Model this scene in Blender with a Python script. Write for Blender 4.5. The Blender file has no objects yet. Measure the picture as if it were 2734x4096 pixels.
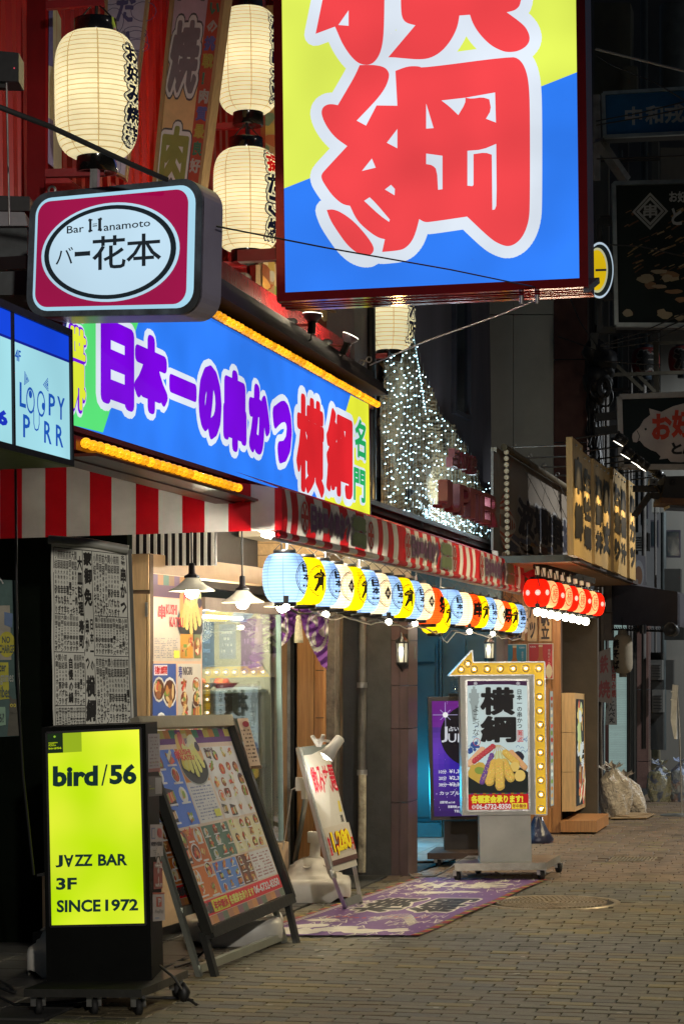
import bpy, math, random
from mathutils import Vector, Matrix, geometry
random.seed(7)
R = random.random
V = Vector
sc = bpy.context.scene
COL = sc.collection
# ---------------------------------------------------------------- camera
F = 8800.0; CXP = 1367.0; HZ = 2694.0; ROLL = 0.012; CH = 1.45
PSI = math.atan((3388-1367)/F)
cd = bpy.data.cameras.new('camera'); cam = bpy.data.objects.new('camera', cd); COL.objects.link(cam)
cd.sensor_fit = 'HORIZONTAL'; cd.sensor_width = 24.0; cd.lens = F*24.0/2734.0
cd.shift_y = (HZ-2048.0)/2734.0; cd.clip_start = 0.1; cd.clip_end = 500
FW = V((-math.sin(PSI), math.cos(PSI), 0)); RT = V((math.cos(PSI), math.sin(PSI), 0)); UP = V((0, 0, 1))
cam.location = (0, 0, CH)
ca, sa = math.cos(ROLL), math.sin(ROLL)
crt = RT*ca - UP*sa; cup = UP*ca + RT*sa
cam.matrix_world = Matrix(((crt.x, cup.x, -FW.x, 0), (crt.y, cup.y, -FW.y, 0), (crt.z, cup.z, -FW.z, CH), (0, 0, 0, 1)))
sc.camera = cam
sc.view_settings.view_transform = 'Standard'; sc.view_settings.look = 'None'
sc.view_settings.exposure = 0.0; sc.view_settings.gamma = 1.0
sc.cycles.use_denoising = True
sc.cycles.max_bounces = 6; sc.cycles.sample_clamp_indirect = 4.0
# ---------------------------------------------------------------- night sky
SUN_EL, SUN_AZ = math.radians(48), math.radians(75)
w = bpy.data.worlds.new('World'); sc.world = w; w.use_nodes = True
nt = w.node_tree; bg = nt.nodes['Background']
sky = nt.nodes.new('ShaderNodeTexSky'); sky.sky_type = 'NISHITA'; sky.sun_disc = False
sky.sun_elevation = SUN_EL; sky.sun_rotation = SUN_AZ
nt.links.new(sky.outputs[0], bg.inputs[0]); bg.inputs[1].default_value = 0.006
sl = bpy.data.lights.new('moonlight', 'SUN'); sl.energy = 0.05; sl.angle = math.radians(4); sl.color = (1, .93, .8)
so = bpy.data.objects.new('moonlight', sl); COL.objects.link(so)
sdir = V((math.sin(SUN_AZ)*math.cos(SUN_EL), math.cos(SUN_AZ)*math.cos(SUN_EL), math.sin(SUN_EL)))
so.rotation_euler = sdir.to_track_quat('Z', 'Y').to_euler()

# ---------------------------------------------------------------- measuring helpers
def ray(px, py):
    dx = px-CXP; dy = py-HZ
    x = dx-ROLL*dy; y = dy+ROLL*dx
    return FW + RT*(x/F) + UP*(-y/F)
O = V((0, 0, CH))
def P(px, py, d): return O+ray(px, py)*d
def G(px, py, z=0.0):
    r = ray(px, py); return O+r*((z-CH)/r.z)
def PL(px, py, p0, n):
    r = ray(px, py); return O+r*((p0-O).dot(n)/r.dot(n))
def PX(px, py, X): return PL(px, py, V((X, 0, 0)), V((1, 0, 0)))
def PY(px, py, Y): return PL(px, py, V((0, Y, 0)), V((0, 1, 0)))
def pix(p):     # where a point shows (used only to measure lengths)
    q = V(p)-O; d = q.dot(FW); x = q.dot(RT)/d*F; y = -q.dot(UP)/d*F
    return CXP+x+ROLL*y, HZ+y-ROLL*x
def srgb(h):
    if isinstance(h, str):
        h = h.lstrip('#'); c = [int(h[i:i+2], 16)/255 for i in (0, 2, 4)]
    else: return tuple(h)
    return tuple(x/12.92 if x <= .04045 else ((x+.055)/1.055)**2.4 for x in c)

class Face:
    def __init__(s, bl, br, tr, tl):
        s.c = [V(bl), V(br), V(tr), V(tl)]
        s.n = (s.c[1]-s.c[0]).cross(s.c[3]-s.c[0]).normalized()
        s.w = ((s.c[1]-s.c[0]).length+(s.c[2]-s.c[3]).length)/2
        s.h = ((s.c[3]-s.c[0]).length+(s.c[2]-s.c[1]).length)/2
    def at(s, u, v, w=0):
        a, b, c, d = s.c
        return (a*(1-u)+b*u)*(1-v)+(d*(1-u)+c*u)*v+s.n*w
    def pp(s, px, py, w=0): return PL(px, py, s.c[0], s.n)+s.n*w
    def sub(s, *q):
        return Face(*[s.pp(*p) for p in q])
    def box(s, u0, v0, u1, v1, w=0):
        return Face(s.at(u0, v0, w), s.at(u1, v0, w), s.at(u1, v1, w), s.at(u0, v1, w))
    def off(s, w): return Face(*[c+s.n*w for c in s.c])
    def rect(s, x0, y0, x1, y1):   # pixel rectangle lying on the plane
        return s.sub((x0, y1), (x1, y1), (x1, y0), (x0, y0))
    def vpq(s, xa, xb, ymin, ymax):  # pixel span on a wall running down the street
        t = lambda x, y: (2670-y)/(3388-x)
        return s.sub((xa, ymax-t(xb, ymax)*(xb-xa)), (xb, ymax), (xb, ymin+t(xa, ymin)*(xb-xa)), (xa, ymin))
def faceY(x0, y0, x1, y1, Y): return Face(PY(x0, y1, Y), PY(x1, y1, Y), PY(x1, y0, Y), PY(x0, y0, Y))
def faceD(q, d):
    if not isinstance(d, (list, tuple)): d = [d]*4
    return Face(*[P(p[0], p[1], dd) for p, dd in zip(q, d)])
def faceX(X, Y0, Y1, z0, z1):   # wall along the street, seen from the street: left = near
    return Face((X, Y0, z0), (X, Y1, z0), (X, Y1, z1), (X, Y0, z1))

# ---------------------------------------------------------------- text glyph cache
_gc = {}
def glyph(s, bold=0.0, res=2):
    k = (s, round(bold, 4), res)
    if k in _gc: return _gc[k]
    c = bpy.data.curves.new('t', 'FONT'); c.body = s; c.resolution_u = res
    c.bevel_depth = bold; c.bevel_resolution = 0 if bold < .1 else 1
    o = bpy.data.objects.new('t', c); COL.objects.link(o)
    m = bpy.data.meshes.new_from_object(o.evaluated_get(bpy.context.evaluated_depsgraph_get()))
    vs = [tuple(v.co) for v in m.vertices]; fs = [tuple(p.vertices) for p in m.polygons]
    bpy.data.objects.remove(o); bpy.data.curves.remove(c); bpy.data.meshes.remove(m)
    if bold > 0:   # only the front half of the swollen outline is needed
        fs = [f for f in fs if sum(vs[i][2] for i in f) > -1e-6]
    xs = [v[0] for v in vs] or [0, 1]; ys = [v[1] for v in vs] or [0, 1]
    _gc[k] = (vs, fs, (min(xs), max(xs), min(ys), max(ys)))
    return _gc[k]

_fc = {}
def fat(s, r, res=3):
    """character swollen by r with round corners, as flat polygons in font units, and its bounds"""
    k = (s, round(r, 4), res)
    if k in _fc: return _fc[k]
    vs, fs, bb = glyph(s, 0.0, res)
    ps = [[(vs[i][0], vs[i][1]) for i in f] for f in fs]
    ec = {}
    for f in fs:
        for i in range(len(f)):
            p, q = vs[f[i]][:2], vs[f[(i+1) % len(f)]][:2]
            p = (round(p[0], 5), round(p[1], 5)); q = (round(q[0], 5), round(q[1], 5))
            e = (p, q) if p < q else (q, p); ec[e] = ec.get(e, 0)+1
    done = set()
    if r > 0:
        for (p, q), c in ec.items():
            if c != 1 or p == q: continue
            dx, dy = q[0]-p[0], q[1]-p[1]; L = math.hypot(dx, dy); nx, ny = -dy/L*r, dx/L*r
            ps.append([(p[0]+nx, p[1]+ny), (p[0]-nx, p[1]-ny), (q[0]-nx, q[1]-ny), (q[0]+nx, q[1]+ny)])
            for v in (p, q):
                if v not in done:
                    done.add(v); ps.append([(v[0]+r*math.cos(j*math.pi/5), v[1]+r*math.sin(j*math.pi/5)) for j in range(10)])
    x0, x1, y0, y1 = bb
    _fc[k] = (ps, (x0-r, x1+r, y0-r, y1+r)); return _fc[k]
# ---------------------------------------------------------------- mesh builder
class MB:
    def __init__(s): s.v = []; s.f = []; s.c = []; s.sm = []
    def add(s, vs, fs, col=(.5, .5, .5), smooth=False):
        b = len(s.v); s.v += [tuple(v) for v in vs]
        for f in fs: s.f.append(tuple(i+b for i in f)); s.c.append(col); s.sm.append(smooth)
    def poly(s, pts, col=(.5, .5, .5)): s.add(pts, [tuple(range(len(pts)))], col)
    def face(s, f, col=(.5, .5, .5), w=0): s.poly([f.at(0, 0, w), f.at(1, 0, w), f.at(1, 1, w), f.at(0, 1, w)], col)
    def holes(s, loops, col, off):
        lp = [[V(p) for p in l] for l in loops]
        tris = geometry.tessellate_polygon(lp); fl = [p+off for l in lp for p in l]
        s.add(fl, [tuple(t) for t in tris], col)
    def prism(s, pts, ext, col=(.5, .5, .5)):
        n = len(pts); a = [V(p) for p in pts]; b = [p+ext for p in a]
        nn = V((0, 0, 0))
        for i in range(n): nn += a[i].cross(a[(i+1) % n])
        fs = [tuple(range(n)), tuple(range(2*n-1, n-1, -1))] + [(i, i+n, (i+1) % n+n, (i+1) % n) for i in range(n)]
        if nn.dot(ext) > 0: fs = [tuple(reversed(f)) for f in fs]
        s.add(a+b, fs, col)
    def slab(s, f, depth, col=(.5, .5, .5), w=0):
        s.prism([f.at(0, 0, w), f.at(1, 0, w), f.at(1, 1, w), f.at(0, 1, w)], -f.n*depth, col)
    def bar(s, a, b, wd, dp=None, col=(.5, .5, .5), ref=V((0, 0, 1))):
        a = V(a); b = V(b); dp = dp or wd; t = (b-a).normalized()
        if abs(t.dot(ref)) > .95: ref = V((1, 0, 0))
        x = t.cross(ref).normalized()*wd/2; y = x.cross(t).normalized()*dp/2
        s.prism([a-x-y, a+x-y, a+x+y, a-x+y], b-a, col)
    def box(s, x0, y0, z0, x1, y1, z1, col=(.5, .5, .5)):
        s.prism([(x0, y0, z0), (x1, y0, z0), (x1, y1, z0), (x0, y1, z0)], V((0, 0, z1-z0)), col)
    def tube(s, pts, r, n=6, col=(.5, .5, .5), cap=True):
        pts = [V(p) for p in pts]; m = len(pts); vs = []; rr = r if isinstance(r, list) else [r]*m
        ref = V((0.13, .2, 1)).normalized()
        for i, p in enumerate(pts):
            t = (pts[min(i+1, m-1)]-pts[max(i-1, 0)]).normalized()
            if abs(t.dot(ref)) > .98: ref = V((1, .1, 0)).normalized()
            x = t.cross(ref).normalized(); y = x.cross(t)
            for k in range(n):
                a = 2*math.pi*k/n; vs.append(p+(x*math.cos(a)+y*math.sin(a))*rr[i])
        fs = [(i*n+k, i*n+(k+1) % n, (i+1)*n+(k+1) % n, (i+1)*n+k) for i in range(m-1) for k in range(n)]
        s.add(vs, fs, col, True)
        if cap: s.add(vs[:n], [tuple(range(n-1, -1, -1))], col); s.add(vs[-n:], [tuple(range(n))], col)
    def lathe(s, prof, c, n=24, col=(.5, .5, .5), axis=None, smooth=True, colf=None):
        c = V(c); q = Matrix.Identity(3) if axis is None else V(axis).to_track_quat('Z', 'Y').to_matrix()
        vs = []
        for r, z in prof:
            for k in range(n):
                a = 2*math.pi*k/n; vs.append(c+q@V((r*math.cos(a), r*math.sin(a), z)))
        b = len(s.v); s.v += [tuple(v) for v in vs]
        for i in range(len(prof)-1):
            for k in range(n):
                s.f.append((b+i*n+k, b+i*n+(k+1) % n, b+(i+1)*n+(k+1) % n, b+(i+1)*n+k))
                s.c.append(colf(i, k) if colf else col); s.sm.append(smooth)
    def ball(s, c, r, n=10, m=6, col=(.5, .5, .5), sc3=(1, 1, 1), jit=0):
        vs = []; c = V(c)
        for i in range(m+1):
            th = math.pi*i/m
            for k in range(n):
                a = 2*math.pi*k/n; j = 1+jit*(R()-.5)
                vs.append(c+V((r*sc3[0]*math.sin(th)*math.cos(a)*j, r*sc3[1]*math.sin(th)*math.sin(a)*j, r*sc3[2]*math.cos(th)*j)))
        fs = [(i*n+k, (i+1)*n+k, (i+1)*n+(k+1) % n, i*n+(k+1) % n) for i in range(m) for k in range(n)]
        s.add(vs, fs, col, True)
    def disc(s, f, u, v, ru, rv=None, col=(1, 1, 1), w=.002, n=18, jit=0, a0=0, a1=2*math.pi):
        rv = ru*f.w/f.h if rv is None else rv
        pts = []
        for k in range(n):
            a = a0+(a1-a0)*k/n; j = 1+jit*(R()-.5); pts.append(f.at(min(1, max(0, u+ru*math.cos(a)*j)), min(1, max(0, v+rv*math.sin(a)*j)), w))
        s.poly(pts, col)
    def ring(s, f, u, v, ru, rv, t, col, w=.002, n=32, a0=0, a1=2*math.pi):
        tv = t*f.w/f.h
        for k in range(n):
            a, b = a0+(a1-a0)*k/n, a0+(a1-a0)*(k+1)/n
            q = [(ru, rv, a), (ru, rv, b), (ru-t, rv-tv, b), (ru-t, rv-tv, a)]
            s.poly([f.at(u+x*math.cos(c), v+y*math.sin(c), w) for x, y, c in q], col)
    def rectp(s, f, u0, v0, u1, v1, col, w=.002):
        s.poly([f.at(u0, v0, w), f.at(u1, v0, w), f.at(u1, v1, w), f.at(u0, v1, w)], col)
    def stroke(s, f, pts, t, col, w=.002, closed=False):   # flat line of width t (units of face width)
        q = list(pts)+([pts[0]] if closed else [])
        as_ = f.w/f.h
        for (x0, y0), (x1, y1) in zip(q[:-1], q[1:]):
            dx, dy = x1-x0, (y1-y0)/as_; L = math.hypot(dx, dy) or 1; nx, ny = -dy/L*t/2, dx/L*t/2*as_
            ex, ey = dx/L*t*.3, dy/L*t*.3*as_
            s.poly([f.at(x0-ex+nx, y0-ey+ny, w), f.at(x0-ex-nx, y0-ey-ny, w), f.at(x1+ex-nx, y1+ey-ny, w), f.at(x1+ex+nx, y1+ey+ny, w)], col)
    def text(s, f, t, col, w=.003, bold=0.0, fit='box', vert=False, res=2, mapf=None, wz=.0012, rot=0):
        """fill the face f with the text t; fit 'box' stretches the ink to the face, 'cell' keeps the character cell"""
        mp = mapf or f.at
        if vert:
            n = len(t)
            for i, ch in enumerate(t):
                if ch != ' ': s.text(f.box(0, 1-(i+1)/n, 1, 1-i/n), ch, col, w, bold, 'cell', False, res, wz=wz)
            return
        vs, fs, (x0, x1, y0, y1) = glyph(t, bold, res)
        if not vs: return
        if fit == 'cell':
            x0, x1 = 0.0, max(x1, 1.0 if len(t) == 1 else x1); y0, y1 = -.12, .88
            if len(t) == 1 and ord(t) < 256: x0, x1 = -.15, .85
        elif fit == 'line':   # keep the cap height, stretch only the width
            y0, y1 = -.02, .74
        elif fit == 'cline': x0, x1 = -.02, max(x1, len(t)-.02); y0, y1 = -.12, .88
        pts = []
        for x, y, z in vs:
            u = (x-x0)/(x1-x0); v = (y-y0)/(y1-y0)
            pts.append(mp(u, v, w+(z/bold*wz if bold else 0)))
        s.add(pts, fs, col)
    def fat(s, f, t, col, w=.004, r=.06, base=None, res=3, ybox=None, layer=3e-6):
        """puffy character filling face f (bounds taken for swelling `base`)"""
        ps, bb = fat(t, r, res); x0, x1, y0, y1 = fat(t, r if base is None else base, res)[1]
        if ybox: y0, y1 = ybox
        for i, p in enumerate(ps):
            s.poly([f.at((x-x0)/(x1-x0), (y-y0)/(y1-y0), w+i*layer) for x, y in p], col)
    def build(s, name, mat, parent=None, loc=None, label=None, kind=None):
        me = bpy.data.meshes.new(name)
        base = V(parent['_w']) if parent is not None and '_w' in parent else V((0, 0, 0))
        if loc is not None: base = V(loc)
        me.from_pydata([(v[0]-base.x, v[1]-base.y, v[2]-base.z) for v in s.v], [], s.f)
        ca_ = me.color_attributes.new('Col', 'FLOAT_COLOR', 'CORNER')
        buf = []
        for p in me.polygons:
            c = s.c[p.index]; buf += [c[0], c[1], c[2], 1.0]*p.loop_total
        ca_.data.foreach_set('color', buf)
        me.polygons.foreach_set('use_smooth', s.sm)
        me.materials.append(mat); me.update()
        o = bpy.data.objects.new(name, me); COL.objects.link(o)
        if parent is not None:
            o.parent = parent; o['_w'] = tuple(base)
            if loc is not None: o.location = base-V(parent['_w'])
        else: o.location = base; o['_w'] = tuple(base)
        if label: o['label'] = label
        if kind: o['kind'] = kind
        return o
THINGS = []
def thing(name, label, cat, loc, group=None):
    o = bpy.data.objects.new(name, None); COL.objects.link(o); o.location = loc; o['_w'] = tuple(loc)
    o.empty_display_size = .1
    o['label'] = label; o['category'] = cat
    if group: o['group'] = group
    return o
def tag(o, label, cat, group=None):
    o['label'] = label; o['category'] = cat
    if group: o['group'] = group
    return o
def struct(o): o['kind'] = 'structure'; return o
def dup(o, loc, label=None, group=None, swap=None):
    r = o.copy(); COL.objects.link(r); r.location = loc; r['_w'] = tuple(loc)
    if label: r['label'] = label
    if group: r['group'] = group
    for ch in list(o.children):
        c = ch.copy(); COL.objects.link(c); c.parent = r
        for g in ch.children:
            d = g.copy(); COL.objects.link(d); d.parent = c
    return r

# ---------------------------------------------------------------- materials
_mc = {}
def mat(name, col=(.5, .5, .5), rough=.6, metal=0.0, var=.2, scale=8.0, bump=.15, bscale=None, attr=False, emit=0.0,
        ecol=None, wood=False, streak=False, spec=.5, trans=0.0, coat=0.0, dirt=0.0, sampling=None):
    if name in _mc: return _mc[name]
    m = bpy.data.materials.new(name); m.use_nodes = True; n = m.node_tree.nodes; L = m.node_tree.links
    b = n['Principled BSDF']; col = srgb(col)
    tc = n.new('ShaderNodeTexCoord'); mp = n.new('ShaderNodeMapping'); L.new(tc.outputs['Object'], mp.inputs[0])
    if wood: mp.inputs['Scale'].default_value = wood
    if streak: mp.inputs['Scale'].default_value = (1, 1, .12)
    if attr:
        at = n.new('ShaderNodeAttribute'); at.attribute_name = 'Col'; src = at.outputs['Color']
    else:
        rg = n.new('ShaderNodeRGB'); rg.outputs[0].default_value = (*col, 1); src = rg.outputs[0]
    if var or dirt:
        no = n.new('ShaderNodeTexNoise'); no.inputs['Scale'].default_value = scale; no.inputs['Detail'].default_value = 6
        no.inputs['Roughness'].default_value = .65
        L.new(mp.outputs[0], no.inputs['Vector'])
        mr = n.new('ShaderNodeMapRange'); mr.inputs[1].default_value = .3; mr.inputs[2].default_value = .7
        mr.inputs[3].default_value = 1-var; mr.inputs[4].default_value = 1+var*.6
        L.new(no.outputs[0], mr.inputs[0])
        mx = n.new('ShaderNodeVectorMath'); mx.operation = 'SCALE'; L.new(src, mx.inputs[0]); L.new(mr.outputs[0], mx.inputs['Scale'])
        src = mx.outputs[0]
        if dirt:
            n2 = n.new('ShaderNodeTexNoise'); n2.inputs['Scale'].default_value = scale*.35; n2.inputs['Detail'].default_value = 9
            L.new(mp.outputs[0], n2.inputs['Vector'])
            r2 = n.new('ShaderNodeMapRange'); r2.inputs[1].default_value = .5; r2.inputs[2].default_value = .68
            L.new(n2.outputs[0], r2.inputs[0])
            mm = n.new('ShaderNodeMath'); mm.operation = 'MULTIPLY'; mm.inputs[1].default_value = dirt; L.new(r2.outputs[0], mm.inputs[0])
            mi = n.new('ShaderNodeMix'); mi.data_type = 'RGBA'; L.new(mm.outputs[0], mi.inputs['Factor'])
            L.new(src, mi.inputs['A']); mi.inputs['B'].default_value = (.03, .027, .022, 1); src = mi.outputs['Result']
    L.new(src, b.inputs['Base Color'])
    b.inputs['Roughness'].default_value = rough; b.inputs['Metallic'].default_value = metal
    b.inputs['Specular IOR Level'].default_value = spec
    if coat: b.inputs['Coat Weight'].default_value = coat; b.inputs['Coat Roughness'].default_value = .08
    if trans: b.inputs['Transmission Weight'].default_value = trans
    if bump:
        nb = n.new('ShaderNodeTexNoise'); nb.inputs['Scale'].default_value = bscale or scale*4; nb.inputs['Detail'].default_value = 5
        L.new(mp.outputs[0], nb.inputs['Vector'])
        bp = n.new('ShaderNodeBump'); bp.inputs['Strength'].default_value = bump; bp.inputs['Distance'].default_value = .01
        L.new(nb.outputs[0], bp.inputs['Height']); L.new(bp.outputs[0], b.inputs['Normal'])
    if emit:
        if attr: L.new(at.outputs['Color'], b.inputs['Emission Color'])
        else: b.inputs['Emission Color'].default_value = (*(srgb(ecol) if ecol else col), 1)
        b.inputs['Emission Strength'].default_value = emit
    if sampling: m.cycles.emission_sampling = sampling
    _mc[name] = m; return m
def lit(name, strength=1.0, sampling=None):    # a back-lit acrylic or paper face, printed
    if name in _mc: return _mc[name]
    m = bpy.data.materials.new(name); m.use_nodes = True; n = m.node_tree.nodes; L = m.node_tree.links
    b = n['Principled BSDF']; at = n.new('ShaderNodeAttribute'); at.attribute_name = 'Col'
    b.inputs['Base Color'].default_value = (.02, .02, .02, 1); b.inputs['Roughness'].default_value = .5
    b.inputs['Specular IOR Level'].default_value = 0.0
    tc = n.new('ShaderNodeTexCoord'); no = n.new('ShaderNodeTexNoise'); no.inputs['Scale'].default_value = 2.2; no.inputs['Detail'].default_value = 1
    L.new(tc.outputs['Object'], no.inputs['Vector'])
    mr = n.new('ShaderNodeMapRange'); mr.inputs[1].default_value = .3; mr.inputs[2].default_value = .7
    mr.inputs[3].default_value = .84*strength; mr.inputs[4].default_value = 1.08*strength   # uneven tubes behind the acrylic
    L.new(no.outputs[0], mr.inputs[0]); L.new(mr.outputs[0], b.inputs['Emission Strength'])
    L.new(at.outputs['Color'], b.inputs['Emission Color'])
    if sampling: m.cycles.emission_sampling = sampling
    _mc[name] = m; return m
def cloth(name, tr=.45):   # thin canvas that lets light through
    if name in _mc: return _mc[name]
    m = mat(name, attr=True, rough=.75, var=.12, scale=6, bump=.12, bscale=14, dirt=.18); n = m.node_tree.nodes; L = m.node_tree.links
    b = n['Principled BSDF']; out = [x for x in n if x.type == 'OUTPUT_MATERIAL'][0]
    t = n.new('ShaderNodeBsdfTranslucent'); L.new(b.inputs['Base Color'].links[0].from_socket, t.inputs[0]); mx = n.new('ShaderNodeMixShader'); mx.inputs[0].default_value = tr
    L.new(b.outputs[0], mx.inputs[1]); L.new(t.outputs[0], mx.inputs[2]); L.new(mx.outputs[0], out.inputs['Surface']); return m
def paper(name, strength, trans=.75, rough=.7):   # translucent lantern paper lit by the lamp inside it
    if name in _mc: return _mc[name]
    m = bpy.data.materials.new(name); m.use_nodes = True; n = m.node_tree.nodes; L = m.node_tree.links
    for x in list(n):
        if x.type == 'BSDF_PRINCIPLED': n.remove(x)
    out = [x for x in n if x.type == 'OUTPUT_MATERIAL'][0]
    at = n.new('ShaderNodeAttribute'); at.attribute_name = 'Col'
    tc = n.new('ShaderNodeTexCoord'); no = n.new('ShaderNodeTexNoise'); no.inputs['Scale'].default_value = 14; no.inputs['Detail'].default_value = 6
    L.new(tc.outputs['Object'], no.inputs['Vector'])
    mr = n.new('ShaderNodeMapRange'); mr.inputs[1].default_value = .3; mr.inputs[2].default_value = .7; mr.inputs[3].default_value = .86; mr.inputs[4].default_value = 1.0
    L.new(no.outputs[0], mr.inputs[0])
    vm = n.new('ShaderNodeVectorMath'); vm.operation = 'SCALE'; L.new(at.outputs['Color'], vm.inputs[0]); L.new(mr.outputs[0], vm.inputs['Scale'])
    d = n.new('ShaderNodeBsdfDiffuse'); t = n.new('ShaderNodeBsdfTranslucent'); e = n.new('ShaderNodeEmission')
    for x in (d, t, e): L.new(vm.outputs[0], x.inputs[0])
    e.inputs[1].default_value = strength
    mx = n.new('ShaderNodeMixShader'); mx.inputs[0].default_value = trans; L.new(d.outputs[0], mx.inputs[1]); L.new(t.outputs[0], mx.inputs[2])
    ad = n.new('ShaderNodeAddShader'); L.new(mx.outputs[0], ad.inputs[0]); L.new(e.outputs[0], ad.inputs[1])
    L.new(ad.outputs[0], out.inputs['Surface']); _mc[name] = m; return m
def glass(name, tint=(.9, .97, .95), refl=.12, rough=.02):
    if name in _mc: return _mc[name]
    m = bpy.data.materials.new(name); m.use_nodes = True; n = m.node_tree.nodes; L = m.node_tree.links
    for x in list(n):
        if x.type == 'BSDF_PRINCIPLED': n.remove(x)
    out = [x for x in n if x.type == 'OUTPUT_MATERIAL'][0]
    g = n.new('ShaderNodeBsdfGlossy'); g.inputs['Roughness'].default_value = rough; t = n.new('ShaderNodeBsdfTransparent')
    t.inputs[0].default_value = (*tint, 1); mx = n.new('ShaderNodeMixShader'); mx.inputs[0].default_value = refl
    L.new(t.outputs[0], mx.inputs[1]); L.new(g.outputs[0], mx.inputs[2]); L.new(mx.outputs[0], out.inputs['Surface'])
    _mc[name] = m; return m
def glow(name, col, s, sampling=None):
    if name in _mc: return _mc[name]
    m = bpy.data.materials.new(name); m.use_nodes = True; b = m.node_tree.nodes['Principled BSDF']
    b.inputs['Base Color'].default_value = (.1, .1, .1, 1)
    b.inputs['Emission Color'].default_value = (*srgb(col), 1); b.inputs['Emission Strength'].default_value = s
    if sampling: m.cycles.emission_sampling = sampling
    _mc[name] = m; return m
def lamp(parent, loc, power, col=(1, .8, .55), r=.02, name='bulb_light', kind='POINT', size=None):
    l = bpy.data.lights.new(name, kind); l.energy = power; l.color = col; l.shadow_soft_size = r
    o = bpy.data.objects.new(name, l); COL.objects.link(o)
    o.parent = parent; o.location = V(loc)-V(parent['_w']); return o
LIT = lit('lit_acrylic', 1.0)
PRT = mat('printed_surface', attr=True, rough=.45, var=.08, scale=30, bump=0)
PRTG = mat('laminated_print', attr=True, rough=.18, var=.05, scale=30, bump=0, spec=.6)
BLK = mat('black_paint', (.012, .012, .013), .35, var=.3, bump=.05)
BLKR = mat('black_rubber', (.015, .015, .015), .7, var=.2)
STEEL = mat('brushed_steel', (.5, .5, .48), .3, .9, var=.15, scale=20, dirt=.25)
GALV = mat('galvanised_metal', (.35, .35, .34), .45, .7, var=.25, scale=15, dirt=.4)
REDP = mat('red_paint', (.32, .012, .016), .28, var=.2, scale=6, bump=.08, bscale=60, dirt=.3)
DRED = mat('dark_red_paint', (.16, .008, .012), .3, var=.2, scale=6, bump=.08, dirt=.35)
WOODL = mat('pale_wood', (.55, .36, .17), .5, var=.22, scale=6, wood=(9, 9, .8), bump=.1)
WOODH = mat('pale_wood_level', (.55, .36, .17), .5, var=.22, scale=6, wood=(9, 1, 9), bump=.1)
WOODO = mat('orange_wood', (.42, .19, .06), .45, var=.35, scale=5, wood=(12, 12, .6), bump=.15)
DARKW = mat('dark_plaster', (.035, .037, .04), .7, var=.35, scale=4, bump=.5, bscale=18, dirt=.3)
CORD = mat('black_cable', (.01, .01, .01), .5, var=0, bump=0)
def Zc(x0, y0, s): return lambda x, y: (x0+x*s, y0+y*s)
z_big = Zc(1000, 0, 1.1059); z_ban = Zc(0, 0, .7143); z_han = Zc(0, 700, .7143); z_lit = Zc(0, 1200, .9566)
z_jup = Zc(1300, 1100, .5102); z_far = Zc(1900, 1100, .5319); z_bird = Zc(0, 2800, .574); z_fr = Zc(600, 2800, .7015)
z_sil = Zc(1500, 2500, .5102); z_rt = Zc(2100, 2250, .5325); z_lan = Zc(1000, 1900, .7015); z_red = Zc(2050, 2200, .287)
z_tr = Zc(2234, 0, .3189); z_pig = Zc(2234, 1250, .3406); z_men = Zc(560, 2800, .4684); z_sh = Zc(0, 2050, .7143)
z_loo = Zc(0, 1180, .349); z_win = Zc(600, 2300, .4464)
# ================================================================ SETTING
g = MB(); g.poly([(-40, -10, -.035), (40, -10, -.035), (40, 90, -.035), (-40, 90, -.035)])
struct(g.build('ground', mat('asphalt', (.03, .03, .03), .9, scale=3)))
def left_edge(y):
    pts = [(0, -3.32), (15.3, -3.3), (15.6, -3.05), (18.5, -2.8), (19.6, -2.66), (21.0, -2.27), (23, -2.3), (40, -2.3)]
    for (a, xa), (b, xb) in zip(pts[:-1], pts[1:]):
        if y <= b: return xa+(xb-xa)*(y-a)/(b-a)
    return -2.3
bed = MB(); ys = [4, 15.3, 15.6, 18.5, 19.6, 21, 40]
bed.poly([(left_edge(y), y, -.012) for y in ys]+[(4.5, 40, -.012), (4.5, 4, -.012)])
PAVE = mat('paver_concrete', attr=True, rough=.52, var=.35, scale=9, bump=.5, bscale=70, dirt=.5)
pav = struct(bed.build('pavement', mat('joint_sand', (.04, .036, .028), .95, scale=30)))
# manhole and grate positions, so that pavers stop at their rims
MH = G(2203, 3611); MHR = .43; GR = G(2530, 3437)
def pcol(x, y):
    n = math.sin(y*2.1+.6*math.sin(x*1.3))+.5*math.sin(y*5.3+x*.7)
    b = (.158, .146, .102)
    if n > .7: b = (.185, .152, .09)
    elif n < -.5: b = (.128, .126, .108)
    if y > 15.0: b = (.185, .132, .085)
    k = .82+.34*R()
    if R() < .05: b = (.20, .165, .07)
    return (b[0]*k, b[1]*k, b[2]*k*(.95+.1*R()))
def paver_geo(mb, x, y, z, lx, ly, col, tx=0, ty=0):
    c = .003; zt = z
    top = [(x+c, y+c), (x+lx-c, y+c), (x+lx-c, y+ly-c), (x+c, y+ly-c)]; bot = [(x, y), (x+lx, y), (x+lx, y+ly), (x, y+ly)]
    def zz(p): return zt+tx*(p[0]-x-lx/2)+ty*(p[1]-y-ly/2)
    vs = [(p[0], p[1], zz(p)) for p in top]+[(p[0], p[1], zz(p)-c) for p in bot]+[(p[0], p[1], -.02) for p in bot]
    fs = [(0, 1, 2, 3)]+[(i+4, (i+1) % 4+4, (i+1) % 4, i) for i in range(4)]+[(i+8, (i+1) % 4+8, (i+1) % 4+4, i+4) for i in range(4)]
    mb.add(vs, fs, col)
cells = []
JX, JY = .2, .1; LX, LY = .191, .0972
y = 7.2; row = 0
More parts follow.
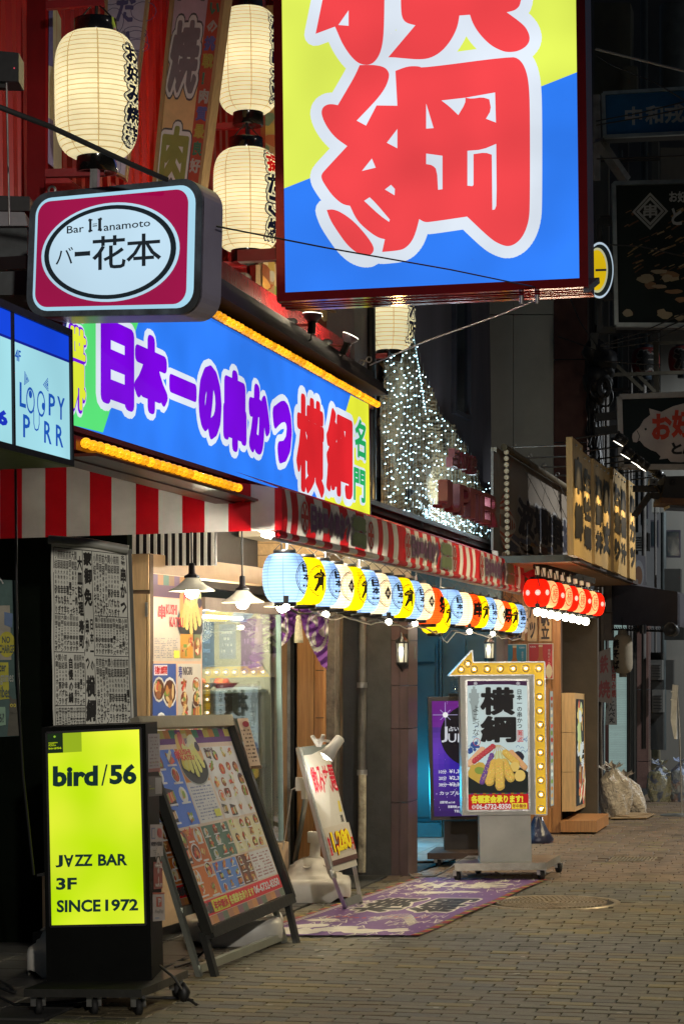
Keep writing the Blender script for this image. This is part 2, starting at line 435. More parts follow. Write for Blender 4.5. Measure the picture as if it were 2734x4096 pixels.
while y < 34:
    xl = left_edge(y); xr = max(.3, FW.x/FW.y*y + 1) + .18*y*.2
    xr = 4.2
    x = -4.0+(row % 2)*.1+.012*math.sin(row*1.7)
    while x < xr:
        if x+LX > xl and (V((x+.1, y+.05, 0))-MH).length > MHR+.02 and not (abs(x+.1-GR.x) < .2 and abs(y+.05-GR.y) < .22):
            px, py = pix((x+.1, y+.05, 0))
            if -150 < px < (4400 if y < 20 else 3600) and py < 4200: cells.append((y, x, row, px, py, max(x, xl)))
        x += JX
    y += JY; row += 1
def vis(c): return 720 < c[3] < 2760 and c[4] < 4110 and not (c[3] < 1190 and c[4] < 3790)
near = sorted([c for c in cells if vis(c)], key=lambda c: c[0])[:298]
ns = set((c[0], c[1]) for c in near)
fld = MB(); variants = []
for k in range(8):
    b = MB(); paver_geo(b, -LX/2, -LY/2, 0, LX, LY, pcol(0, 9+k*.31), (R()-.5)*.03, (R()-.5)*.05)
    o = b.build('paver', PAVE, pav); variants.append(o)
for i, c in enumerate(near):
    o = variants[i] if i < 8 else variants[int(R()*8)].copy()
    if i >= 8: COL.objects.link(o); o.parent = pav
    o.location = (c[1]+LX/2, c[0]+LY/2, (R()-.5)*.003)
for c in cells:
    if (c[0], c[1]) in ns: continue
    x0 = c[5]; lx = c[1]+LX-x0
    if lx < .02: continue
    paver_geo(fld, x0, c[0], (R()-.5)*.003, lx, LY, pcol(c[1], c[0]), (R()-.5)*.03, (R()-.5)*.05)
fld.build('paver_field', PAVE, pav, kind='stuff')
# dark floor tiles of the shop bay, left of the pavers
fl = MB(); fl.poly([(-7, 4, -.010), (-3.33, 4, -.010), (-3.33, 15.3, -.010), (-3.1, 15.4, -.010), (-2.9, 19.6, -.010), (-2.3, 21, -.010), (-2.3, 40, -.010), (-7, 40, -.010)])
bay = struct(fl.build('shop_floor', mat('dark_grout', (.02, .02, .02), .9)))
TILE = mat('dark_floor_tile', (.055, .055, .052), .5, var=.4, scale=6, bump=.3, dirt=.4)
t0 = MB(); paver_geo(t0, -.147, -.147, 0, .294, .294, (.06, .06, .06)); t0 = t0.build('floor_tile', TILE, bay); first = True
for i in range(5):
    for j in range(22):
        o = t0 if first else t0.copy()
        if not first: COL.objects.link(o); o.parent = bay
        first = False; o.location = (-3.33-.15-i*.3, 8.95+j*.3, (R()-.5)*.002)
kb = MB(); kp = [V((-3.3, 15.25, 0)), V((-2.95, 18.3, 0)), V((-2.66, 19.65, 0)), V((-2.28, 21.0, 0))]
KERB = mat('kerb_concrete', (.16, .14, .12), .8, var=.3, scale=8, bump=.4, dirt=.4)
for a, b in zip(kp[1:-1], kp[2:]):
    n_ = 3
    for k in range(n_):
        m = MB(); p = a.lerp(b, k/n_+.004); q = a.lerp(b, (k+1)/n_-.004); m.bar(p+V((-.09, .02, .0)), q+V((-.09, .02, .0)), .16, .05, ref=V((0, 0, 1)))
        m.build('kerb_stone', KERB, bay)
# litter specks on the paving: gum and chips
sp = MB()
for i in range(90):
    px = 900+R()*1800; py = 3500+R()*590; p = G(px, py, .0035); r = .004+R()*.013
    if py < 3760 and px < 1900: continue
    sp.poly([p+V((r*math.cos(a)*(1+.4*R()), r*.8*math.sin(a)*(1+.4*R()), 0)) for a in [k*1.047 for k in range(6)]], (.45, .43, .36) if R() < .7 else (.03, .03, .03))
sp.build('gum_spot', mat('old_gum', attr=True, rough=.8, var=.2, bump=0), pav, kind='stuff')

# street lamps added out of view to light the paving, shop fronts and alley
for k, (bx_, by_, hz_, pw_, aim, col_, sz_) in enumerate(((2.9, 16.4, 5.2, 1350, (2.1, 16.3, 0), (1, .82, .50), 132), (2.3, -2.0, 3.5, 2000, (-3.2, 11.5, 1.5), (1, .92, .82), 35), (3.6, 25.0, 6.0, 1700, (1.2, 25.8, 0), (.9, .96, 1), 135))):
    t = thing('added_street_lamp', ['grey street lamp post standing out of view on the right of the far paving', 'grey street lamp post standing out of view behind the camera', 'grey street lamp post standing out of view near the alley'][k], 'street lamp', (bx_, by_, 0), 'street lamps outside the picture')
    m = MB(); m.tube([(bx_, by_, 0), (bx_, by_, hz_+.1), (bx_-.35, by_, hz_+.3), (bx_-.7, by_, hz_+.25)], [.06, .045, .035, .03], 10); m.build('pole', GALV, t)
    m = MB(); m.lathe([(.05, .22), (.17, .14), (.22, .02), (.21, .02), (.15, .1), (0, .14)], (bx_-.75, by_, hz_+.05), 20); m.build('lamp_shade', GALV, t)
    s_ = lamp(t, (bx_-.75, by_, hz_), pw_, col_, .09, 'added_street_light', 'SPOT'); s_.data.spot_size = math.radians(sz_); s_.data.spot_blend = .3 if sz_ > 100 else .8
    s_.rotation_euler = (V((bx_-.75, by_, hz_))-V(aim)).to_track_quat('Z', 'Y').to_euler()
# manhole cover
mh = thing('manhole_cover', 'large round patterned iron manhole cover set in the paving beside the purple mat', 'manhole cover', (MH.x, MH.y, 0))
IRON = mat('worn_iron', (.34, .28, .19), .4, .4, var=.35, scale=10, bump=.3, dirt=.3)
m = MB(); m.lathe([(MHR, -.02), (MHR, .003), (MHR-.035, .003), (MHR-.04, -.004)], (MH.x, MH.y, 0), 64); m.build('rim', IRON, mh)
m = MB(); m.lathe([(0.0, -.004), (MHR-.045, -.004), (MHR-.045, -.02)], (MH.x, MH.y, 0), 64); m.build('plate', mat('dark_iron', (.03, .026, .02), .6, .5), mh)
m = MB(); rr = .075
while rr < MHR-.07:
    n_ = int(2*math.pi*rr/.032)
    for k in range(n_):
        a = 2*math.pi*(k+.5*(int(rr/.026) % 2))/n_; c = V((MH.x+rr*math.cos(a), MH.y+rr*math.sin(a), -.004)); ca2, sa2 = math.cos(a+.5), math.sin(a+.5)
        q = [(-.009, -.011), (.009, -.011), (.009, .011), (-.009, .011)]
        m.prism([c+V((x*ca2-y*sa2, x*sa2+y*ca2, 0)) for x, y in q], V((0, 0, .008)))
    rr += .026
m.build('stud', IRON, mh, kind='stuff')
m = MB(); m.lathe([(.03, -.004), (.03, .004), (.055, .004), (.055, -.004)], (MH.x, MH.y, 0), 24); m.build('crest_ring', IRON, mh)
# drain grate
gr = thing('drain_grate', 'small rectangular iron drain grate far off in the paving right of the silver sign', 'drain grate', (GR.x, GR.y, 0))
m = MB(); m.box(GR.x-.17, GR.y-.2, -.02, GR.x+.17, GR.y+.2, -.010); m.build('pit', BLK, gr)
for a in ((-.17, -.2, .17, -.185), (-.17, .185, .17, .2), (-.17, -.185, -.155, .185), (.155, -.185, .17, .185)):
    m = MB(); m.box(GR.x+a[0], GR.y+a[1], -.009, GR.x+a[2], GR.y+a[3], .002); m.build('frame', IRON, gr)
for k in range(11):
    m = MB(); x = GR.x-.142+k*.027; m.box(x, GR.y-.185, -.009, x+.012, GR.y+.185, .001); m.build('bar', IRON, gr)

# ---------------------------------------------------------------- kushikatsu restaurant
XC = -3.95
rest = thing('restaurant', 'red clad skewer restaurant filling the left side behind its awning and lit signs', 'building', (-4.2, 12, 0))
m = MB(); Y0 = 7.2; z0, z1 = 3.0, 7.6
ny = 60; pts = []
yy = Y0; k = 0
prof = []
while yy < 15.7:
    prof += [(XC, yy), (XC, yy+.045), (XC+.035, yy+.06), (XC+.035, yy+.115)]; yy += .14
m.add([(p[0], p[1], z0) for p in prof]+[(p[0], p[1], z1) for p in prof], [(i, i+1, i+1+len(prof), i+len(prof)) for i in range(len(prof)-1)])
m.build('corrugated_cladding', mat('red_cladding', (.62, .018, .010), .32, var=.15, scale=3, bump=.03, dirt=.15), rest)
# plain walls of the bay
def wallY(name, x0, y0, x1, y1, Y, m_, depth=.08, parent=rest, label=None):
    b = MB(); f = faceY(x0, y0, x1, y1, Y); b.slab(f, depth); return b.build(name, m_, parent, label=label)
def wallXp(name, X, xa, xb, ya, yb, m_, depth=.08, parent=rest, label=None, zz=None):
    """wall in the plane X between pixel columns xa..xb; ya / yb are the pixel rows of its top and bottom at xb"""
    p = PX(xb, ya, X); q = PX(xb, yb, X); a = PX(xa, yb, X)
    f = faceX(X, a.y, p.y, q.z, p.z); b = MB(); b.slab(f, depth); o = b.build(name, m_, parent, label=label); return f
BLACKW = mat('black_wall', (.003, .005, .003), .9, var=.4, scale=3, bump=.3, spec=.05)
wallY('side_wall', -500, 2100, 508, 3960, 11.32, BLACKW)
m = MB(); m.box(-6.5, 11.5, 2.42, -3.9, 15.2, 2.5); m.build('ceiling', BLACKW, rest)
m = MB(); m.box(-3.99, 11.35, 2.0, -3.93, 15.4, 3.35); m.build('lintel_wall', mat('dark_lintel', (.03, .03, .035), .6), rest)
wallY('back_wall', 1000, 2150, 1360, 3560, 14.95, mat('dim_tan_wall', (.10, .07, .04), .6))
# black and white striped board over the display case
fS = faceY(500, 2130, 862, 2262, 11.75)
m = MB(); m.slab(fS, .03, (.012, .012, .014)); bw = m.build('striped_board', BLK, rest)
for k in range(13):
    u = .01+k*.079; m = MB(); m.slab(fS.box(u, 0, u+.032, 1), .012, w=.013); m.build('slat', mat('white_slat', (.75, .72, .62), .5, var=.1), bw)
# wooden soffit over the entrance and pale ceiling under the awning
f = faceY(880, 2125, 1300, 2318, 14.6)
m = MB(); m.slab(f, .03); so_ = m.build('soffit_board', mat('dark_gap', (.05, .03, .015), .7), rest)
for k in range(4):
    m = MB(); m.slab(f.box(0, k*.25+.006, 1, k*.25+.244), .018, w=.019); m.build('plank', WOODH, so_)
m = MB(); m.box(-3.9, 14.0, 2.36, -2.8, 19.0, 2.40); m.build('awning_ceiling', mat('cream_ceiling', (.62, .56, .42), .6, var=.15, dirt=.2), rest)
wallY('cream_panel', 1282, 2150, 1640, 2440, 15.30, mat('cream_ceiling', (.62, .56, .42), .6), .03)
# dark gutter and fascia above the blue sign
pB = PX(1403, 1494, -3.12); pT = PX(1357, 1360, -3.12)
fascia = faceX(-3.12, 9.6, pB.y, pB.z, pT.z+.02)
m = MB(); m.slab(fascia, .8); m.build('red_fascia', mat('glossy_red_fascia', (.30, .010, .014), .25, var=.15, scale=5, bump=.12, bscale=25, dirt=.2), rest)
zg = pB.z
ROOFM = mat('dark_eave', (.016, .007, .008), .85, var=.3)
for (xa, xb_, za, zb) in ((-3.12, -3.0, zg-.055, zg+.02), (-3.06, -2.93, zg-.10, zg-.058), (-3.06, -2.9, zg-.135, zg-.104)):
    m = MB(); m.box(xa, 9.6, za, xb_, pB.y+.12, zb); m.build('eave_gutter', ROOFM, rest)
# steel posts and brackets in front of the cladding
def postY(px0, px1, py0, py1, d, m_=REDP, parent=rest, dep=.12, name='steel_post'):
    f = faceY(px0, py0, px1, py1, P((px0+px1)/2, py1, d).y); b = MB(); b.slab(f, dep); return b.build(name, m_, parent)
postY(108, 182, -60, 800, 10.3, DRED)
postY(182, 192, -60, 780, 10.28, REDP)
postY(912, 985, -60, 1215, 13.4, REDP); postY(1000, 1042, -60, 1215, 13.35, REDP)
postY(955, 985, 1090, 1225, 13.2, GALV)
fb = faceY(912, 1100, 965, 1212, P(940, 1200, 13.1).y); m = MB(); m.slab(fb, .05); bp_ = m.build('bolted_plate', REDP, rest)
for v in (.22, .78):
    m = MB(); m.lathe([(.0, .012), (.014, .012), (.018, 0)], fb.at(.55, v, 0), 8, axis=fb.n); m.build('bolt', REDP, bp_)
for (a, b, d) in (((185, 22), (418, 6), 9.9), ((182, 694), (418, 688), 9.9), ((848, 507), (1040, 497), 12.9), ((865, 1061), (985, 1056), 12.9), ((1395, 1432), (1548, 1422), 15.3)):
    m = MB(); m.bar(P(*a, d), P(*b, d), .035, .035); m.build('lantern_arm', REDP, rest)
m = MB(); m.prism([P(182, 705, 10.2), P(255, 700, 10.2), P(372, 785, 10.2), P(182, 800, 10.2)], V((0, .03, 0))); m.build('gusset_plate', REDP, rest)
m = MB(); m.box(-3.92, 9.9, 3.05, -3.5, 14.5, 3.14); m.build('red_ledge', DRED, rest)
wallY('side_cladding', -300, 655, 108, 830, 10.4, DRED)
# black pipes at the end of the red wall
for x in (1446, 1478):
    m = MB(); m.tube([P(x, -100, 15.5), P(x+8, 2000, 15.2)], .032, 10); m.build('drain_pipe', BLK, rest)
# ---- food mural with timber frames above the fascia
fm = Face(PX(1042, 1245, -3.42), PX(1428, 1452, -3.42), PX(1428, 1150, -3.42), PX(1042, 960, -3.42))
m = MB(); m.slab(fm, .03, (.75, .55, .33)); mu = m.build('food_mural', PRT, rest)
m = MB()
for k in range(60):
    u, v = R(), R(); c = random.choice([(.55, .25, .06), (.6, .07, .03), (.35, .45, .08), (.8, .6, .3), (.25, .06, .02), (.75, .38, .1)])
    m.disc(fm, u, v, .02+.05*R(), .05+.12*R(), c, w=.002+k*.0002, jit=.5, n=9)
m.build('mural_print', PRT, mu)
for q in (((1296, 1215), (1420, 1293), 9), ((1420, 1296), (1432, 1215), 8), ((1350, 1362), (1398, 1285), 8)):
    m = MB(); a = PX(*q[0], -3.36); b = PX(*q[1], -3.36); m.bar(a, b, .03, .04); m.build('timber_frame', WOODL, mu)

# ---------------------------------------------------------------- fortune teller's building in the middle
YP = 15.45
jup = thing('fortune_teller_building', 'dark rendered building with a blue doorway in the middle of the row', 'building', (-3.6, 17, 0))
wallY('side_wall', 1336, 2300, 1566, 3503, YP, DARKW, .3, jup)
wallY('pilaster', 1466, 2300, 1563, 3504, YP-.06, mat('dark_render', (.06, .062, .058), .75, var=.5, scale=5, bump=.6, bscale=16, dirt=.2), .05, jup)
# stacked purple brown tiles of the corner pier
for k, (ya, yb) in enumerate(((2300, 2560), (2563, 2742), (2745, 2914), (2917, 3208), (3211, 3505))):
    for (xa, xb_) in ((1564, 1596), (1597.5, 1631)):
        wallY('pier_tile', xa, ya, xb_, yb, YP-.07, mat('purple_tile', (.10, .062, .062), .38, var=.2, scale=9, bump=.1, dirt=.3), .35, jup)
m = MB(); m.tube([P(1449, 2400, 15.4), P(1446, 3480, 15.25)], .028, 10); m.build('rain_pipe', mat('peeling_pipe', (.09, .085, .075), .6, var=.6, scale=7, dirt=.2), jup)
for y in (2730, 3080):
    m = MB(); m.tube([P(1448, y, 15.3), P(1448, y+22, 15.3)], .036, 10); m.build('pipe_clip', GALV, jup)
m = MB(); m.tube([P(1449, 3100, 15.2), P(1446, 3490, 15.2)], .027, 10); m.build('pipe_foot', mat('cream_peel', (.42, .38, .27), .8, var=.6, scale=20, dirt=.6), jup)
fU = wallXp('upper_wall', -3.22, 1425, 1928, -1200, 2080, mat('purple_grey_render', (.13, .11, .13), .7, var=.35, scale=2, bump=.35, bscale=30, dirt=.3, streak=True), .5, jup)
fw = fU.sub((1812, 1640), (1862, 1665), (1862, 1160), (1812, 1140)); m = MB(); m.slab(fw, .05, w=.012); m.build('narrow_window', mat('dark_blue_glass', (.006, .012, .02), .12, var=0, bump=0), jup)
for a in (((1806, 1645), (1806, 1130)), ((1866, 1672), (1866, 1155)), ((1804, 1645), (1868, 1674))):
    m = MB(); m.bar(fU.pp(*a[0], .02), fU.pp(*a[1], .02), .035, .04, ref=fU.n); m.build('window_frame', mat('dull_frame', (.05, .045, .06), .5), jup)
# ledge
l0 = PX(1478, 2068, -2.98); l1 = PX(2002, 2232, -2.98); 
for dz, ex in ((0, 0), (.05, .05), (.085, .085)):
    m = MB(); m.box(-3.5, l0.y, l1.z+dz, -2.98-.085+ex, l1.y, l1.z+dz+.033+(.015 if dz == 0 else 0)); m.build('ledge_moulding', mat('dark_ledge', (.04, .028, .03), .5, var=.3), jup)
# flaking plaster behind the lights (a tall uneven triangle)
XPL = -3.17
poly = [(1532, 2035), (1526, 1760), (1529, 1430), (1560, 1412), (1655, 1330), (1672, 1430), (1712, 1540), (1755, 1640), (1800, 1700), (1850, 1760), (1905, 1890), (1945, 1990), (1962, 2170)]
rgh = MB(); 
g0 = [PX(x, y, XPL) for x, y in poly]
cells_ = []
ymin = min(p.y for p in g0); ymax = max(p.y for p in g0); zmin = min(p.z for p in g0); zmax = max(p.z for p in g0)
def inside(y, z):
    c = False; n_ = len(g0); j = n_-1
    for i in range(n_):
        a, b = g0[i], g0[j]
        if (a.z > z) != (b.z > z) and y < (b.y-a.y)*(z-a.z)/(b.z-a.z)+a.y: c = not c
        j = i
    return c
NY, NZ = 70, 90; hh = {}
def hgt(y, z):
    return .02*math.sin(y*9+2*math.sin(z*5))+.018*math.sin(z*13+y*7)+.014*math.sin(y*31+z*23)+.02*R()
for i in range(NY+1):
    for j in range(NZ+1):
        y = ymin+(ymax-ymin)*i/NY; z = zmin+(zmax-zmin)*j/NZ; hh[i, j] = (XPL-.01+hgt(y, z)*(1 if inside(y, z) else 0), y, z)
ids = {}; vs = []; fs = []
for i in range(NY):
    for j in range(NZ):
        y = ymin+(ymax-ymin)*(i+.5)/NY; z = zmin+(zmax-zmin)*(j+.5)/NZ
        if inside(y, z):
            q = []
            for a in ((i, j), (i+1, j), (i+1, j+1), (i, j+1)):
                if a not in ids: ids[a] = len(vs); vs.append(hh[a])
                q.append(ids[a])
            fs.append(tuple(q))
rgh.add(vs, fs, (.3, .24, .15), False)
pm = mat('flaking_plaster', (.30, .22, .12), .85, var=.75, scale=4, bump=.8, bscale=25, dirt=.7)
rgh.build('flaking_plaster', pm, jup)
# recessed doorway
TEAL = mat('teal_door_paint', (.006, .032, .045), .4, var=.25, scale=3, bump=.1)
wallY('recess_wall', 1500, 2200, 2003, 3352, 19.0, mat('teal_wall', (.006, .028, .040), .5, var=.3, scale=3, bump=.15), .1, jup)
dr = wallY('blue_door', 1630, 2555, 1752, 3288, 18.9, TEAL, .05, jup)
for (xa, ya, xb_, yb) in ((1642, 2580, 1738, 2648), (1642, 2665, 1738, 3270)):
    f = faceY(xa, ya, xb_, yb, 18.88)
    m = MB(); m.slab(f, .015, w=.012); m.build('door_panel', TEAL, dr)
for x in (1756, 1850):
    wallY('door_post', x, 2550, x+9, 3300, 18.84, mat('teal_dark', (.004, .018, .026), .4), .06, jup)
wallY('base_board', 1500, 3292, 1765, 3350, 18.86, mat('teal_base', (.02, .09, .12), .5, var=.3), .06, jup)
m = MB(); a = G(1640, 3440); m.box(-4.3, 16.55, -.008, -3.0, 19.0, -.002)
rf = m.build('recess_floor', mat('dark_grout', (.02, .02, .02), .9), jup)
for i in range(4):
    for j in range(8):
        m = MB(); m.box(-4.25+i*.3, 16.56+j*.3, -.002, -4.25+i*.3+.292, 16.56+j*.3+.292, .006+.001*R()); m.build('floor_slab', mat('blue_grey_slab', (.25, .27, .27), .35, var=.3, scale=6, bump=.3, dirt=.2), rf)
m = MB(); m.box(-4.4, 15.75, 2.5, -3.0, 19.0, 2.58); m.build('recess_ceiling', DARKW, jup)
m = MB(); m.box(-4.45, 15.8, 0, -4.35, 19, 2.5); m.build('recess_side', mat('teal_wall', (.006, .028, .040), .5), jup)
lb2 = lamp(jup, (-3.75, 17.9, .5), 34, (.03, .60, 1.0), .15, 'floor_lamp'); lb = lamp(jup, (-3.55, 17.6, 1.9), 12, (.06, .55, 1.0), .12, 'recess_lamp')
lf = MB(); lf.tube([(-4.2, 17.9, 2.47), (-3.3, 17.9, 2.47)], .018, 8); lf.build('blue_tube_lamp', glow('blue_tube', (.1, .6, 1), 4), jup)
wallY('recess_pier', 1984, 2450, 2016, 3330, 18.8, mat('brown_pier', (.08, .05, .035), .6), .2, jup)
wallY('tiled_step', 1540, 3505, 1640, 3512, 15.6, KERB, .3, jup)

# ---------------------------------------------------------------- far lantern shop
far = thing('lantern_restaurant', 'timber fronted restaurant beyond the blue doorway under the row of red lanterns', 'building', (-2.9, 20.5, 0))
ww = wallY('timber_wall', 1990, 2350, 2241, 3330, 19.5, mat('seam_brown', (.10, .045, .015), .7), .1, far)
fT = faceY(1990, 2350, 2241, 3330, 19.5)
for (a, b) in ((1990, 2042), (2044, 2098), (2100, 2150), (2152, 2205), (2208, 2241)):
    f = fT.rect(a, 2350, b, 3330); m = MB(); m.slab(f, .02, w=.022); m.build('plank', WOODO, ww)
wallY('dark_side_wall', 2241, 2380, 2388, 3310, 20.6, mat('brown_black_wall', (.07, .055, .04), .7, var=.3, scale=3, bump=.3), .1, far)
XK = -2.2; c0 = PX(2285, 2243, XK); c1 = PX(2532, 2340, XK); zc = c0.z
CANW = mat('canopy_wood', (.50, .27, .11), .5, var=.25, scale=5, wood=(1, 9, 9), bump=.1)
cn = MB(); cn.box(-3.6, c0.y, zc+.012, XK-.01, c1.y, zc+.03); cn = cn.build('canopy', CANW, far)
for k in range(14):
    y0 = c0.y+k*(c1.y-c0.y)/14; m = MB(); m.box(-3.55, y0+.006, zc-.006, XK-.02, y0+(c1.y-c0.y)/14-.006, zc+.008); m.build('board', CANW, cn)
m = MB(); m.box(-3.6, c0.y-.03, zc-.008, XK, c0.y-.002, zc+.05); m.build('edge_trim', mat('weathered_trim', (.13, .14, .12), .6), cn)
m = MB(); m.box(XK, c0.y-.03, zc-.005, XK+.05, c1.y, zc+.05); m.build('edge_gutter', mat('rusty_gutter', (.06, .04, .03), .6), cn)
# step and floor of the far shop
m = MB(); q = G(2240, 3342); m.box(-3.3, 19.1, 0, -2.72, 19.5, .14); m.build('timber_step', mat('step_wood', (.20, .11, .05), .6, var=.3, wood=(1, 9, 9)), far)
m = MB(); m.box(-3.3, 19.5, 0, -2.5, 21.3, .05); m.build('entrance_floor', mat('red_floor', (.14, .06, .035), .5), far)

# ---------------------------------------------------------------- buildings behind, at the bend of the street
bk = thing('panelled_office_building', 'tall grey panelled building with a brown stone corner standing behind the row', 'building', (-4, 23.5, 0))
GP = mat('grey_cladding', (.42, .40, .33), .6, var=.15, scale=2, bump=.12, dirt=.12)
fG = faceY(1700, -1400, 2212, 2400, 23.4)
m = MB(); m.slab(fG, .1); m.build('backing_wall', BLK, bk)
for (xa, xb_) in ((1780, 1912), (1914, 2050.5), (2052.5, 2212)):
    for (ya, yb) in ((-1400, -200), (-196, 520), (523, 1256), (1260, 2400)):
        s_ = -.06
        m = MB(); m.slab(faceY(xa, ya, xb_, yb, 23.36), .03); m.build('cladding_panel', GP, bk)
for (ya, yb) in ((-1400, 300), (303, 900), (904, 1436), (1440, 1768), (1772, 2400)):
    m = MB(); m.slab(faceY(2214, ya, 2347, yb, 23.3), .3); m.build('stone_panel', mat('brown_marble', (.12, .06, .05), .10, var=.3, scale=4, bump=.03, bscale=6), bk)
al = thing('alley_building', 'pale shadowed building with pipes and ducts closing the alley at the right edge', 'building', (-1, 31, 0))
PALE = mat('pale_dirty_wall', (.22, .215, .19), .8, var=.25, scale=1.5, bump=.2, dirt=.3, streak=True)
wallY('wall', 2300, -1600, 3100, 3120, 31, mat('dim_wall', (.14, .14, .14), .8, var=.3, scale=1), .2, al)
for (xa, xb_, ya, yb, Y) in ((2375, 2432, 350, 2260, 28.5), (2470, 2510, 540, 1900, 30), (2440, 2470, 1330, 1750, 30), (2515, 2600, 1330, 1900, 30.3), (2640, 2900, 590, 3300, 27.5), (2605, 2632, 560, 2050, 29)):
    wallY('pilaster', xa, ya, xb_, yb, Y, PALE if xa > 2600 or xa < 2400 else mat('pale_dim', (.12, .115, .11), .8, var=.3, scale=2), .15, al)
wallY('upper_block', 2375, 10, 2520, 380, 26, mat('grey_block', (.12, .125, .10), .8, var=.3, scale=2), .4, al)
wallY('upper_step', 2490, 262, 2545, 372, 25.9, mat('grey_block', (.12, .125, .10), .8), .2, al)
for (x, r, y0, y1, Y) in ((2575, .05, -100, 2100, 29.5), (2690, .16, 20, 400, 26.5), (2480, .03, 600, 2000, 28), (2545, .02, 1300, 3000, 28), (2652, .035, 2050, 3000, 27.3)):
    m = MB(); m.tube([PY(x, y0, Y), PY(x, y1, Y)], r, 10); m.build('duct', mat('duct_metal', (.10, .12, .12), .5, .4, dirt=.4), al)
for (xa, ya, xb_, yb, Y) in ((2655, 2275, 2720, 2390, 26.9), (2660, 2640, 2690, 2760, 26.9), (2600, 2610, 2650, 3000, 26.8), (2655, 2500, 2734, 2560, 26.5), (2640, 1950, 2800, 1985, 25.5)):
    wallY('service_box', xa, ya, xb_, yb, Y, mat('dark_service_box', (.03, .032, .03), .5), .2, al)
# lit shop front with rippled glass, stone column
sh = thing('alley_shop', 'closed shop with a rippled lit glass wall and pink granite column behind the rubbish bags', 'shop', (-2.6, 27.5, 0))
fR = faceY(2405, 2440, 2512, 3130, 27.6)
rg_ = MB(); n_ = 150
vs = []
for k in range(n_+1):
    w_ = .012*(k % 2)*(.6+.8*R())
    vs += [fR.at(0, k/n_, w_*(.4+R())), fR.at(.25, k/n_, w_), fR.at(.5, k/n_, w_*(.5+R()*.7)), fR.at(.75, k/n_, w_), fR.at(1, k/n_, w_*.8)]
rg_.add(vs, [(k*5+i, k*5+i+1, k*5+i+6, k*5+i+5) for k in range(n_) for i in range(4)], (.42, .58, .55))
def rip():
    m = bpy.data.materials.new('rippled_glass'); m.use_nodes = True; b = m.node_tree.nodes['Principled BSDF']
    b.inputs['Base Color'].default_value = (.35, .42, .40, 1); b.inputs['Roughness'].default_value = .2
    b.inputs['Emission Color'].default_value = (.45, .62, .58, 1); b.inputs['Emission Strength'].default_value = .34
    return m
rg_.build('rippled_glass', rip(), sh)
for (xa, xb_, c) in ((2512, 2522, (.25, .27, .26)), (2524, 2532, (.06, .07, .07)), (2534, 2546, (.20, .21, .2))):
    wallY('door_frame', xa, 2460, xb_, 3140, 27.4, mat('frame_%d' % xa, c, .4, .3, var=.1), .1, sh)
for (ya, yb) in ((2400, 2758), (2761, 3045), (3048, 3170)):
    wallY('granite_block', 2546, ya, 2592, yb, 27.2, mat('pink_granite', (.20, .115, .095), .25, var=.25, scale=60, bump=0), .4, sh)
wallY('inner_wall', 2380, 2460, 2412, 3250, 24.5, mat('dim_grey', (.08, .08, .085), .7, var=.4, scale=4, dirt=.5), .1, sh)
wallY('pink_side', 2418, 2900, 2432, 3120, 27.4, mat('pink_dim', (.35, .16, .15), .6), .05, sh)
# overhead duct box and pale service riser next to the far shop
wallY('cable_riser', 2375, 2330, 2447, 2562, 24.3, mat('beige_riser', (.19, .15, .12), .7, var=.2, dirt=.3), .2, sh)
wallY('riser_cover', 2420, 2330, 2444, 2448, 24.1, mat('beige_riser2', (.15, .125, .10), .7, var=.2, dirt=.3), .1, sh)
for x in (2380, 2388, 2404):
    m = MB(); m.tube([PY(x, 2350, 24), PY(x+3, 2620, 24), PY(x-4, 2900, 24), PY(x+2, 3200, 24)], .018, 6); m.build('service_pipe', mat('beige_pipe', (.22, .18, .14), .7, dirt=.5), sh)
# ================================================================ SIGNS
S = srgb
YEL = S('#e4f45c'); BLU = S('#2f80fc'); WHT = S('#e2ecf8'); RED = S('#f4474c'); PUR = S('#7a04e0'); GRN = S('#5ce87c')
def chaikin(pts, lim=50, it=2):
    for _ in range(it):
        out = []; n = len(pts)
        for i in range(n):
            a, b, c = V((*pts[i-1], 0)), V((*pts[i], 0)), V((*pts[(i+1) % n], 0))
            d1, d2 = (b-a), (c-b)
            if d1.length < 1e-6 or d2.length < 1e-6 or math.degrees(d1.angle(d2)) > lim: out.append(pts[i])
            else: out += [tuple(b.lerp(a, .25).xy), tuple(b.lerp(c, .25).xy)]
        pts = out
    return pts
# ---------------------------------------------------------------- huge projecting sign
d0 = 11.3
bl = P(1106, 1206, d0); 
# right end at the same height as the left one
r = ray(2352, 1146); br_ = O+r*((bl.z-CH)/r.z)
big = thing('projecting_sign', 'huge lit yellow and blue sign with fat red characters hanging over the street', 'sign', ((bl+br_)/2))
up = V((0, 0, 2.6))
fB = Face(bl, br_, br_+up, bl+up)
dep = .30
frm = mat('red_sign_frame', (.26, .014, .016), .13, .5, var=.15, scale=5, bump=.04, dirt=.15)
m = MB(); m.slab(fB, dep, w=-.012); m.build('sign_box', frm, big)
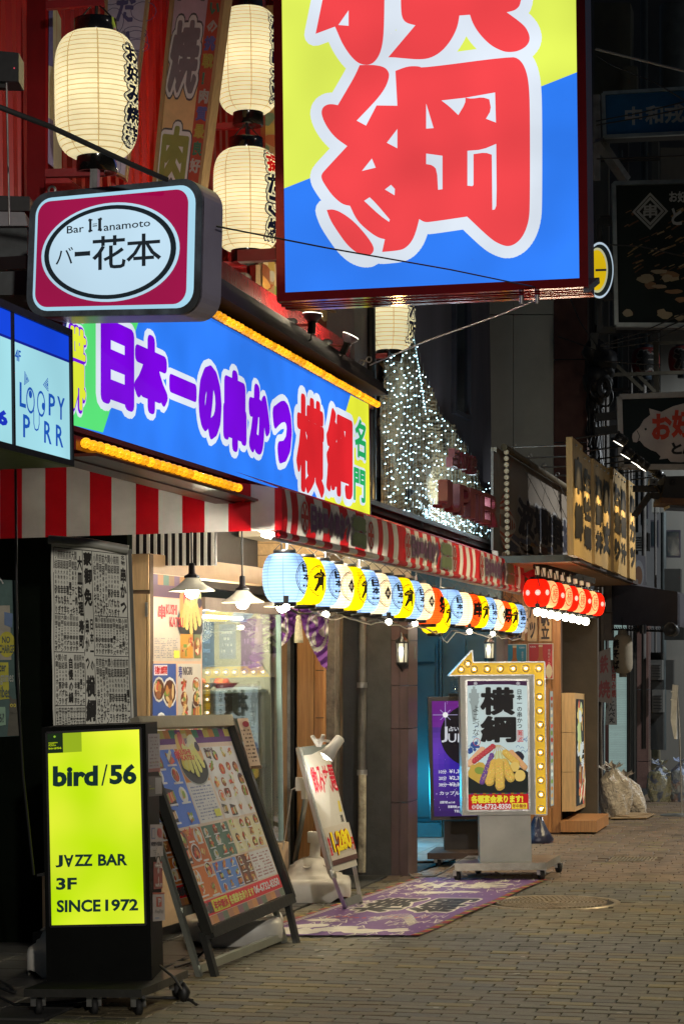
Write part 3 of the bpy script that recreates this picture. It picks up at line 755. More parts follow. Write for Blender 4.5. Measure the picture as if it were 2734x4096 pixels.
# frame strips (left, right, bottom) in front of the panel
e = .045/fB.w; ev = .045/fB.h
for nm, q in (('frame_edge', (0, 0, 1, ev)), ('frame_edge', (0, ev, e, 1)), ('frame_edge', (1-e, ev, 1, 1))):
    m = MB(); m.slab(fB.box(*q), .012, w=.0); m.build(nm, frm, big)
for k in (1, 2):
    m = MB(); a = fB.at(0, 0, -k*dep/3)-V((0, 0, .006)); b = fB.at(1, 0, -k*dep/3)-V((0, 0, .006)); m.bar(a, b, .008, .008); m.build('bottom_seam', frm, big)
fP = fB.off(-.008)
m = MB(); Q = lambda x, y: fP.pp(*z_big(x, y), 0)
zt = lambda x, y: fP.pp(*z_big(x, y))
L_, Rt = e, 1-e
A0 = fP.at(L_, ev); A1 = fP.at(Rt, ev); T1 = fP.at(Rt, 1); T0 = fP.at(L_, 1)
d1 = zt(100, 682); d2 = zt(1212, 258)
m.poly([A0, A1, A1.lerp(T1, (d2.z-A1.z)/(T1.z-A1.z)), A0.lerp(T0, (d1.z-A0.z)/(T0.z-A0.z))], BLU)
m.poly([A0.lerp(T0, (d1.z-A0.z)/(T0.z-A0.z)), A1.lerp(T1, (d2.z-A1.z)/(T1.z-A1.z)), T1, T0], YEL)
m.build('acrylic_panel', LIT, big)
K1 = [(397,236),(450,235),(487,243),(503,262),(503,283),(490,318),(460,360),(386,437),(420,455),(458,382),(533,383),(526,257),(570,240),(612,240),(622,247),(940,205),(972,212),(995,245),(1008,300),(1012,400),(1012,740),(1008,800),(990,850),(965,880),(935,893),(905,885),(870,865),(785,784),(650,804),(630,804),(612,793),(600,840),(585,875),(560,900),(535,907),(478,912),(488,866),(462,860),(420,830),(385,795),(362,745),(335,740),(300,710),(275,675),(260,650),(258,632),(275,612),(352,529),(310,500),(278,460),(258,415),(262,390),(280,378),(300,377),(318,381),(345,335),(380,275)]
K1h = [[(637,375),(664,464),(637,466)],[(692,364),(779,354),(778,375),(753,417),(720,385)],[(779,354),(886,335),(889,444),(853,430),(872,398),(865,360),(840,352),(800,358)],[(533,467),(533,537),(495,517)],[(441,574),(455,607),(405,619)],[(637,556),(696,564),(696,685),(680,687),(676,615),(660,598),(637,594)],[(786,546),(840,542),(890,521),(892,740),(885,758),(876,760),(874,560),(850,552),(808,558),(808,670),(803,674),(786,672)],[(510,669),(524,684),(523,707),(488,686)],[(413,727),(433,714),(455,735),(506,795),(503,803),(470,780)]]
K2 = [(278,760),(300,757),(330,768),(375,800),(420,850),(447,890),(448,910),(435,924),(415,925),(385,915),(350,885),(315,835),(290,795)]
K3 = [(275,-60),(238,123),(308,97),(318,120),(335,160),(365,205),(395,232),(430,237),(455,222),(475,185),(485,120),(487,-60)]
K3h = [[(357,38),(357,94),(320,91)]]
K4 = [(545,-60),(546,40),(552,70),(568,85),(598,92),(500,208),(520,208),(560,212),(610,216),(650,212),(690,190),(725,150),(750,100),(757,57),(795,54),(805,85),(830,125),(870,165),(910,185),(935,190),(970,186),(1000,168),(1012,145),(1008,120),(990,90),(928,45),(960,38),(980,15),(982,-60)]
shapes = [(K1, K1h), (K2, []), (K3, K3h), (K4, [])]
ol = MB(); rd = MB(); cnt = 0
rr = 42*1.1059/F*d0*1.02
for out, hs in shapes:
    o_ = chaikin(out)
    P3 = [fP.pp(*z_big(*p)) for p in o_]; H3 = [[fP.pp(*z_big(*p)) for p in chaikin(h, 45, 1)] for h in hs]
    rd.holes([P3]+H3, RED, fP.n*.009)
    ol.holes([P3], WHT, fP.n*.0035)
    ux = (fP.c[1]-fP.c[0]).normalized()
    n_ = len(P3)
    for i in range(n_):
        a, b = P3[i], P3[(i+1) % n_]; cnt += 1
        if (b-a).length < 1e-5: continue
        t = (b-a).normalized(); nn = fP.n.cross(t).normalized(); off = fP.n*(.0036+cnt*4e-6)
        ol.poly([a+nn*-rr+off, b+nn*-rr+off, b+nn*rr+off, a+nn*rr+off], WHT)
        ol.poly([b+off+ux*rr*math.cos(k*.449)+UP*rr*math.sin(k*.449) for k in range(14)], WHT)
# trim anything above the sign's top is out of frame; keep the outline inside the panel height
ol.build('white_outline', LIT, big, label='white outline behind the red characters')
rd.build('lettering', LIT, big, label='fat red characters, the lower one whole and the upper one cut by the picture')
m = MB(); m.bar(fB.at(.99, .01, -.05)+V((0, 0, -.03)), fB.at(1.01, .03, -.28), .03, .03); m.build('hinge_bracket', STEEL, big)
for u in (.78, .83):
    m = MB(); c = fB.at(u, 0, -.12); m.tube([c, c-V((0, 0, .05))], .012, 8); m.build('eye_bolt', GALV, big)
m = MB(); m.bar(fB.at(-.14, .10, -.1), fB.at(0, .10, -.1), .06, .06); m.build('support_arm', REDP, big)
m = MB(); m.bar(fB.at(-.14, .72, -.1), fB.at(0, .72, -.1), .06, .06); m.build('support_arm', REDP, big)

# ---------------------------------------------------------------- long blue sign above the awning
XS = -2.97
pA = PX(1478, 2074, XS); pT2 = PX(1492, 1626, XS); pN = PX(268, 1700, XS)
blue = thing('fascia_sign', 'long lit blue sign with purple lettering running along the shop front', 'sign', (XS, (pA.y+pN.y)/2, pA.z))
fS0 = faceX(XS, pN.y, pA.y+.015, pA.z-.02, pT2.z+.02)
m = MB(); m.slab(fS0, .14, w=-.012); m.build('sign_box', DRED, blue)
iu, iv = .018/fS0.w, .022/fS0.h
fS = fS0.box(iu, iv, 1-iu, 1-iv)
m = MB(); m.face(fS, BLU)
def reg(pts, col, w): m.poly([V((XS+w, min(max(p.y, fS.c[0].y), fS.c[1].y), min(max(p.z, fS.c[0].z), fS.c[2].z))) for p in [fS.pp(*q) for q in pts]], col)
reg([(150, 600), (600, 1100), (410, 1730), (150, 1700)], GRN, .002)
reg([(1500, 1620), (1400, 1580), (1275, 2010), (1500, 2080)], S('#f0f53c'), .002)
m.build('acrylic_panel', LIT, blue)
for q in ((0, 0, 1, iv), (0, 1-iv, 1, 1), (1-iu, iv, 1, 1-iv)):
    m = MB(); m.slab(fS0.box(*q), .014, w=.006); m.build('frame_edge', DRED, blue)
LET = [('日', 397, 526, 1262, 1652, 'p'), ('本', 531, 660, 1310, 1678, 'p'), ('一', 672, 776, 1472, 1645, 'p'), ('の', 789, 876, 1463, 1748, 'p'), ('串', 888, 976, 1471, 1812, 'p'), ('か', 990, 1070, 1533, 1822, 'p'), ('つ', 1086, 1158, 1602, 1850, 'p'), ('横', 1181, 1287, 1563, 1994, 'r'), ('綱', 1301, 1401, 1620, 2003, 'r'), ('名', 1416, 1454, 1669, 1841, 'g'), ('門', 1411, 1452, 1868, 2013, 'g')]
cc = {'p': PUR, 'r': S('#e2262e'), 'g': S('#22b060')}
for i, (ch, xa, xb, ya, yb, k) in enumerate(LET):
    ex = {'の': 26, 'つ': 22, 'か': 14, '串': 12}.get(ch, 2)
    f = fS.vpq(xa-3, xb+3, ya-ex, yb+ex)
    bd = {'p': .082, 'r': .05, 'g': .03}[k]; yb_ = None
    if ch in 'のつか': bd = .10
    if ch == '一': bd = .06; yb_ = (.19, .55)
    bo = bd+(.085 if k != 'g' else .075)
    if ch == '一': bo = bd+.07
    m = MB(); m.fat(f, ch, WHT, .004, bo, bd, 2 if k == 'r' else 3, yb_); m.build('white_outline', LIT, blue)
    m = MB(); m.fat(f, ch, cc[k], .009, bd, bd, 2 if k == 'r' else 3, yb_); m.build('letter', LIT, blue)
for ch, q in (('元', (250, 335, 1165, 1290)), ('世', (262, 335, 1292, 1450)), ('界', (275, 334, 1440, 1650))):
    f = fS.vpq(*q); m = MB()
    for r_, c, w_ in ((.23, WHT, .004), (.15, PUR, .007), (.075, S('#e6f23a'), .010)): m.fat(f, ch, c, w_, r_, .075, 1)
    m.build('letter', LIT, blue)
# rows of amber bulbs above and below the blue sign
AMB = glow('amber_bulb', (1.0, .42, .02), 2.6)
def amber():
    m = bpy.data.materials.new('amber_lens'); m.use_nodes = True; n = m.node_tree.nodes; L = m.node_tree.links; b = n['Principled BSDF']
    b.inputs['Base Color'].default_value = (.8, .35, .01, 1); b.inputs['Roughness'].default_value = .15
    tc = n.new('ShaderNodeTexCoord'); vo = n.new('ShaderNodeTexVoronoi'); vo.inputs['Scale'].default_value = 140
    L.new(tc.outputs['Object'], vo.inputs['Vector']); mr = n.new('ShaderNodeMapRange'); mr.inputs[2].default_value = .8
    mr.inputs[3].default_value = 2.2; mr.inputs[4].default_value = .8; L.new(vo.outputs['Distance'], mr.inputs[0])
    oi = n.new('ShaderNodeObjectInfo'); m2 = n.new('ShaderNodeMapRange'); m2.inputs[3].default_value = .55; m2.inputs[4].default_value = 1.25
    L.new(oi.outputs['Random'], m2.inputs[0]); mu = n.new('ShaderNodeMath'); mu.operation = 'MULTIPLY'; L.new(mr.outputs[0], mu.inputs[0]); L.new(m2.outputs[0], mu.inputs[1])
    b.inputs['Emission Color'].default_value = (1, .40, .01, 1); L.new(mu.outputs[0], b.inputs['Emission Strength']); return m
AL = amber()
def chain(name, label, X, ya, yb, z, r, pitch, group):
    t = thing(name, label, 'light strip', (X, (ya+yb)/2, z), group)
    m = MB(); m.box(X-.05, ya-.03, z-r*1.3, X-.03, yb+.03, z+r*1.3); m.build('mounting_strip', DRED, t)
    b = MB(); b.ball((X, ya, z), r, 10, 7, sc3=(1.1, .95, 1)); o0 = b.build('bulb', AL, t, loc=(X, ya, z)); y = ya+pitch
    while y < yb:
        o = o0.copy(); COL.objects.link(o); o.parent = t; o.location = V((X, y, z+(R()-.5)*.003))-V(t['_w']); y += pitch
    return t
ztop = PX(1490, 1612, XS+.03).z; zbot = PX(600, 1842, XS+.07).z
chain('bulb_strip', 'row of glowing amber bulbs along the top edge of the long blue sign', XS+.03, PX(560, 1200, XS).y, PX(1490, 1620, XS).y, ztop+.008, .021, .080, 'amber bulb rows on the long blue sign')
chain('bulb_strip', 'row of glowing amber bulbs under the near end of the long blue sign', XS+.07, PX(275, 1700, XS).y, PX(905, 1960, XS).y, zbot-.006, .021, .082, 'amber bulb rows on the long blue sign')
m = MB(); m.box(XS-.1, pN.y, fS0.c[0].z-.115, XS-.0, PX(1150, 1960, XS).y, fS0.c[0].z-.012); m.build('bulb_backing', DRED, blue)
m = MB(); m.box(XS-.05, pN.y, zbot-.060, XS+.12, PX(1150, 1960, XS).y, zbot-.048); m.build('bulb_tray', mat('tray_brown', (.10, .02, .01), .3), blue)

# ---------------------------------------------------------------- rounded bar sign
def rrect(f, u0, v0, u1, v1, r, w, n=7):
    ru, rv = r/f.w, r/f.h; out = []
    for cx, cy, a0 in ((u1-ru, v1-rv, 0), (u0+ru, v1-rv, 90), (u0+ru, v0+rv, 180), (u1-ru, v0+rv, 270)):
        for k in range(n+1):
            a = math.radians(a0+90*k/n); out.append(f.at(cx+ru*math.cos(a), cy+rv*math.sin(a), w))
    return out
hq = [z_han(148, 800), z_han(1148, 788), z_han(1140, 0), z_han(180, 78)]
hq = [(106, 1268), (800, 1256), (812, 708), (124, 776)]
fH = faceD(hq, [8.55, 8.25, 8.25, 8.55])
han = thing('bar_sign', 'rounded crimson box sign with a white oval reading Bar Hanamoto', 'sign', fH.at(.5, 0))
GRIME = mat('grimy_frame', (.10, .13, .16), .5, .3, var=.5, scale=12, bump=.3, dirt=.7)
o_ = rrect(fH, 0, 0, 1, 1, .085, 0)
m = MB(); m.prism(o_, -fH.n*.17); m.build('casing', mat('grimy_side', (.34, .31, .40), .4, .3, var=.15, scale=3, bump=.05, dirt=.3), han)
i_ = rrect(fH, .035, .045, .965, .955, .07, .006); oo = rrect(fH, 0, 0, 1, 1, .085, .006)
m = MB(); n_ = len(o_); m.add(oo+i_, [(k, (k+1) % n_, (k+1) % n_+n_, k+n_) for k in range(n_)])
m.add([p-fH.n*.02 for p in oo]+oo, [(k, (k+1) % n_, (k+1) % n_+n_, k+n_) for k in range(n_)]); m.build('rim', GRIME, han)
m = MB(); m.poly(rrect(fH, .035, .045, .965, .955, .07, .003), S('#a8d8ee')); m.build('white_edge', LIT, han)
m = MB(); m.poly(rrect(fH, .052, .075, .925, .925, .055, .007), (.33, .002, .06)); m.build('crimson_panel', LIT, han)
m = MB(); m.disc(fH, .485, .485, .400, .382, S('#b8dcf0'), .011, 60); m.disc(fH, .485, .485, .382, .362, (.004, .01, .015), .013, 60)
m.disc(fH, .485, .485, .352, .330, S('#c4e2f4'), .015, 60); m.build('oval', LIT, han)
INK = (.006, .012, .018)
m = MB()
f = fH.sub((277, 938), (345, 931), (345, 901), (277, 908)); m.text(f, 'Bar', INK, .018, .008)
f = fH.sub((366, 930), (414, 925), (414, 876), (366, 881)); m.text(f, 'H', INK, .018, .045)
m.text(f.box(.22, .12, .78, .88), 'H', S('#c4e2f4'), .0205, .0)
for cu, cv in ((.05, .06), (.05, .94), (.95, .06), (.95, .94)): m.ring(f, cu, cv, .13, .13, .06, INK, .018, 10)
f = fH.sub((424, 928), (610, 908), (610, 884), (424, 902)); m.text(f, 'anamoto', INK, .018, .006)
for ch, x0, y0, x1, y1, bd in (('バ', 232, 995, 302, 1062, .0), ('ー', 308, 1010, 370, 1030, .0), ('花', 378, 950, 512, 1085, .012), ('本', 514, 942, 654, 1072, .012)):
    sl = -.07; f = fH.sub((x0, y1), (x1, y1+sl*(x1-x0)), (x1, y0+sl*(x1-x0)), (x0, y0)); m.text(f, ch, INK, .018, bd)
m.build('lettering', LIT, han)
m = MB(); m.bar(fH.at(.3, 1, -.1), fH.at(.3, 1.2, -.1), .03); m.build('hanger', GALV, han)
m = MB(); m.bar(fH.at(0, .5, -.13), fH.at(-.5, .5, -.13), .05); m.build('wall_arm', BLK, han)
m = MB(); m.lathe([(.012, -.003), (.02, -.003), (.02, .003), (.012, .003)], fH.at(.1, 1.03, -.03), 12, axis=fH.n); m.build('ring_eye', GALV, han)

# ---------------------------------------------------------------- lit tenant box at the left edge
XL = -2.6
q0 = PX(284, 1868, XL); q1 = PX(284, 1322, XL); qn = PX(-400, 1700, XL)
loo = thing('tenant_sign_box', 'pale blue lit box sign reading LOOPY PURR at the left edge', 'sign', (XL, q0.y, q0.z))
fL0 = faceX(XL, qn.y, q0.y, q0.z, q1.z)
m = MB(); m.slab(fL0, .30, w=-.01); m.build('box', mat('dark_box_metal', (.05, .035, .04), .35, .5, var=.3, dirt=.3), loo)
dk = mat('dark_trim', (.02, .018, .022), .4, .4)
m = MB(); m.slab(fL0.box(0, 0, 1, .045), .02, w=.012); m.build('bottom_trim', dk, loo)
m = MB(); m.slab(fL0.box(0, .945, 1, 1), .02, w=.012); m.build('top_trim', dk, loo)
m = MB(); m.slab(fL0.box(.988, .045, 1, .945), .02, w=.012); m.build('end_trim', dk, loo)
fL = fL0
vb = (fL.pp(270, 1450).z-fL.c[0].z)/fL.h
m = MB(); m.rectp(fL, 0, vb+.018, .988, .945, S('#0b45e0'), .003); m.rectp(fL, 0, vb, .988, vb+.018, S('#0a1c90'), .0035); m.build('blue_header', lit('lit_acrylic_glossy', 1.0), loo)
ud = (fL.pp(45, 1600).y-fL.c[0].y)/fL.w; ui = (fL.pp(50, 1600).y-fL.c[0].y)/fL.w
m = MB(); m.rectp(fL, 0, .045, ud-.004, vb, S('#a6e2ec'), .003); m.build('tenant_panel', LIT, loo)
m = MB(); m.rectp(fL, ui, .045, .988, vb, S('#a2dce8'), .003); lp_ = m.build('tenant_panel', LIT, loo)
m = MB(); m.slab(fL.box(ud-.004, .045, ui, .945), .01, w=.01); m.build('divider', dk, loo)
TB = S('#1552b4'); m = MB()
for s_, xa, ya, xb, yb, bd in (('4F', 152, 615, 216, 770, .01), ('L', 205, 995, 276, 1298, .015), ('P', 538, 1125, 612, 1400, .015), ('Y', 636, 1157, 722, 1443, .015), ('P', 245, 1364, 325, 1650, .015), ('R', 486, 1440, 571, 1715, .015), ('R', 621, 1482, 706, 1752, .015)):
    x0, y0 = z_loo(xa, ya); x1, y1 = z_loo(xb, yb); m.text(fL.vpq(x0, x1, y0, y1), s_, TB, .006, bd)
for cx, cy, rx, ry in ((330, 1208, 48, 130), (452, 1248, 46, 130)):
    a = z_loo(cx, cy); c = fL.pp(*a); cy_ = (c.y-fL.c[0].y)/fL.w; cz_ = (c.z-fL.c[0].z)/fL.h
    e1 = fL.pp(*z_loo(cx+rx, cy)); ru = abs(e1.y-c.y)/fL.w; rv = ry*.349/F*8.4/fL.h
    m.ring(fL, cy_, cz_, ru, rv, .006, TB, .006, 28)
    m.disc(fL, cy_+ru*(-.1 if cx < 400 else .45), cz_+rv*(.45 if cx < 400 else -.15), ru*.4, rv*.3, TB, .0075, 12)
for pts in (((262, 868), (318, 985), (257, 1033)), ((530, 948), (537, 1112), (474, 1028))):
    q = [fL.pp(*z_loo(*p), .006) for p in pts]; c_ = (q[0]+q[1]+q[2])/3
    for k, cl in ((1, TB), (.82, S('#a2dce8')), (.66, TB), (.48, S('#a2dce8')), (.32, TB)): m.poly([c_.lerp(p, k)+V(((1-k)*.004, 0, 0)) for p in q], cl)
uu = [((p.y-fL.c[0].y)/fL.w, (p.z-fL.c[0].z)/fL.h) for p in [fL.pp(*z_loo(*q)) for q in ((368, 1325), (368, 1470), (380, 1535), (398, 1550), (418, 1540), (430, 1480), (430, 1345))]]
m.stroke(fL, uu, .004, TB, .006)
m.build('lettering', LIT, loo)
x0, y0 = z_loo(0, 1295); m = MB(); m.text(fL.vpq(-18, 24, 1632, 1708), '6', S('#1230c0'), .006, .06); m.build('lettering', LIT, loo)

# ---------------------------------------------------------------- striped awning
XA = -2.75
a0 = PX(1112, 2124, XA); a1 = PX(2092, 2372, XA); at_ = PX(1126, 1954, XA); YA0, YA1 = a0.y, a1.y; zA0, zA1 = a1.z, at_.z
zA0 = (a0.z+a1.z)/2
awn = thing('awning', 'red and white striped canvas awning printed with shop name badges', 'awning', (XA, (YA0+YA1)/2, zA0))
CAN = cloth('awning_canvas', .5); CANV = cloth('valance_canvas', .08)
CR, CW = (.50, .008, .014), (.62, .60, .55)
fv = faceX(XA, YA0, YA1, zA0, zA1)
stops = [(190, 'R')]   # boundaries measured along the valance
def vu(zx): return (fv.pp(*z_lan(zx, 400)).y-YA0)/fv.w
xs = [170, 190, 228, 268, 322]
marks = [(160, 200, 'R'), (200, 232, 'W'), (232, 268, 'R')]
def stripes(za, zb, n, first): return [(za+(zb-za)*k/n, za+(zb-za)*(k+1)/n, first if k % 2 == 0 else ('W' if first == 'R' else 'R')) for k in range(n)]
bands = [(100, 200, 'R'), (200, 228, 'W'), (228, 268, 'R')]+stripes(268, 695, 9, 'W')+stripes(695, 862, 6, 'W')+stripes(862, 1170, 13, 'R')+stripes(1170, 1295, 7, 'R')+stripes(1295, 1548, 15, 'R')+[(1548, 1600, 'R')]
nv = 7
for za, zb, c in bands:
    u0, u1 = max(0, vu(za)), min(1, vu(zb))
    if u1 <= u0: continue
    m = MB(); cs = CR if c == 'R' else CW
    # slightly rippled cloth, rounded hem
    vs = []
    for j in range(nv+1):
        v = j/nv
        for u in (u0, (u0+u1)/2, u1):
            y = YA0+u*fv.w; w_ = .006*math.sin(y*9)*(1-v)+.012*math.sin(v*3.1)
            vs.append(fv.at(u, v, w_))
    m.add(vs, [(j*3+i, j*3+i+1, j*3+i+4, j*3+i+3) for j in range(nv) for i in range(2)], cs, True)
    m.tube([fv.at(u0, -.0, -.004), fv.at(u1, -.0, -.004)], .018, 8, cs, cap=False)
    m.build('stripe', CANV, awn)
# badges
def wheel(m, f, u, v, r, col, bg_, w):
    ru = r/f.w; rv = r/f.h
    m.disc(f, u, v, ru*1.15, rv*1.15, bg_, w, 20); m.ring(f, u, v, ru, rv, ru*.16, col, w+.002, 20)
    for k in range(6):
        a = k*math.pi/3; m.stroke(f, [(u+ru*.2*math.cos(a), v+rv*.2*math.sin(a)), (u+ru*.85*math.cos(a), v+rv*.85*math.sin(a))], ru*.28, col, w+.002)
    m.disc(f, u, v, ru*.25, rv*.25, col, w+.0035, 10)
GL = (.28, .26, .26); BP = (.16, .07, .15); BG = (.17, .22, .11)
for (w1, ta, tb, ga, gb, w2) in ((295, 328, 556, 562, 642, 673), (885, 903, 1062, 1072, 1132, 1152), (1308, 1324, 1442, 1447, 1490, 1507)):
    m = MB(); wheel(m, fv, vu(w1), .5, .082, (.45, .06, .05), (.5, .47, .45), .016); wheel(m, fv, vu(w2), .5, .082, (.45, .06, .05), (.5, .47, .45), .016)
    f = fv.box(vu(ta), .22, vu(tb), .80); 
    for s_, fb_, cl in (('日本一の串かつ', f, BP), ('横綱', fv.box(vu(ga), .12, vu(gb), .88), BG)):
        if s_ == '横綱':
            fl_ = [(fb_.box(0, .52, 1, 1), '横'), (fb_.box(0, 0, 1, .48), '綱')]
        else: fl_ = [(fb_.box(i/7+.008, 0, (i+1)/7-.008, 1), ch) for i, ch in enumerate(s_)]
        for fq, ch in fl_:
            yb_ = (.19, .55) if ch == '一' else None
            m.fat(fq, ch, GL, .016, .14, .06, 1, yb_, 1e-5); m.fat(fq, ch, cl, .0205, .06, .06, 1, yb_, 1e-5)
    m.build('badge', CANV, awn)
# near end cloth: vertical stripes facing the camera
fe = faceY(-420, 1800, 1126, 2124, YA0-.004)
eb = [(-420, -250, 'W'), (-250, -90, 'R'), (-90, 0, 'W'), (0, 88, 'R'), (88, 181, 'W'), (181, 266, 'R'), (266, 359, 'W'), (359, 446, 'R'), (446, 543, 'W'), (543, 634, 'R'), (634, 729, 'W'), (729, 818, 'R'), (818, 913, 'W'), (913, 1003, 'R'), (1003, 1098, 'W'), (1098, 1127, 'R')]
def ytop(x): return 1835+(x-285)*.018 if x < 285 else 1836+(x-285)*(1954-1836)/(1126-285)
def ybot(x): return 2155-(x)*.031
for xa, xb_, c in eb:
    m = MB(); nn_ = 8; vs = []
    for j in range(nn_+1):
        t = j/nn_
        for x in (xa, (xa+xb_)/2, xb_):
            y = ybot(x)+(ytop(x)-ybot(x))*t
            w_ = .006*math.sin(x*.03)+.012*math.exp(-((t-.28)/.05)**2)*(1 if x < 560 else .2)+.004*math.sin(x*.15+t*9)
            vs.append(PY(x, y, YA0-.004-w_+.10*0))
    m.add(vs, [(j*3+i, j*3+i+1, j*3+i+4, j*3+i+3) for j in range(nn_) for i in range(2)], CR if c == 'R' else CW, True)
    m.build('end_stripe', CAN, awn)
m = MB(); m.poly([(XA, YA0, zA1), (XA, YA1, zA1), (-3.3, YA1, zA1+.1), (-3.9, YA1, zA1+.1), (-3.9, YA0, zA1+.45)], CR)
m.add([(XA, YA1, zA0), (XA-.9, YA1, zA0+.1), (XA-.9, YA1, zA1), (XA, YA1, zA1)], [(0, 1, 2, 3)], CR); m.build('top_sheet', CAN, awn)
m = MB(); m.tube([(XA-.03, YA0+.02, zA0-.02), (XA-.03, YA1-.02, zA0-.02)], .012, 6); m.build('front_rail', GALV, awn)

# ---------------------------------------------------------------- fluorescent batten and lamp boxes under the awning
tb = thing('fluorescent_tube', 'thin white fluorescent batten under the near corner of the awning', 'light', (XA-.12, YA0+1.2, zA0))
m = MB(); m.tube([(XA-.09, YA0+.05, zA0+.0), (XA-.09, YA0+2.6, zA0+.0)], .011, 8); m.build('tube', glow('white_tube', (1, .92, .76), 130), tb)
m = MB(); m.box(XA-.12, YA0+.02, zA0+.018, XA-.06, YA0+2.65, zA0+.04); m.build('batten', mat('white_enamel', (.7, .68, .62), .4), tb)
for k in range(3):
    t2 = thing('fluorescent_tube', ['thin tube light behind the middle of the awning valance', 'thin tube light behind the awning above the blue doorway', 'thin tube light behind the far end of the awning'][k], 'light', (XA-.3, YA0+3.1+k*1.9, zA0+.1), 'tube lights behind the awning valance')
    m = MB(); y = YA0+3.1+k*1.9; m.tube([(XA-.3, y, zA0+.12), (XA-.3, y+1.2, zA0+.12)], .012, 8); m.build('tube', glow('warm_tube', (1, .84, .56), 150), t2)
    m = MB(); m.box(XA-.33, y-.02, zA0+.136, XA-.27, y+1.22, zA0+.155); m.build('batten', mat('white_enamel', (.7, .68, .62), .4), t2)
# ================================================================ LANTERNS
BULBW = glow('white_bulb', (1, .90, .70), 34)
# ---- big cream lanterns on the red brackets
PAP = paper('cream_lantern_paper', .40)
CREAM = S('#f8f0cc')
def lantern_prof(H, Rm, rc, n, rib):
    pr = []
    for i in range(n*2+1):
        t = i/(n*2); a = abs(2*t-1)
        r = rc+(Rm-rc)*(1-a**5.0)**.62 if a < 1 else rc
        r += rib if i % 2 else 0
        pr.append((r, H*t))
    return pr
def rad(pr, z):
    for (r0, z0), (r1, z1) in zip(pr[:-1], pr[1:]):
        if z0 <= z <= z1: return max(r0, r1)
    return pr[0][0]
def wrap(m, c, pr, H, ch, ang, width, z0, z1, col, r=.05, w=.002, tilt=0, fatn=True, res=1):
    """character painted on the lantern: ang = bearing on the paper, width in radians"""
    base = r
    def draw(r_, c_, w_):
        ps, _ = fat(ch, r_, res); x0, x1, y0, y1 = fat(ch, base, res)[1]
        for i, p in enumerate(ps):
            pts = []
            for x, y in p:
                a = ang+((x-x0)/(x1-x0)-.5)*width; z = z0+(z1-z0)*(y-y0)/(y1-y0)
                rr_ = rad(pr, min(max(z, 0), H))+w_+i*2e-6
                pts.append(V(c)+V((rr_*math.cos(a), rr_*math.sin(a), z)))
            m.poly(pts, c_)
    return draw
def big_lantern(cx, ytop, ybot, wpx, d, label, chars, tb_top, reds=(), ang0=None, extra=True):
    c0 = P(cx, ybot, d); H = P(cx, ytop, d).z-c0.z; Rm = wpx/2/F*d
    t = thing('paper_lantern', label, 'lantern', c0, 'big cream lanterns on the red wall')
    rc = Rm*.50; pr = lantern_prof(H, Rm, rc, 50, Rm*.014)
    m = MB()
    m.lathe(pr, c0, 40, CREAM, colf=lambda i, k: S('#cdb98a') if i % 4 == 3 else CREAM)
    m.build('shade', PAP, t)
    m = MB()
    for k in range(8):   # paper seams
        a = math.radians(22+45*k)
        for i in range(len(pr)-1):
            q = []
            for (r_, z_), s_ in ((pr[i], -1), (pr[i], 1), (pr[i+1], 1), (pr[i+1], -1)):
                aa = a+s_*.02; q.append(c0+V(((r_+.0015)*math.cos(aa), (r_+.0015)*math.sin(aa), z_)))
            m.poly(q, S('#c9b68a'))
    m.build('paper_seam', PAP, t, kind='stuff')
    capm = mat('black_lacquer', (.008, .008, .008), .15, coat=.5, var=0, bump=0)
    m = MB(); m.lathe([(rc*1.0, H-.01), (rc*1.04, H), (rc*1.04, H+H*.11), (rc*.98, H+H*.112), (rc*.96, H+.01)], c0, 32); m.build('top_ring', capm, t)
    m = MB(); m.lathe([(rc*.99, .01), (rc*.99, -H*.12), (rc*.9, -H*.12), (0, -H*.10)], c0, 32, axis=V((.04, -.02, 1))); m.build('bottom_ring', capm, t)
    m = MB(); m.tube([c0+V((-rc*.9, 0, H*1.11)), c0+V((-rc*.4, 0, H*1.2)), c0+V((0, 0, H*1.25)), c0+V((rc*.4, 0, H*1.2)), c0+V((rc*.9, 0, H*1.11))], .004, 5)
    m.tube([c0+V((0, 0, H*1.05)), c0+V((.01, 0, H*1.32))], .008, 6); m.build('hanger', CORD, t)
    m = MB(); base = .045
    n_ = len(chars); z_hi = H*tb_top; z_lo = H*.06
    a0 = ang0 if ang0 is not None else math.radians(-22)
    m2 = MB()
    for i, ch in enumerate(chars):
        ht = (z_hi-z_lo)/n_; z1 = z_hi-i*ht; z0_ = z1-ht*.92
        for r_, c_, w_ in ((base+.13, (.02, .02, .03), .0015), (base+.085, CREAM, .003), (base, (.01, .012, .03) if ch not in reds else S('#c01818'), .0045)):
            dr_ = wrap(m, c0, pr, H, ch, a0, .62 if n_ > 3 else .75, z0_, z1, None, base); dr_(r_, c_, w_)
    m.build('lettering', PAP, t)
    lamp(t, c0+V((0, 0, H*.52)), .75*(Rm/.18)**2*(H/.55), (1, .92, .72), .04)
    return t
AV = lambda px: math.atan2(-(ray(px, 0).normalized().x*0+ray(px, 2600).y), -ray(px, 2600).x)
def side_angle(px, off):   # bearing facing the camera, turned by off degrees to the right
    r = ray(px, 2600); return math.atan2(-r.y, -r.x)+math.radians(off)
big_lantern(388, 134, 630, 328, 9.9, 'widest cream paper lantern at the upper left, lettered down its right side', 'お好み焼き', .87, ang0=side_angle(388, 62))
big_lantern(992, 36, 452, 246, 12.8, 'upper of two stacked cream lanterns left of the huge sign', '元祖串カツ', .9, ang0=side_angle(992, 66))
big_lantern(988, 598, 1002, 262, 12.75, 'lower of two stacked cream lanterns left of the huge sign, with a red top character', '揚たこ焼', .93, reds=('揚',), ang0=side_angle(988, 56))
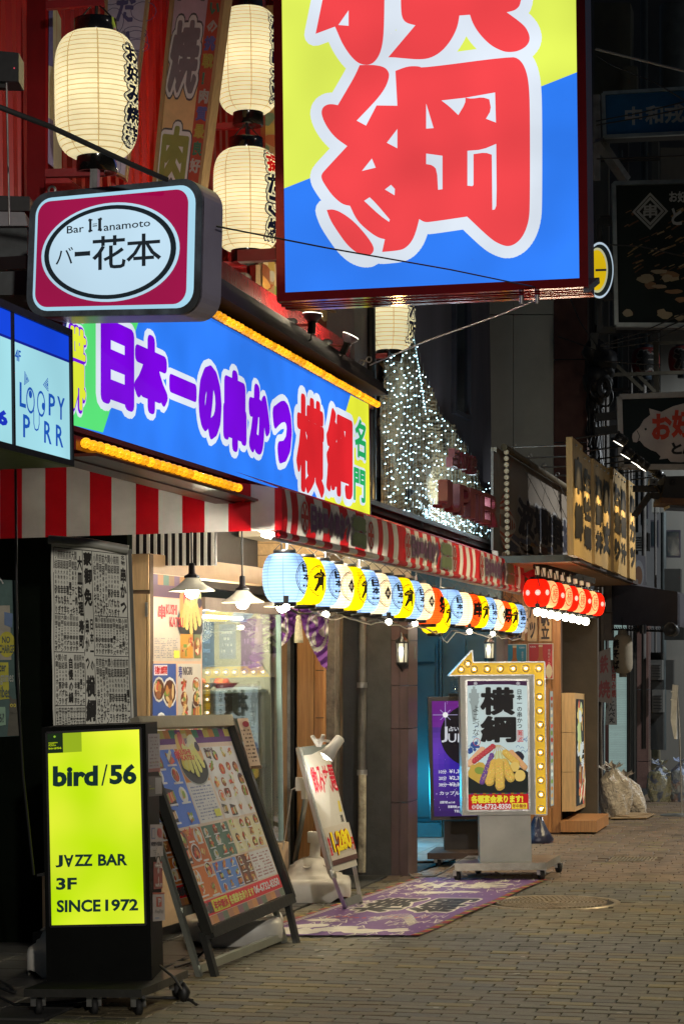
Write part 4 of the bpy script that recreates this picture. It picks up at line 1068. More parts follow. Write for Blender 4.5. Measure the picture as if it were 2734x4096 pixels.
big_lantern(1556, 1010, 1402, 208, 15.5, 'cream paper lantern hanging below the huge sign beside the fairy lights', '元祖大阪', .95, ang0=side_angle(1556, 66))
big_lantern(1130, 420, 690, 170, 15.6, 'cream lantern almost hidden behind the left edge of the huge sign', 'お', .3, ang0=side_angle(1130, 90))

# ---- small round lanterns under the awning
SP = paper('coloured_lantern_paper', .38)
LB, LY, LC, LO = S('#90b6ec'), S('#ffe00a'), S('#f6e2c0'), S('#ff5a1c')
def small_lantern(px, py, d, col, kind, label, group, rpx=88, hpx=95, X=None, mt=SP, power=.55, seam=None, name='round_lantern', angoff=60, lampc=(1, .85, .6), capcol=None):
    c = P(px, py, d); Rm = rpx/F*d; H = 2*hpx/F*d; c0 = c-V((0, 0, H/2))
    t = thing(name, label, 'lantern', c0, group)
    n = 16; pr = []
    rc = Rm*.5
    for i in range(n*2+1):
        s_ = i/(n*2); a = abs(2*s_-1); r_ = rc+(Rm-rc)*math.sqrt(max(0, 1-a**2.05)); r_ += (Rm*.014 if i % 2 else 0); pr.append((r_, H*s_))
    dk_ = tuple(x*.72 for x in col); m = MB(); m.lathe(pr, c0, 32, col, colf=lambda i, k: dk_ if i % 2 else col); m.build('shade', mt, t)
    m = MB(); seam = seam or tuple(x*.55 for x in col)
    for k in range(8):
        a = math.radians(10+45*k)
        for i in range(len(pr)-1):
            q = []
            for (r_, z_), s_ in ((pr[i], -1), (pr[i], 1), (pr[i+1], 1), (pr[i+1], -1)):
                aa = a+s_*.018; q.append(c0+V(((r_+.001)*math.cos(aa), (r_+.001)*math.sin(aa), z_)))
            m.poly(q, seam)
    m.build('paper_seam', mt, t, kind='stuff')
    m = MB(); m.lathe([(rc*.95, H-.004), (rc*1.02, H-.004), (rc*1.02, H+.018), (rc*.9, H+.018), (rc*.9, H)], c0, 20); m.build('top_ring', BLK, t)
    m = MB(); m.lathe([(rc*.9, 0), (rc*.9, -.02), (rc*1.02, -.02), (rc*1.02, .004), (rc*.95, .004)], c0, 20); m.build('bottom_ring', BLK, t)
    # painted mark
    K = (.012, .012, .012)
    m = MB(); a0 = side_angle(px, angoff)
    def pt(x, y, w_=.002):
        a = a0+x; z = H/2+y; return c0+V(((rad(pr, z)+w_)*math.cos(a), (rad(pr, z)+w_)*math.sin(a), z))
    if kind in ('text', 'sumo', 'square', 'red'):
        for rr_, tt in ((.72, .035), (.64, .02)):
            for k in range(28):
                b, e_ = 2*math.pi*k/28, 2*math.pi*(k+1)/28; q = []
                for r_, an in ((rr_, b), (rr_, e_), (rr_-tt, e_), (rr_-tt, b)): q.append(pt(r_*math.cos(an), r_*H*.46*math.sin(an)))
                m.poly(q, K)
            if kind in ('square', 'sumo') and rr_ > .7: continue
    if kind in ('text', 'red', 'fullred'):
        s_ = {'text': '日本一', 'red': '串', 'fullred': '祭'}[kind]
        for i, ch in enumerate(s_):
            n3 = len(s_); zt_ = H*.27-i*H*.54/n3
            ps, (x0, x1, y0, y1) = fat(ch, .05, 1)
            if ch == '一': y0, y1 = .0, .75
            for p in ps: m.poly([pt(((x-x0)/(x1-x0)-.5)*(.62 if n3 > 1 else 1.0), zt_-H*.5/n3+H*.5/n3*(y-y0)/(y1-y0), .003) for x, y in p], K)
    if kind == 'square':
        for q in ([(-.30, 0), (0, -.34), (.30, 0), (0, .34)],): m.poly([pt(x, y*H*.5, .003) for x, y in q], K)
    if kind == 'sumo':
        sil = [(-.05, .50), (.06, .50), (.09, .36), (.25, .38), (.42, .22), (.34, .14), (.22, .20), (.18, -.05), (.22, -.42), (.10, -.46), (.02, -.2), (-.12, -.22), (-.34, -.48), (-.46, -.40), (-.28, -.08), (-.24, .1), (-.44, .06), (-.5, .18), (-.25, .34), (-.08, .34)]
        m.holes([[pt(x*.9, y*H*.5, .003) for x, y in sil]], K, V((0, 0, 0)))
    if kind == 'dots':
        for k in range(8):
            a = 2*math.pi*k/8-a0+.2
            m.poly([pt(a+.20*math.cos(j*.524), H*.105*math.sin(j*.524), .0025) for j in range(12)], (1, .93, .8))
            m.poly([pt(a, .006), pt(a, -.006), pt(a+.785, -.006), pt(a+.785, .006)], (1, .93, .8))
    if kind == 'crest':
        for rr_, tt in ((.5, .05),):
            for k in range(20):
                b, e_ = 2*math.pi*k/20, 2*math.pi*(k+1)/20
                m.poly([pt(r_*math.cos(an), r_*H*.7*math.sin(an)) for r_, an in ((rr_, b), (rr_, e_), (rr_-tt, e_), (rr_-tt, b))], (.6, .1, .03))
        ps, (x0, x1, y0, y1) = fat('横', .0, 1)
        for p in ps: m.poly([pt(((x-x0)/(x1-x0)-.5)*.6, ((y-y0)/(y1-y0)-.5)*H*.45, .0025) for x, y in p], (.6, .1, .03))
    if m.v: m.build('painted_mark', mt, t)
    lamp(t, c0+V((0, 0, H*.36)), power*(Rm/.11)**2, lampc, .015)
    return t, c0, H, Rm
seq = [(195, 'b', 'text'), (305, 'y', 'sumo'), (390, 'b', 'text'), (470, 'w', 'square'), (545, 'y', 'sumo'), (625, 'b', 'text'), (695, 'w', 'square'), (765, 'b', 'text'), (830, 'y', 'sumo'), (890, 'b', 'text'), (950, 'w', 'square'), (1008, 'o', 'fullred'), (1048, 'y', 'sumo'), (1120, 'b', 'text'), (1178, 'w', 'none'), (1229, 'o', 'red'), (1275, 'y', 'sumo'), (1322, 'b', 'text'), (1370, 'w', 'square'), (1410, 'o', 'fullred'), (1450, 'y', 'sumo'), (1492, 'b', 'text'), (1530, 'w', 'square')]
nm = {'b': ('pale blue', LB), 'y': ('yellow', LY), 'w': ('cream', LC), 'o': ('orange', LO)}
km = {'text': 'with column lettering', 'sumo': 'with a black wrestler figure', 'square': 'with a black diamond', 'fullred': 'with a big black character', 'red': 'with a ringed black character', 'none': 'turned blank side out'}
ordn = ['first', 'second', 'third', 'fourth', 'fifth', 'sixth', 'seventh', 'eighth', 'ninth', 'tenth', 'eleventh', 'twelfth', 'thirteenth', 'fourteenth', 'fifteenth', 'sixteenth', 'seventeenth', 'eighteenth', 'nineteenth', 'twentieth', 'twenty-first', 'twenty-second', 'last']
XLN = -2.85; sl_pos = []
for i, (zx, c, k) in enumerate(seq):
    px = 1000+(zx+(4 if i else 3))*.7015; d = (PX(px, 2400, XLN)-O).dot(FW)
    py = 2312+(px-1139)*(2480-2312)/(2075-1139)
    if i == 12: py += 42
    if i == 11: py += 10
    t, c0, H, Rm = small_lantern(px, py, d, nm[c][1], k, '%s paper lantern %s, %s from the near end of the row' % (nm[c][0], km[k], ordn[i]), 'round lanterns along the awning', rpx=86*11.3/d*(1.02+.05*R()), hpx=96*11.3/d*(1.01+.05*R()), power=.9+.5*R(), angoff=60+(R()-.5)*24)
    sl_pos.append((c0, H, Rm))
    m = MB(); top = c0+V((0, 0, H)); m.tube([top+V((-Rm*.5, 0, .015)), top+V((0, 0, .07)), top+V((Rm*.5, 0, .015))], .0025, 4)
    m.tube([top+V((0, 0, .06)), V((top.x, top.y, 2.30))], .0028, 4); m.build('hanging_wire', CORD, t)
# string of clear bulbs under the lantern row
sb = thing('bulb_string', 'cable with bright white bulbs strung beneath the round lanterns', 'light string', sl_pos[0][0])
m = MB(); pts = []
for i, (c0, H, Rm) in enumerate(sl_pos): pts += [c0+V((.03, 0, -.035-.012*(i % 3))), c0+V((.03, .15, -.055+.01*(i % 2)))]
m.tube(pts, .006, 5); m.build('cable', CORD, sb)
m = MB(); m.tube([p+V((.02, .05, -.012)) for p in pts[2:]], .0035, 5); m.build('cable', mat('clear_cable', (.5, .48, .4), .4), sb)
first = None
for zx, zy in ((205, 755), (430, 796), (790, 838), (938, 848), (1100, 876), (1250, 893), (1382, 905)):
    px, py = z_lan(zx, zy); p = PX(px, py, XLN+.04)
    m = MB(); m.ball(p, .021, 10, 8, sc3=(1, 1, .85)); m.build('bulb', BULBW, sb); m = MB(); m.tube([p+V((0, 0, .02)), p+V((0, 0, .06))], .014, 8); m.build('socket', BLKR, sb)
# small black lamp boxes hanging behind the valance
for i, (zx, zy) in enumerate(((205, 345), (425, 402), (618, 448), (945, 530), (1085, 565))):
    p = PX(*z_lan(zx, zy), XLN-.05); t = thing('lamp_box', ['small black lamp box at the awning corner above the nearest lantern', 'small black lamp box under the first valance badge', 'small black lamp box between the first and second badges', 'small black lamp box under the second valance badge', 'small black lamp box above the orange lantern'][i], 'lamp box', p, 'black lamp boxes under the awning')
    m = MB(); m.box(p.x-.03, p.y-.07, p.z-.02, p.x+.03, p.y+.07, p.z+.03); m.build('box', BLK, t)
    m = MB(); m.tube([p+V((0, 0, -.02)), p+V((0, .0, -.14))], .006, 6); m.build('stem', GALV, t)

# ---- red and cream lanterns of the far restaurant
RDL = S('#ff2a14'); CRL = S('#fff0a8')
RP = paper('red_lantern_paper', .55)
for i in range(9):
    t_ = i/8; px = 2146+(2372-2146)*t_**.92; d = 18.45+.6*t_; py = 2372+(2418-2372)*t_
    red = i % 2 == 0
    lab = '%s round lantern, %s of the nine under the timber canopy' % ('red' if red else 'cream', ['first', 'second', 'third', 'fourth', 'fifth', 'sixth', 'seventh', 'eighth', 'last'][i])
    small_lantern(px, py, d, RDL if red else CRL, 'dots' if red else 'crest', lab, 'red and cream lanterns under the timber canopy', rpx=54-9*t_, hpx=55-9*t_, mt=RP, power=.8, seam=(.5, .01, .01) if red else (.8, .6, .3), angoff=50, lampc=(1, .8, .5))
for i in range(8):
    t_ = i/7; p = P(2148+(2335-2148)*t_+(6 if i > 3 else 0), 2448+t_*38, 18.35+.6*t_)
    t = thing('bare_bulb', 'white globe bulb hanging below the red lanterns, %s from the left' % ['first', 'second', 'third', 'fourth', 'fifth', 'sixth', 'seventh', 'eighth'][i], 'light bulb', p, 'globe bulbs below the red lanterns')
    m = MB(); m.ball(p, .033, 12, 8, sc3=(1, 1, 1)); m.build('globe', glow('globe_bulb', (1, .92, .66), 30), t)
    m = MB(); m.tube([p+V((0, 0, .03)), p+V((0, 0, .07))], .02, 8); m.build('socket', BLK, t)
    m = MB(); m.tube([p+V((0, 0, .07)), p+V((.02, 0, .22)), p+V((-.02, 0, .4))], .004, 4); m.build('flex', CORD, t)
rl = thing('lantern_rail', 'dark rail carrying glass plugs above the red lanterns', 'rail', P(2250, 2290, 20))
m = MB(); m.bar(P(2140, 2262, 18.5), P(2370, 2325, 19.1), .05, .05); m.build('rail', BLKR, rl)
for i in range(9):
    t_ = i/8; p = P(2147+(2350-2147)*t_, 2290+t_*48, 18.45+.6*t_)
    m = MB(); m.tube([p+V((0, 0, .05)), p+V((0, 0, -.02))], .018, 8); m.build('glass_plug', mat('frosted_plug', (.7, .62, .45), .2, emit=.25, ecol=(.9, .7, .4)), rl)
    m = MB(); m.tube([p, p-V((0, 0, .10))], .006, 6); m.build('pin', STEEL, rl)
fg = thing('red_cloth', 'folded red cloth hanging beside the first red lantern', 'cloth', P(2115, 2330, 18.8))
m = MB(); q = [P(2088, 2296, 18.8), P(2142, 2272, 18.8), P(2128, 2300, 18.8), P(2117, 2320, 18.75), P(2090, 2304, 18.9)]
m.poly([q[0], q[3], q[1]], (.5, .01, .02)); m.poly([q[1], q[3], q[3]+V((.05, 0, .02)), P(2142, 2300, 18.8)], (.35, .005, .01)); m.build('cloth', mat('red_cloth', (.5, .01, .02), .8), fg)

# ---- pendant lamps with enamel shades
for i, (x, yr, yt, ys, w_, ct, lab) in enumerate(((768, 2362, 2311, 2252, 186, 2128, 'white enamel pendant lamp nearest the camera, over the display case'), (970, 2407, 2361, 2303, 172, 2120, 'white enamel pendant lamp over the middle of the glass case'), (1128, 2424, 2392, 2352, 150, 2160, 'white enamel pendant lamp half hidden behind the nearest round lantern'))):
    p = PX(x, yr, -3.2); d = (p-O).dot(FW); R0 = w_/2/F*d; h = (yr-yt)/F*d; hs = (yt-ys)/F*d
    t = thing('pendant_lamp', lab, 'lamp', p, 'enamel pendant lamps over the display case')
    m = MB(); m.lathe([(R0, -.004), (R0, .0), (R0*.62, h*.40), (R0*.30, h*.86), (R0*.26, h*1.02)], p, 40); m.lathe([(R0*.26, h), (R0*.6, h*.36), (R0*.985, -.003)], p, 40)
    m.build('shade', mat('milk_enamel', (.86, .80, .62), .18, var=.05, bump=0, emit=.10, ecol=(.9, .82, .6)), t)
    m = MB(); m.lathe([(R0*.34, h*.98), (R0*.34, h+hs*.12), (R0*.26, h+hs*.18), (R0*.15, h+hs*.3), (R0*.13, h+hs*.95), (.01, h+hs)], p, 20); m.build('socket', BLK, t)
    m = MB(); m.ball(p+V((0, 0, -.008)), R0*.30, 16, 10, sc3=(1, 1, .95)); m.build('bulb', glow('pendant_bulb', (1, .88, .62), 130), t)
    m = MB(); m.tube([p+V((0, 0, h+hs*.9)), V((p.x, p.y, PX(x, ct, -3.2).z))], .0045, 6); m.build('cord', CORD, t)

# ---- carriage lanterns on the walls
def coach(px, y0, y1, wpx, d, lab):
    c = P(px, y1, d); s = (y1-y0)/F*d; w_ = wpx/F*d/2
    t = thing('wall_lantern', lab, 'lamp', c, 'black carriage lanterns beside the blue doorway')
    m = MB(); m.lathe([(0, s), (w_*.25, s*.97), (w_*.3, s*.9), (w_*.9, s*.80), (w_*1.05, s*.76), (w_*1.05, s*.72), (w_*.95, s*.72)], c, 6); m.build('roof', BLK, t)
    m = MB(); m.lathe([(w_*.92, s*.26), (w_*.95, s*.22), (w_*.6, s*.14), (w_*.25, s*.08), (0, 0)], c, 6); m.build('foot', BLK, t)
    for k in range(6):
        a = math.pi*k/3; m = MB(); m.bar(c+V((w_*.9*math.cos(a), w_*.9*math.sin(a), s*.73)), c+V((w_*.78*math.cos(a), w_*.78*math.sin(a), s*.25)), .008); m.build('cage_bar', BLK, t)
    m = MB(); m.lathe([(w_*.84, s*.73), (w_*.72, s*.26)], c, 6, smooth=False); m.build('pane', mat('hazy_pane', (.5, .5, .4), .2, emit=.30, ecol=(1, .9, .65)), t)
    m = MB(); m.ball(c+V((w_*-.0, -w_*.75, s*.55)), w_*.42, 10, 8, sc3=(.8, .3, 1.3)); m.build('glow_bulb', glow('coach_bulb', (1, .93, .72), 7), t)
    m = MB(); m.bar(c+V((0, .02, s*.85)), c+V((0, .12, s*.8)), .02); m.box(c.x-w_*.5, c.y+.10, c.z+s*.1, c.x+w_*.5, c.y+.12, c.z+s*.95); m.build('back_plate', BLK, t)
    lamp(t, c+V((0, -w_*1.2, s*.5)), .5, (1, .88, .65), .03)
coach(1608, 2528, 2692, 54, 15.3, 'black carriage lantern lit on the purple tiled pier')
coach(1956, 2540, 2665, 46, 18.5, 'black carriage lantern lit to the right of the blue doorway')
kp = thing('keypad', 'small grey wall unit with a green light beside the blue door', 'keypad', P(1652, 2632, 15.6))
f = faceD([(1640, 2635), (1661, 2635), (1661, 2584), (1640, 2584)], 15.9); m = MB(); m.slab(f, .03); m.build('box', mat('grey_plastic', (.14, .17, .16), .5), kp)
m = MB(); m.disc(f, .45, .18, .22, None, (1, 1, 1), .004, 12); m.build('green_light', glow('green_led', (.1, 1, .25), 5), kp)

# ---- two floodlights on the red fascia, one dark flood by the fairy lights
def flood(base, piv, cup, r, tilt, lab, lit_=True, grp='clamp floodlights'):
    b = P(*base); c = P(*piv); u = P(*cup)
    t = thing('floodlight', lab, 'lamp', b, grp); ax = (u-c).normalized()
    m = MB(); m.lathe([(0, .03), (r*.55, .03), (r*.75, .01), (r*.75, -.02)], b, 20, axis=V((1, -.15, 0))); m.build('wall_disc', BLK, t)
    m = MB(); m.bar(b, c, .03, .015); m.build('arm', mat('brown_arm', (.16, .10, .08), .4, .3), t)
    L = (u-c).length
    m = MB(); m.lathe([(0, -L*.9), (r*.42, -L*.88), (r*.42, L*.25), (r*.55, L*.3), (r*.55, L*.38), (r*.4, L*.4)], c, 20, axis=ax); m.build('holder', BLK, t)
    m = MB(); m.lathe([(r*.45, L*.38), (r*.62, L*.55), (r*.95, L*.95), (r, L*1.15), (r*.97, L*1.22)], c, 28, axis=ax); m.build('reflector', mat('grey_reflector', (.16, .14, .18), .35, .3) if lit_ else BLK, t)
    if lit_:
        m = MB(); m.lathe([(r, L*1.16), (r*.98, L*1.24), (0, L*1.26)], c, 28, axis=ax); m.build('lens', glow('flood_lens', (1, .95, .75), 3.5), t)
        lamp(t, c+ax*L*1.5, 22, (1, .86, .58), .04)
    m = MB(); q = c-ax*L*.9; m.tube([q, q-ax*.03, q.lerp(b, .4)-V((0, 0, .09)), b.lerp(q, .3)-V((0, 0, .02)), b], .006, 6); m.build('flex', BLKR, t)
flood((1165, 1300, 12.66), (1247, 1300, 12.35), (1249, 1262, 12.35), .056, 0, 'grey floodlight pointing straight up on the glossy red fascia', True)
flood((1308, 1382, 13.55), (1382, 1385, 13.25), (1398, 1350, 13.25), .052, 0, 'grey floodlight tilted right, next to the end of the red fascia', True)
flood((1610, 2050, 16.2), (1618, 2000, 16.2), (1624, 1965, 16.2), .062, 0, 'black unlit floodlight standing on the ledge among the fairy lights', False)

# ---- fairy lights over the flaking plaster
fy = thing('fairy_light_curtain', 'curtain of cold white fairy lights hung over the flaking plaster wall', 'fairy lights', PX(1650, 1330, -3.1))
XF = -3.08
wire = mat('clear_wire', (.35, .42, .42), .3, var=0, bump=0)
FL = glow('fairy_led', (.50, .85, 1.0), 9, 'NONE')
tips = []
def wedge_top(x): 
    pts = [(1530, 1430), (1600, 1395), (1652, 1330), (1700, 1480), (1760, 1640), (1800, 1700), (1870, 1780), (1905, 1875), (1935, 1990), (1962, 2050)]
    for (a, ya), (b, yb) in zip(pts[:-1], pts[1:]):
        if a <= x <= b: return ya+(yb-ya)*(x-a)/(b-a)
    return 2050
def wedge_bot(x): return 2030+(x-1530)*.30 if x > 1560 else 2030
wm = MB()
ns_ = 34
for k in range(ns_):
    x = 1538+k*(1958-1538)/(ns_-1); yt, yb = wedge_top(x), wedge_bot(x)
    n_ = 14; pts = [PX(x+(R()-.5)*5, yt+(yb-yt)*j/n_, XF+(R()-.5)*.02) for j in range(n_+1)]
    wm.tube(pts, .0013, 3, cap=False)
    for j in range(int((yb-yt)/32)):
        if R() < .66: tips.append(PX(x+(R()-.5)*9, yt+20+j*32+(R()-.5)*18, XF+.012))
for k in range(26):
    tips.append(PX(1652+k*2.0, 1330+k*13, XF+.02))
for k in range(190):   # dense bunch hanging along the bottom right
    x = 1700+R()*258; y = wedge_bot(x)-R()*(60+max(0, x-1760)*.9); tips.append(PX(x, y, XF+.03*R()))
wm.tube([PX(1652+k*4.2, 1330+k*27, XF+.02) for k in range(13)], .005, 5)
for k in range(60):
    x = 1640+R()*318; y = wedge_bot(x)-R()*120; wm.tube([PX(x, y, XF+.01), PX(x+(R()-.5)*14, y+22, XF+.03)], .003, 4)
wm.build('wire', wire, fy, kind='stuff')
b = MB(); b.ball(tips[0], .004, 6, 4, sc3=(1, 1, 1)); b.tube([tips[0], tips[0]+V((-.0, -.022, -.004))], .003, 4); o0 = b.build('led', FL, fy, loc=tips[0])
for p in tips[1:299]:
    o = o0.copy(); COL.objects.link(o); o.parent = fy; o.location = p-V(fy['_w'])
rest_ = MB()
for p in tips[299:]: rest_.ball(p, .004, 6, 4)
if rest_.v: rest_.build('led_rest', FL, fy, kind='stuff')
for (x, y, pw) in ((1720, 1560, 2.0), (1700, 1850, 2.5), (1850, 2000, 14.0), (1930, 2080, 8), (1590, 1800, .7)):
    lamp(fy, PX(x, y, XF+.14), pw, (.7, .93, 1.0), .10, 'fairy_glow')
lamp(fy, PX(1600, 1930, -2.95), 5, (1, .62, .2), .03, 'warm_uplight')

# ---- carved letters in front of the fairy lights
jl = thing('carved_letters', 'dark red carved letters JUPITER with smaller characters above on the lit wall', 'sign', PX(1850, 2000, -2.78))
fJ = faceX(-2.78, PX(1740, 2000, -2.78).y, PX(1985, 2000, -2.78).y, PX(1985, 2110, -2.78).z, PX(1740, 1900, -2.78).z)
LM = mat('plum_lacquer', (.15, .02, .03), .45, var=.3, bump=.05)
def solid_text(f, t, depth, name, par, mt, bold=.02):
    c = bpy.data.curves.new('t', 'FONT'); c.body = t; c.extrude = .5; c.resolution_u = 3; c.offset = bold
    o = bpy.data.objects.new('t', c); COL.objects.link(o)
    me = bpy.data.meshes.new_from_object(o.evaluated_get(bpy.context.evaluated_depsgraph_get()))
    vs = [tuple(v.co) for v in me.vertices]; fs = [tuple(p.vertices) for p in me.polygons]
    bpy.data.objects.remove(o); bpy.data.curves.remove(c); bpy.data.meshes.remove(me)
    x0, x1 = min(v[0] for v in vs), max(v[0] for v in vs); y0, y1 = min(v[1] for v in vs), max(v[1] for v in vs)
    m = MB(); m.add([f.at((x-x0)/(x1-x0), (y-y0)/(y1-y0), z*depth) for x, y, z in vs], fs); return m.build(name, mt, par)
for i, ch in enumerate('JUPITER'):
    xa = [1746, 1784, 1826, 1862, 1882, 1912, 1942][i]; xb = [1786, 1826, 1862, 1882, 1914, 1944, 1976][i]
    ya = 1910+(xa-1746)*.35; yb = 2040+(xb-1786)*.37
    q = Face(PX(xa, yb-.25*(xb-xa), -2.78), PX(xb, yb, -2.78), PX(xb, ya+.33*(xb-xa), -2.78), PX(xa, ya, -2.78)); solid_text(q, ch, .07, 'letter', jl, LM, .0)
for i, ch in enumerate('占いの館'):
    xa = 1796+i*25; xb = xa+24; ya = 1790+(xa-1796)*.38; yb = 1868+(xa-1796)*.36
    solid_text(Face(PX(xa, yb, -2.8), PX(xb, yb+6, -2.8), PX(xb, ya+8, -2.8), PX(xa, ya, -2.8)), ch, .05, 'letter', jl, LM, .015)
# ================================================================ OBJECTS UNDER THE AWNING
FOOD = [(.50, .22, .06), (.62, .33, .10), (.45, .06, .03), (.70, .50, .22), (.20, .30, .06), (.75, .62, .40), (.30, .12, .05), (.65, .10, .06)]
def dish(m, f, u, v, r, w, plate=(.7, .7, .66)):
    asp = f.w/f.h; r *= .9+.5*R(); k0 = R()
    if k0 < .30:      # a heap of fried or raw pieces without a plate
        for k in range(9): 
            a = R()*3.14; q = r*.9*R(); m.stroke(f, [(u-q*.5+r*(R()-.5), v+asp*r*(R()-.5)), (u+r*(R()-.2)*.9, v+asp*r*(R()-.3)*.9)], r*(.22+.2*R()), random.choice(FOOD), w+.0004+k*.0003)
        return
    if k0 < .45:      # a slate with rows
        m.poly([f.at(min(1, max(0, u+r*x)), min(1, max(0, v+asp*r*y)), w) for x, y in ((-1, -.5), (.8, -.8), (1, .5), (-.8, .8))], (.05, .04, .04))
        for k in range(7): m.disc(f, u+r*(k-3)*.24, v+asp*r*(k-3)*.03, r*.2, r*asp*.42, random.choice(FOOD), w+.0005+k*.0003, 8, .4)
        return
    plate = random.choice([plate, plate, (.62, .6, .52), (.10, .09, .09), (.35, .10, .05)])
    m.disc(f, u, v, r, r*asp*.8, plate, w, 12); m.disc(f, u, v, r*.85, r*asp*.66, random.choice([(.12, .04, .02), (.6, .58, .5), (.25, .08, .03)]), w+.0004, 12)
    for k in range(10):
        a = R()*6.28; q = r*.55*R(); m.disc(f, u+q*math.cos(a), v+q*asp*math.sin(a), r*(.18+.25*R()), r*asp*(.14+.25*R()), random.choice(FOOD), w+.0007+k*.0003, 7, .5)
def skewers(m, f, u, v, r, w, n=5):
    asp = f.w/f.h
    m.disc(f, u, v, r*1.15, r*asp*.62, (.03, .03, .03), w, 24); m.ring(f, u, v, r*1.15, r*asp*.62, r*.05, (.3, .32, .3), w+.0004, 24)
    m.disc(f, u-r*.55, v+r*asp*.55, r*.38, r*asp*.5, (.75, .35, .10), w+.0005, 12, .2); m.disc(f, u-r*.35, v+r*asp*.75, r*.28, r*asp*.4, (.65, .10, .10), w+.0008, 10, .3)
    m.disc(f, u-r*.62, v+r*asp*.12, r*.33, r*asp*.26, (.55, .45, .08), w+.001, 12, .3); m.disc(f, u+r*.5, v+r*asp*.7, r*.45, r*asp*.35, (.65, .72, .35), w+.0012, 12, .3)
    m.disc(f, u+r*.8, v+r*asp*.35, r*.26, r*asp*.22, (.70, .30, .14), w+.0014, 10, .3); m.disc(f, u+r*.78, v+r*asp*.62, r*.2, r*asp*.16, (.04, .03, .05), w+.0016, 10, .2)
    for k in range(n):
        t = k/(n-1)-.5; x0, y0 = u+r*t*.25, v+r*asp*1.05; x1, y1 = u+r*t*1.5, v+r*asp*(-.30+.35*abs(t)*1.6)
        m.stroke(f, [(x0, y0), (x1, y1)], r*.035, (.75, .6, .35), w+.002)
        for j in range(5):
            s_ = .42+j*.13; m.disc(f, x0+(x1-x0)*s_, y0+(y1-y0)*s_, r*.145, r*asp*.14, (.78-.03*(j % 2), .50, .16) if j else (.8, .58, .22), w+.0025+j*.0004+k*.0002, 12, .12)
def lines(m, f, u0, v0, u1, v1, n, col, w, dens=.8, cols=1):
    for c in range(cols):
        a = u0+(u1-u0)*c/cols; b = a+(u1-u0)/cols*.82
        for k in range(n):
            y = v0+(v1-v0)*(k+.25)/n; h = (v1-v0)/n*.42; x = a
            while x < b:
                l_ = (b-a)*(.08+.2*R())
                if R() < dens: m.rectp(f, x, y, min(b, x+l_), y+h, col, w)
                x += l_*1.25
def cream_menu(m, f):    # large poster of the case window
    m.face(f, (.66, .42, .26), .001)
    m.rectp(f, .05, .005, .95, .99, (.72, .50, .33), .0015)
def menu_board(m, f, w0=.002):
    """the crowded picture menu: a grid of dishes on coloured grounds"""
    m.face(f, (.50, .40, .32), w0)
    w = w0+.0006
    for k in range(16): m.rectp(f, k/16, .955, (k+1)/16, 1, [(.5, .2, .04), (.05, .18, .10), (.16, .03, .16), (.45, .36, .06)][k % 4], w)
    m.rectp(f, 0, .925, 1, .957, (.10, .03, .14), w)
    G_ = [(.0, .50, .30, .90, (.08, .16, .55)), (.31, .72, .58, .90, (.45, .16, .03)), (.60, .50, .99, .90, (.52, .60, .72)), (.31, .50, .58, .715, (.55, .60, .62)), (0, .30, .28, .485, (.42, .12, .03)), (.29, .30, .60, .485, (.08, .14, .10)), (.61, .30, .99, .485, (.55, .48, .30)), (0, .13, .26, .29, (.5, .15, .03)), (.27, .13, .55, .29, (.10, .2, .5)), (.56, .13, .72, .29, (.12, .05, .03)), (.73, .13, .99, .29, (.6, .6, .58))]
    for a, b, c, d, cl in G_: m.rectp(f, a, b, c, d, cl, w)
    w += .0006
    for (a, b, c, d, nx, ny) in ((0, .5, .3, .9, 2, 4), (.6, .5, .99, .9, 4, 5), (0, .3, .28, .485, 3, 2), (.29, .3, .60, .485, 3, 3), (.61, .3, .99, .485, 4, 3), (0, .13, .26, .29, 2, 2), (.27, .13, .55, .29, 3, 3), (.56, .13, .72, .29, 2, 3)):
        for i in range(nx):
            for j in range(ny):
                u = a+(c-a)*(i+.5+.35*(R()-.5))/nx; v = b+(d-b)*(j+.55+.35*(R()-.5))/ny; r = (c-a)/nx*.50
                dish(m, f, u, v, min(r, (d-b)/ny*.5*f.h/f.w), w); m.rectp(f, u-r*.7, v-(d-b)/ny*.46, u+r*.6, v-(d-b)/ny*.36, (.8, .8, .76), w+.003)
    skewers(m, f, .46, .80, .13, w)
    for (s_, q, cl) in (('KUSHI', (.32, .865, .46, .895), (.55, .04, .06)), ('KATSU', (.34, .835, .48, .862), (.55, .04, .06)), ('SUSHI', (.62, .87, .72, .895), (.1, .06, .06)), ('串', (.28, .84, .33, .89), (.55, .04, .06))):
        m.text(f.box(*q), s_, cl, w+.005, .02)
    lines(m, f, .33, .51, .57, .70, 11, (.15, .18, .3), w+.001, .7, 5); lines(m, f, .74, .14, .98, .28, 8, (.25, .1, .1), w+.001, .7, 3)
    m.rectp(f, .50, .52, .57, .56, (.85, .8, .08), w+.002)
    m.rectp(f, 0, .045, 1, .122, (.50, .015, .02), w); m.rectp(f, .11, .052, .30, .115, (.9, .8, .04), w+.001)
    m.text(f.box(.12, .058, .29, .108), '年中無休', (.45, .02, .02), w+.003, .03, 'cline'); m.text(f.box(.31, .058, .62, .108), '各種宴会承ります', (.92, .85, .1), w+.003, .03, 'cline')
    m.text(f.box(.63, .062, .97, .108), '06-6732-8350', (.85, .85, .82), w+.003, .03); m.text(f.box(.01, .055, .10, .112), '横綱', (.05, .04, .04), w+.003, .05, 'cline')
    for k in range(16): m.rectp(f, k/16, 0, (k+1)/16, .042, [(.35, .16, .08), (.12, .15, .10), (.2, .1, .12), (.45, .2, .06)][(k*7) % 4], w)

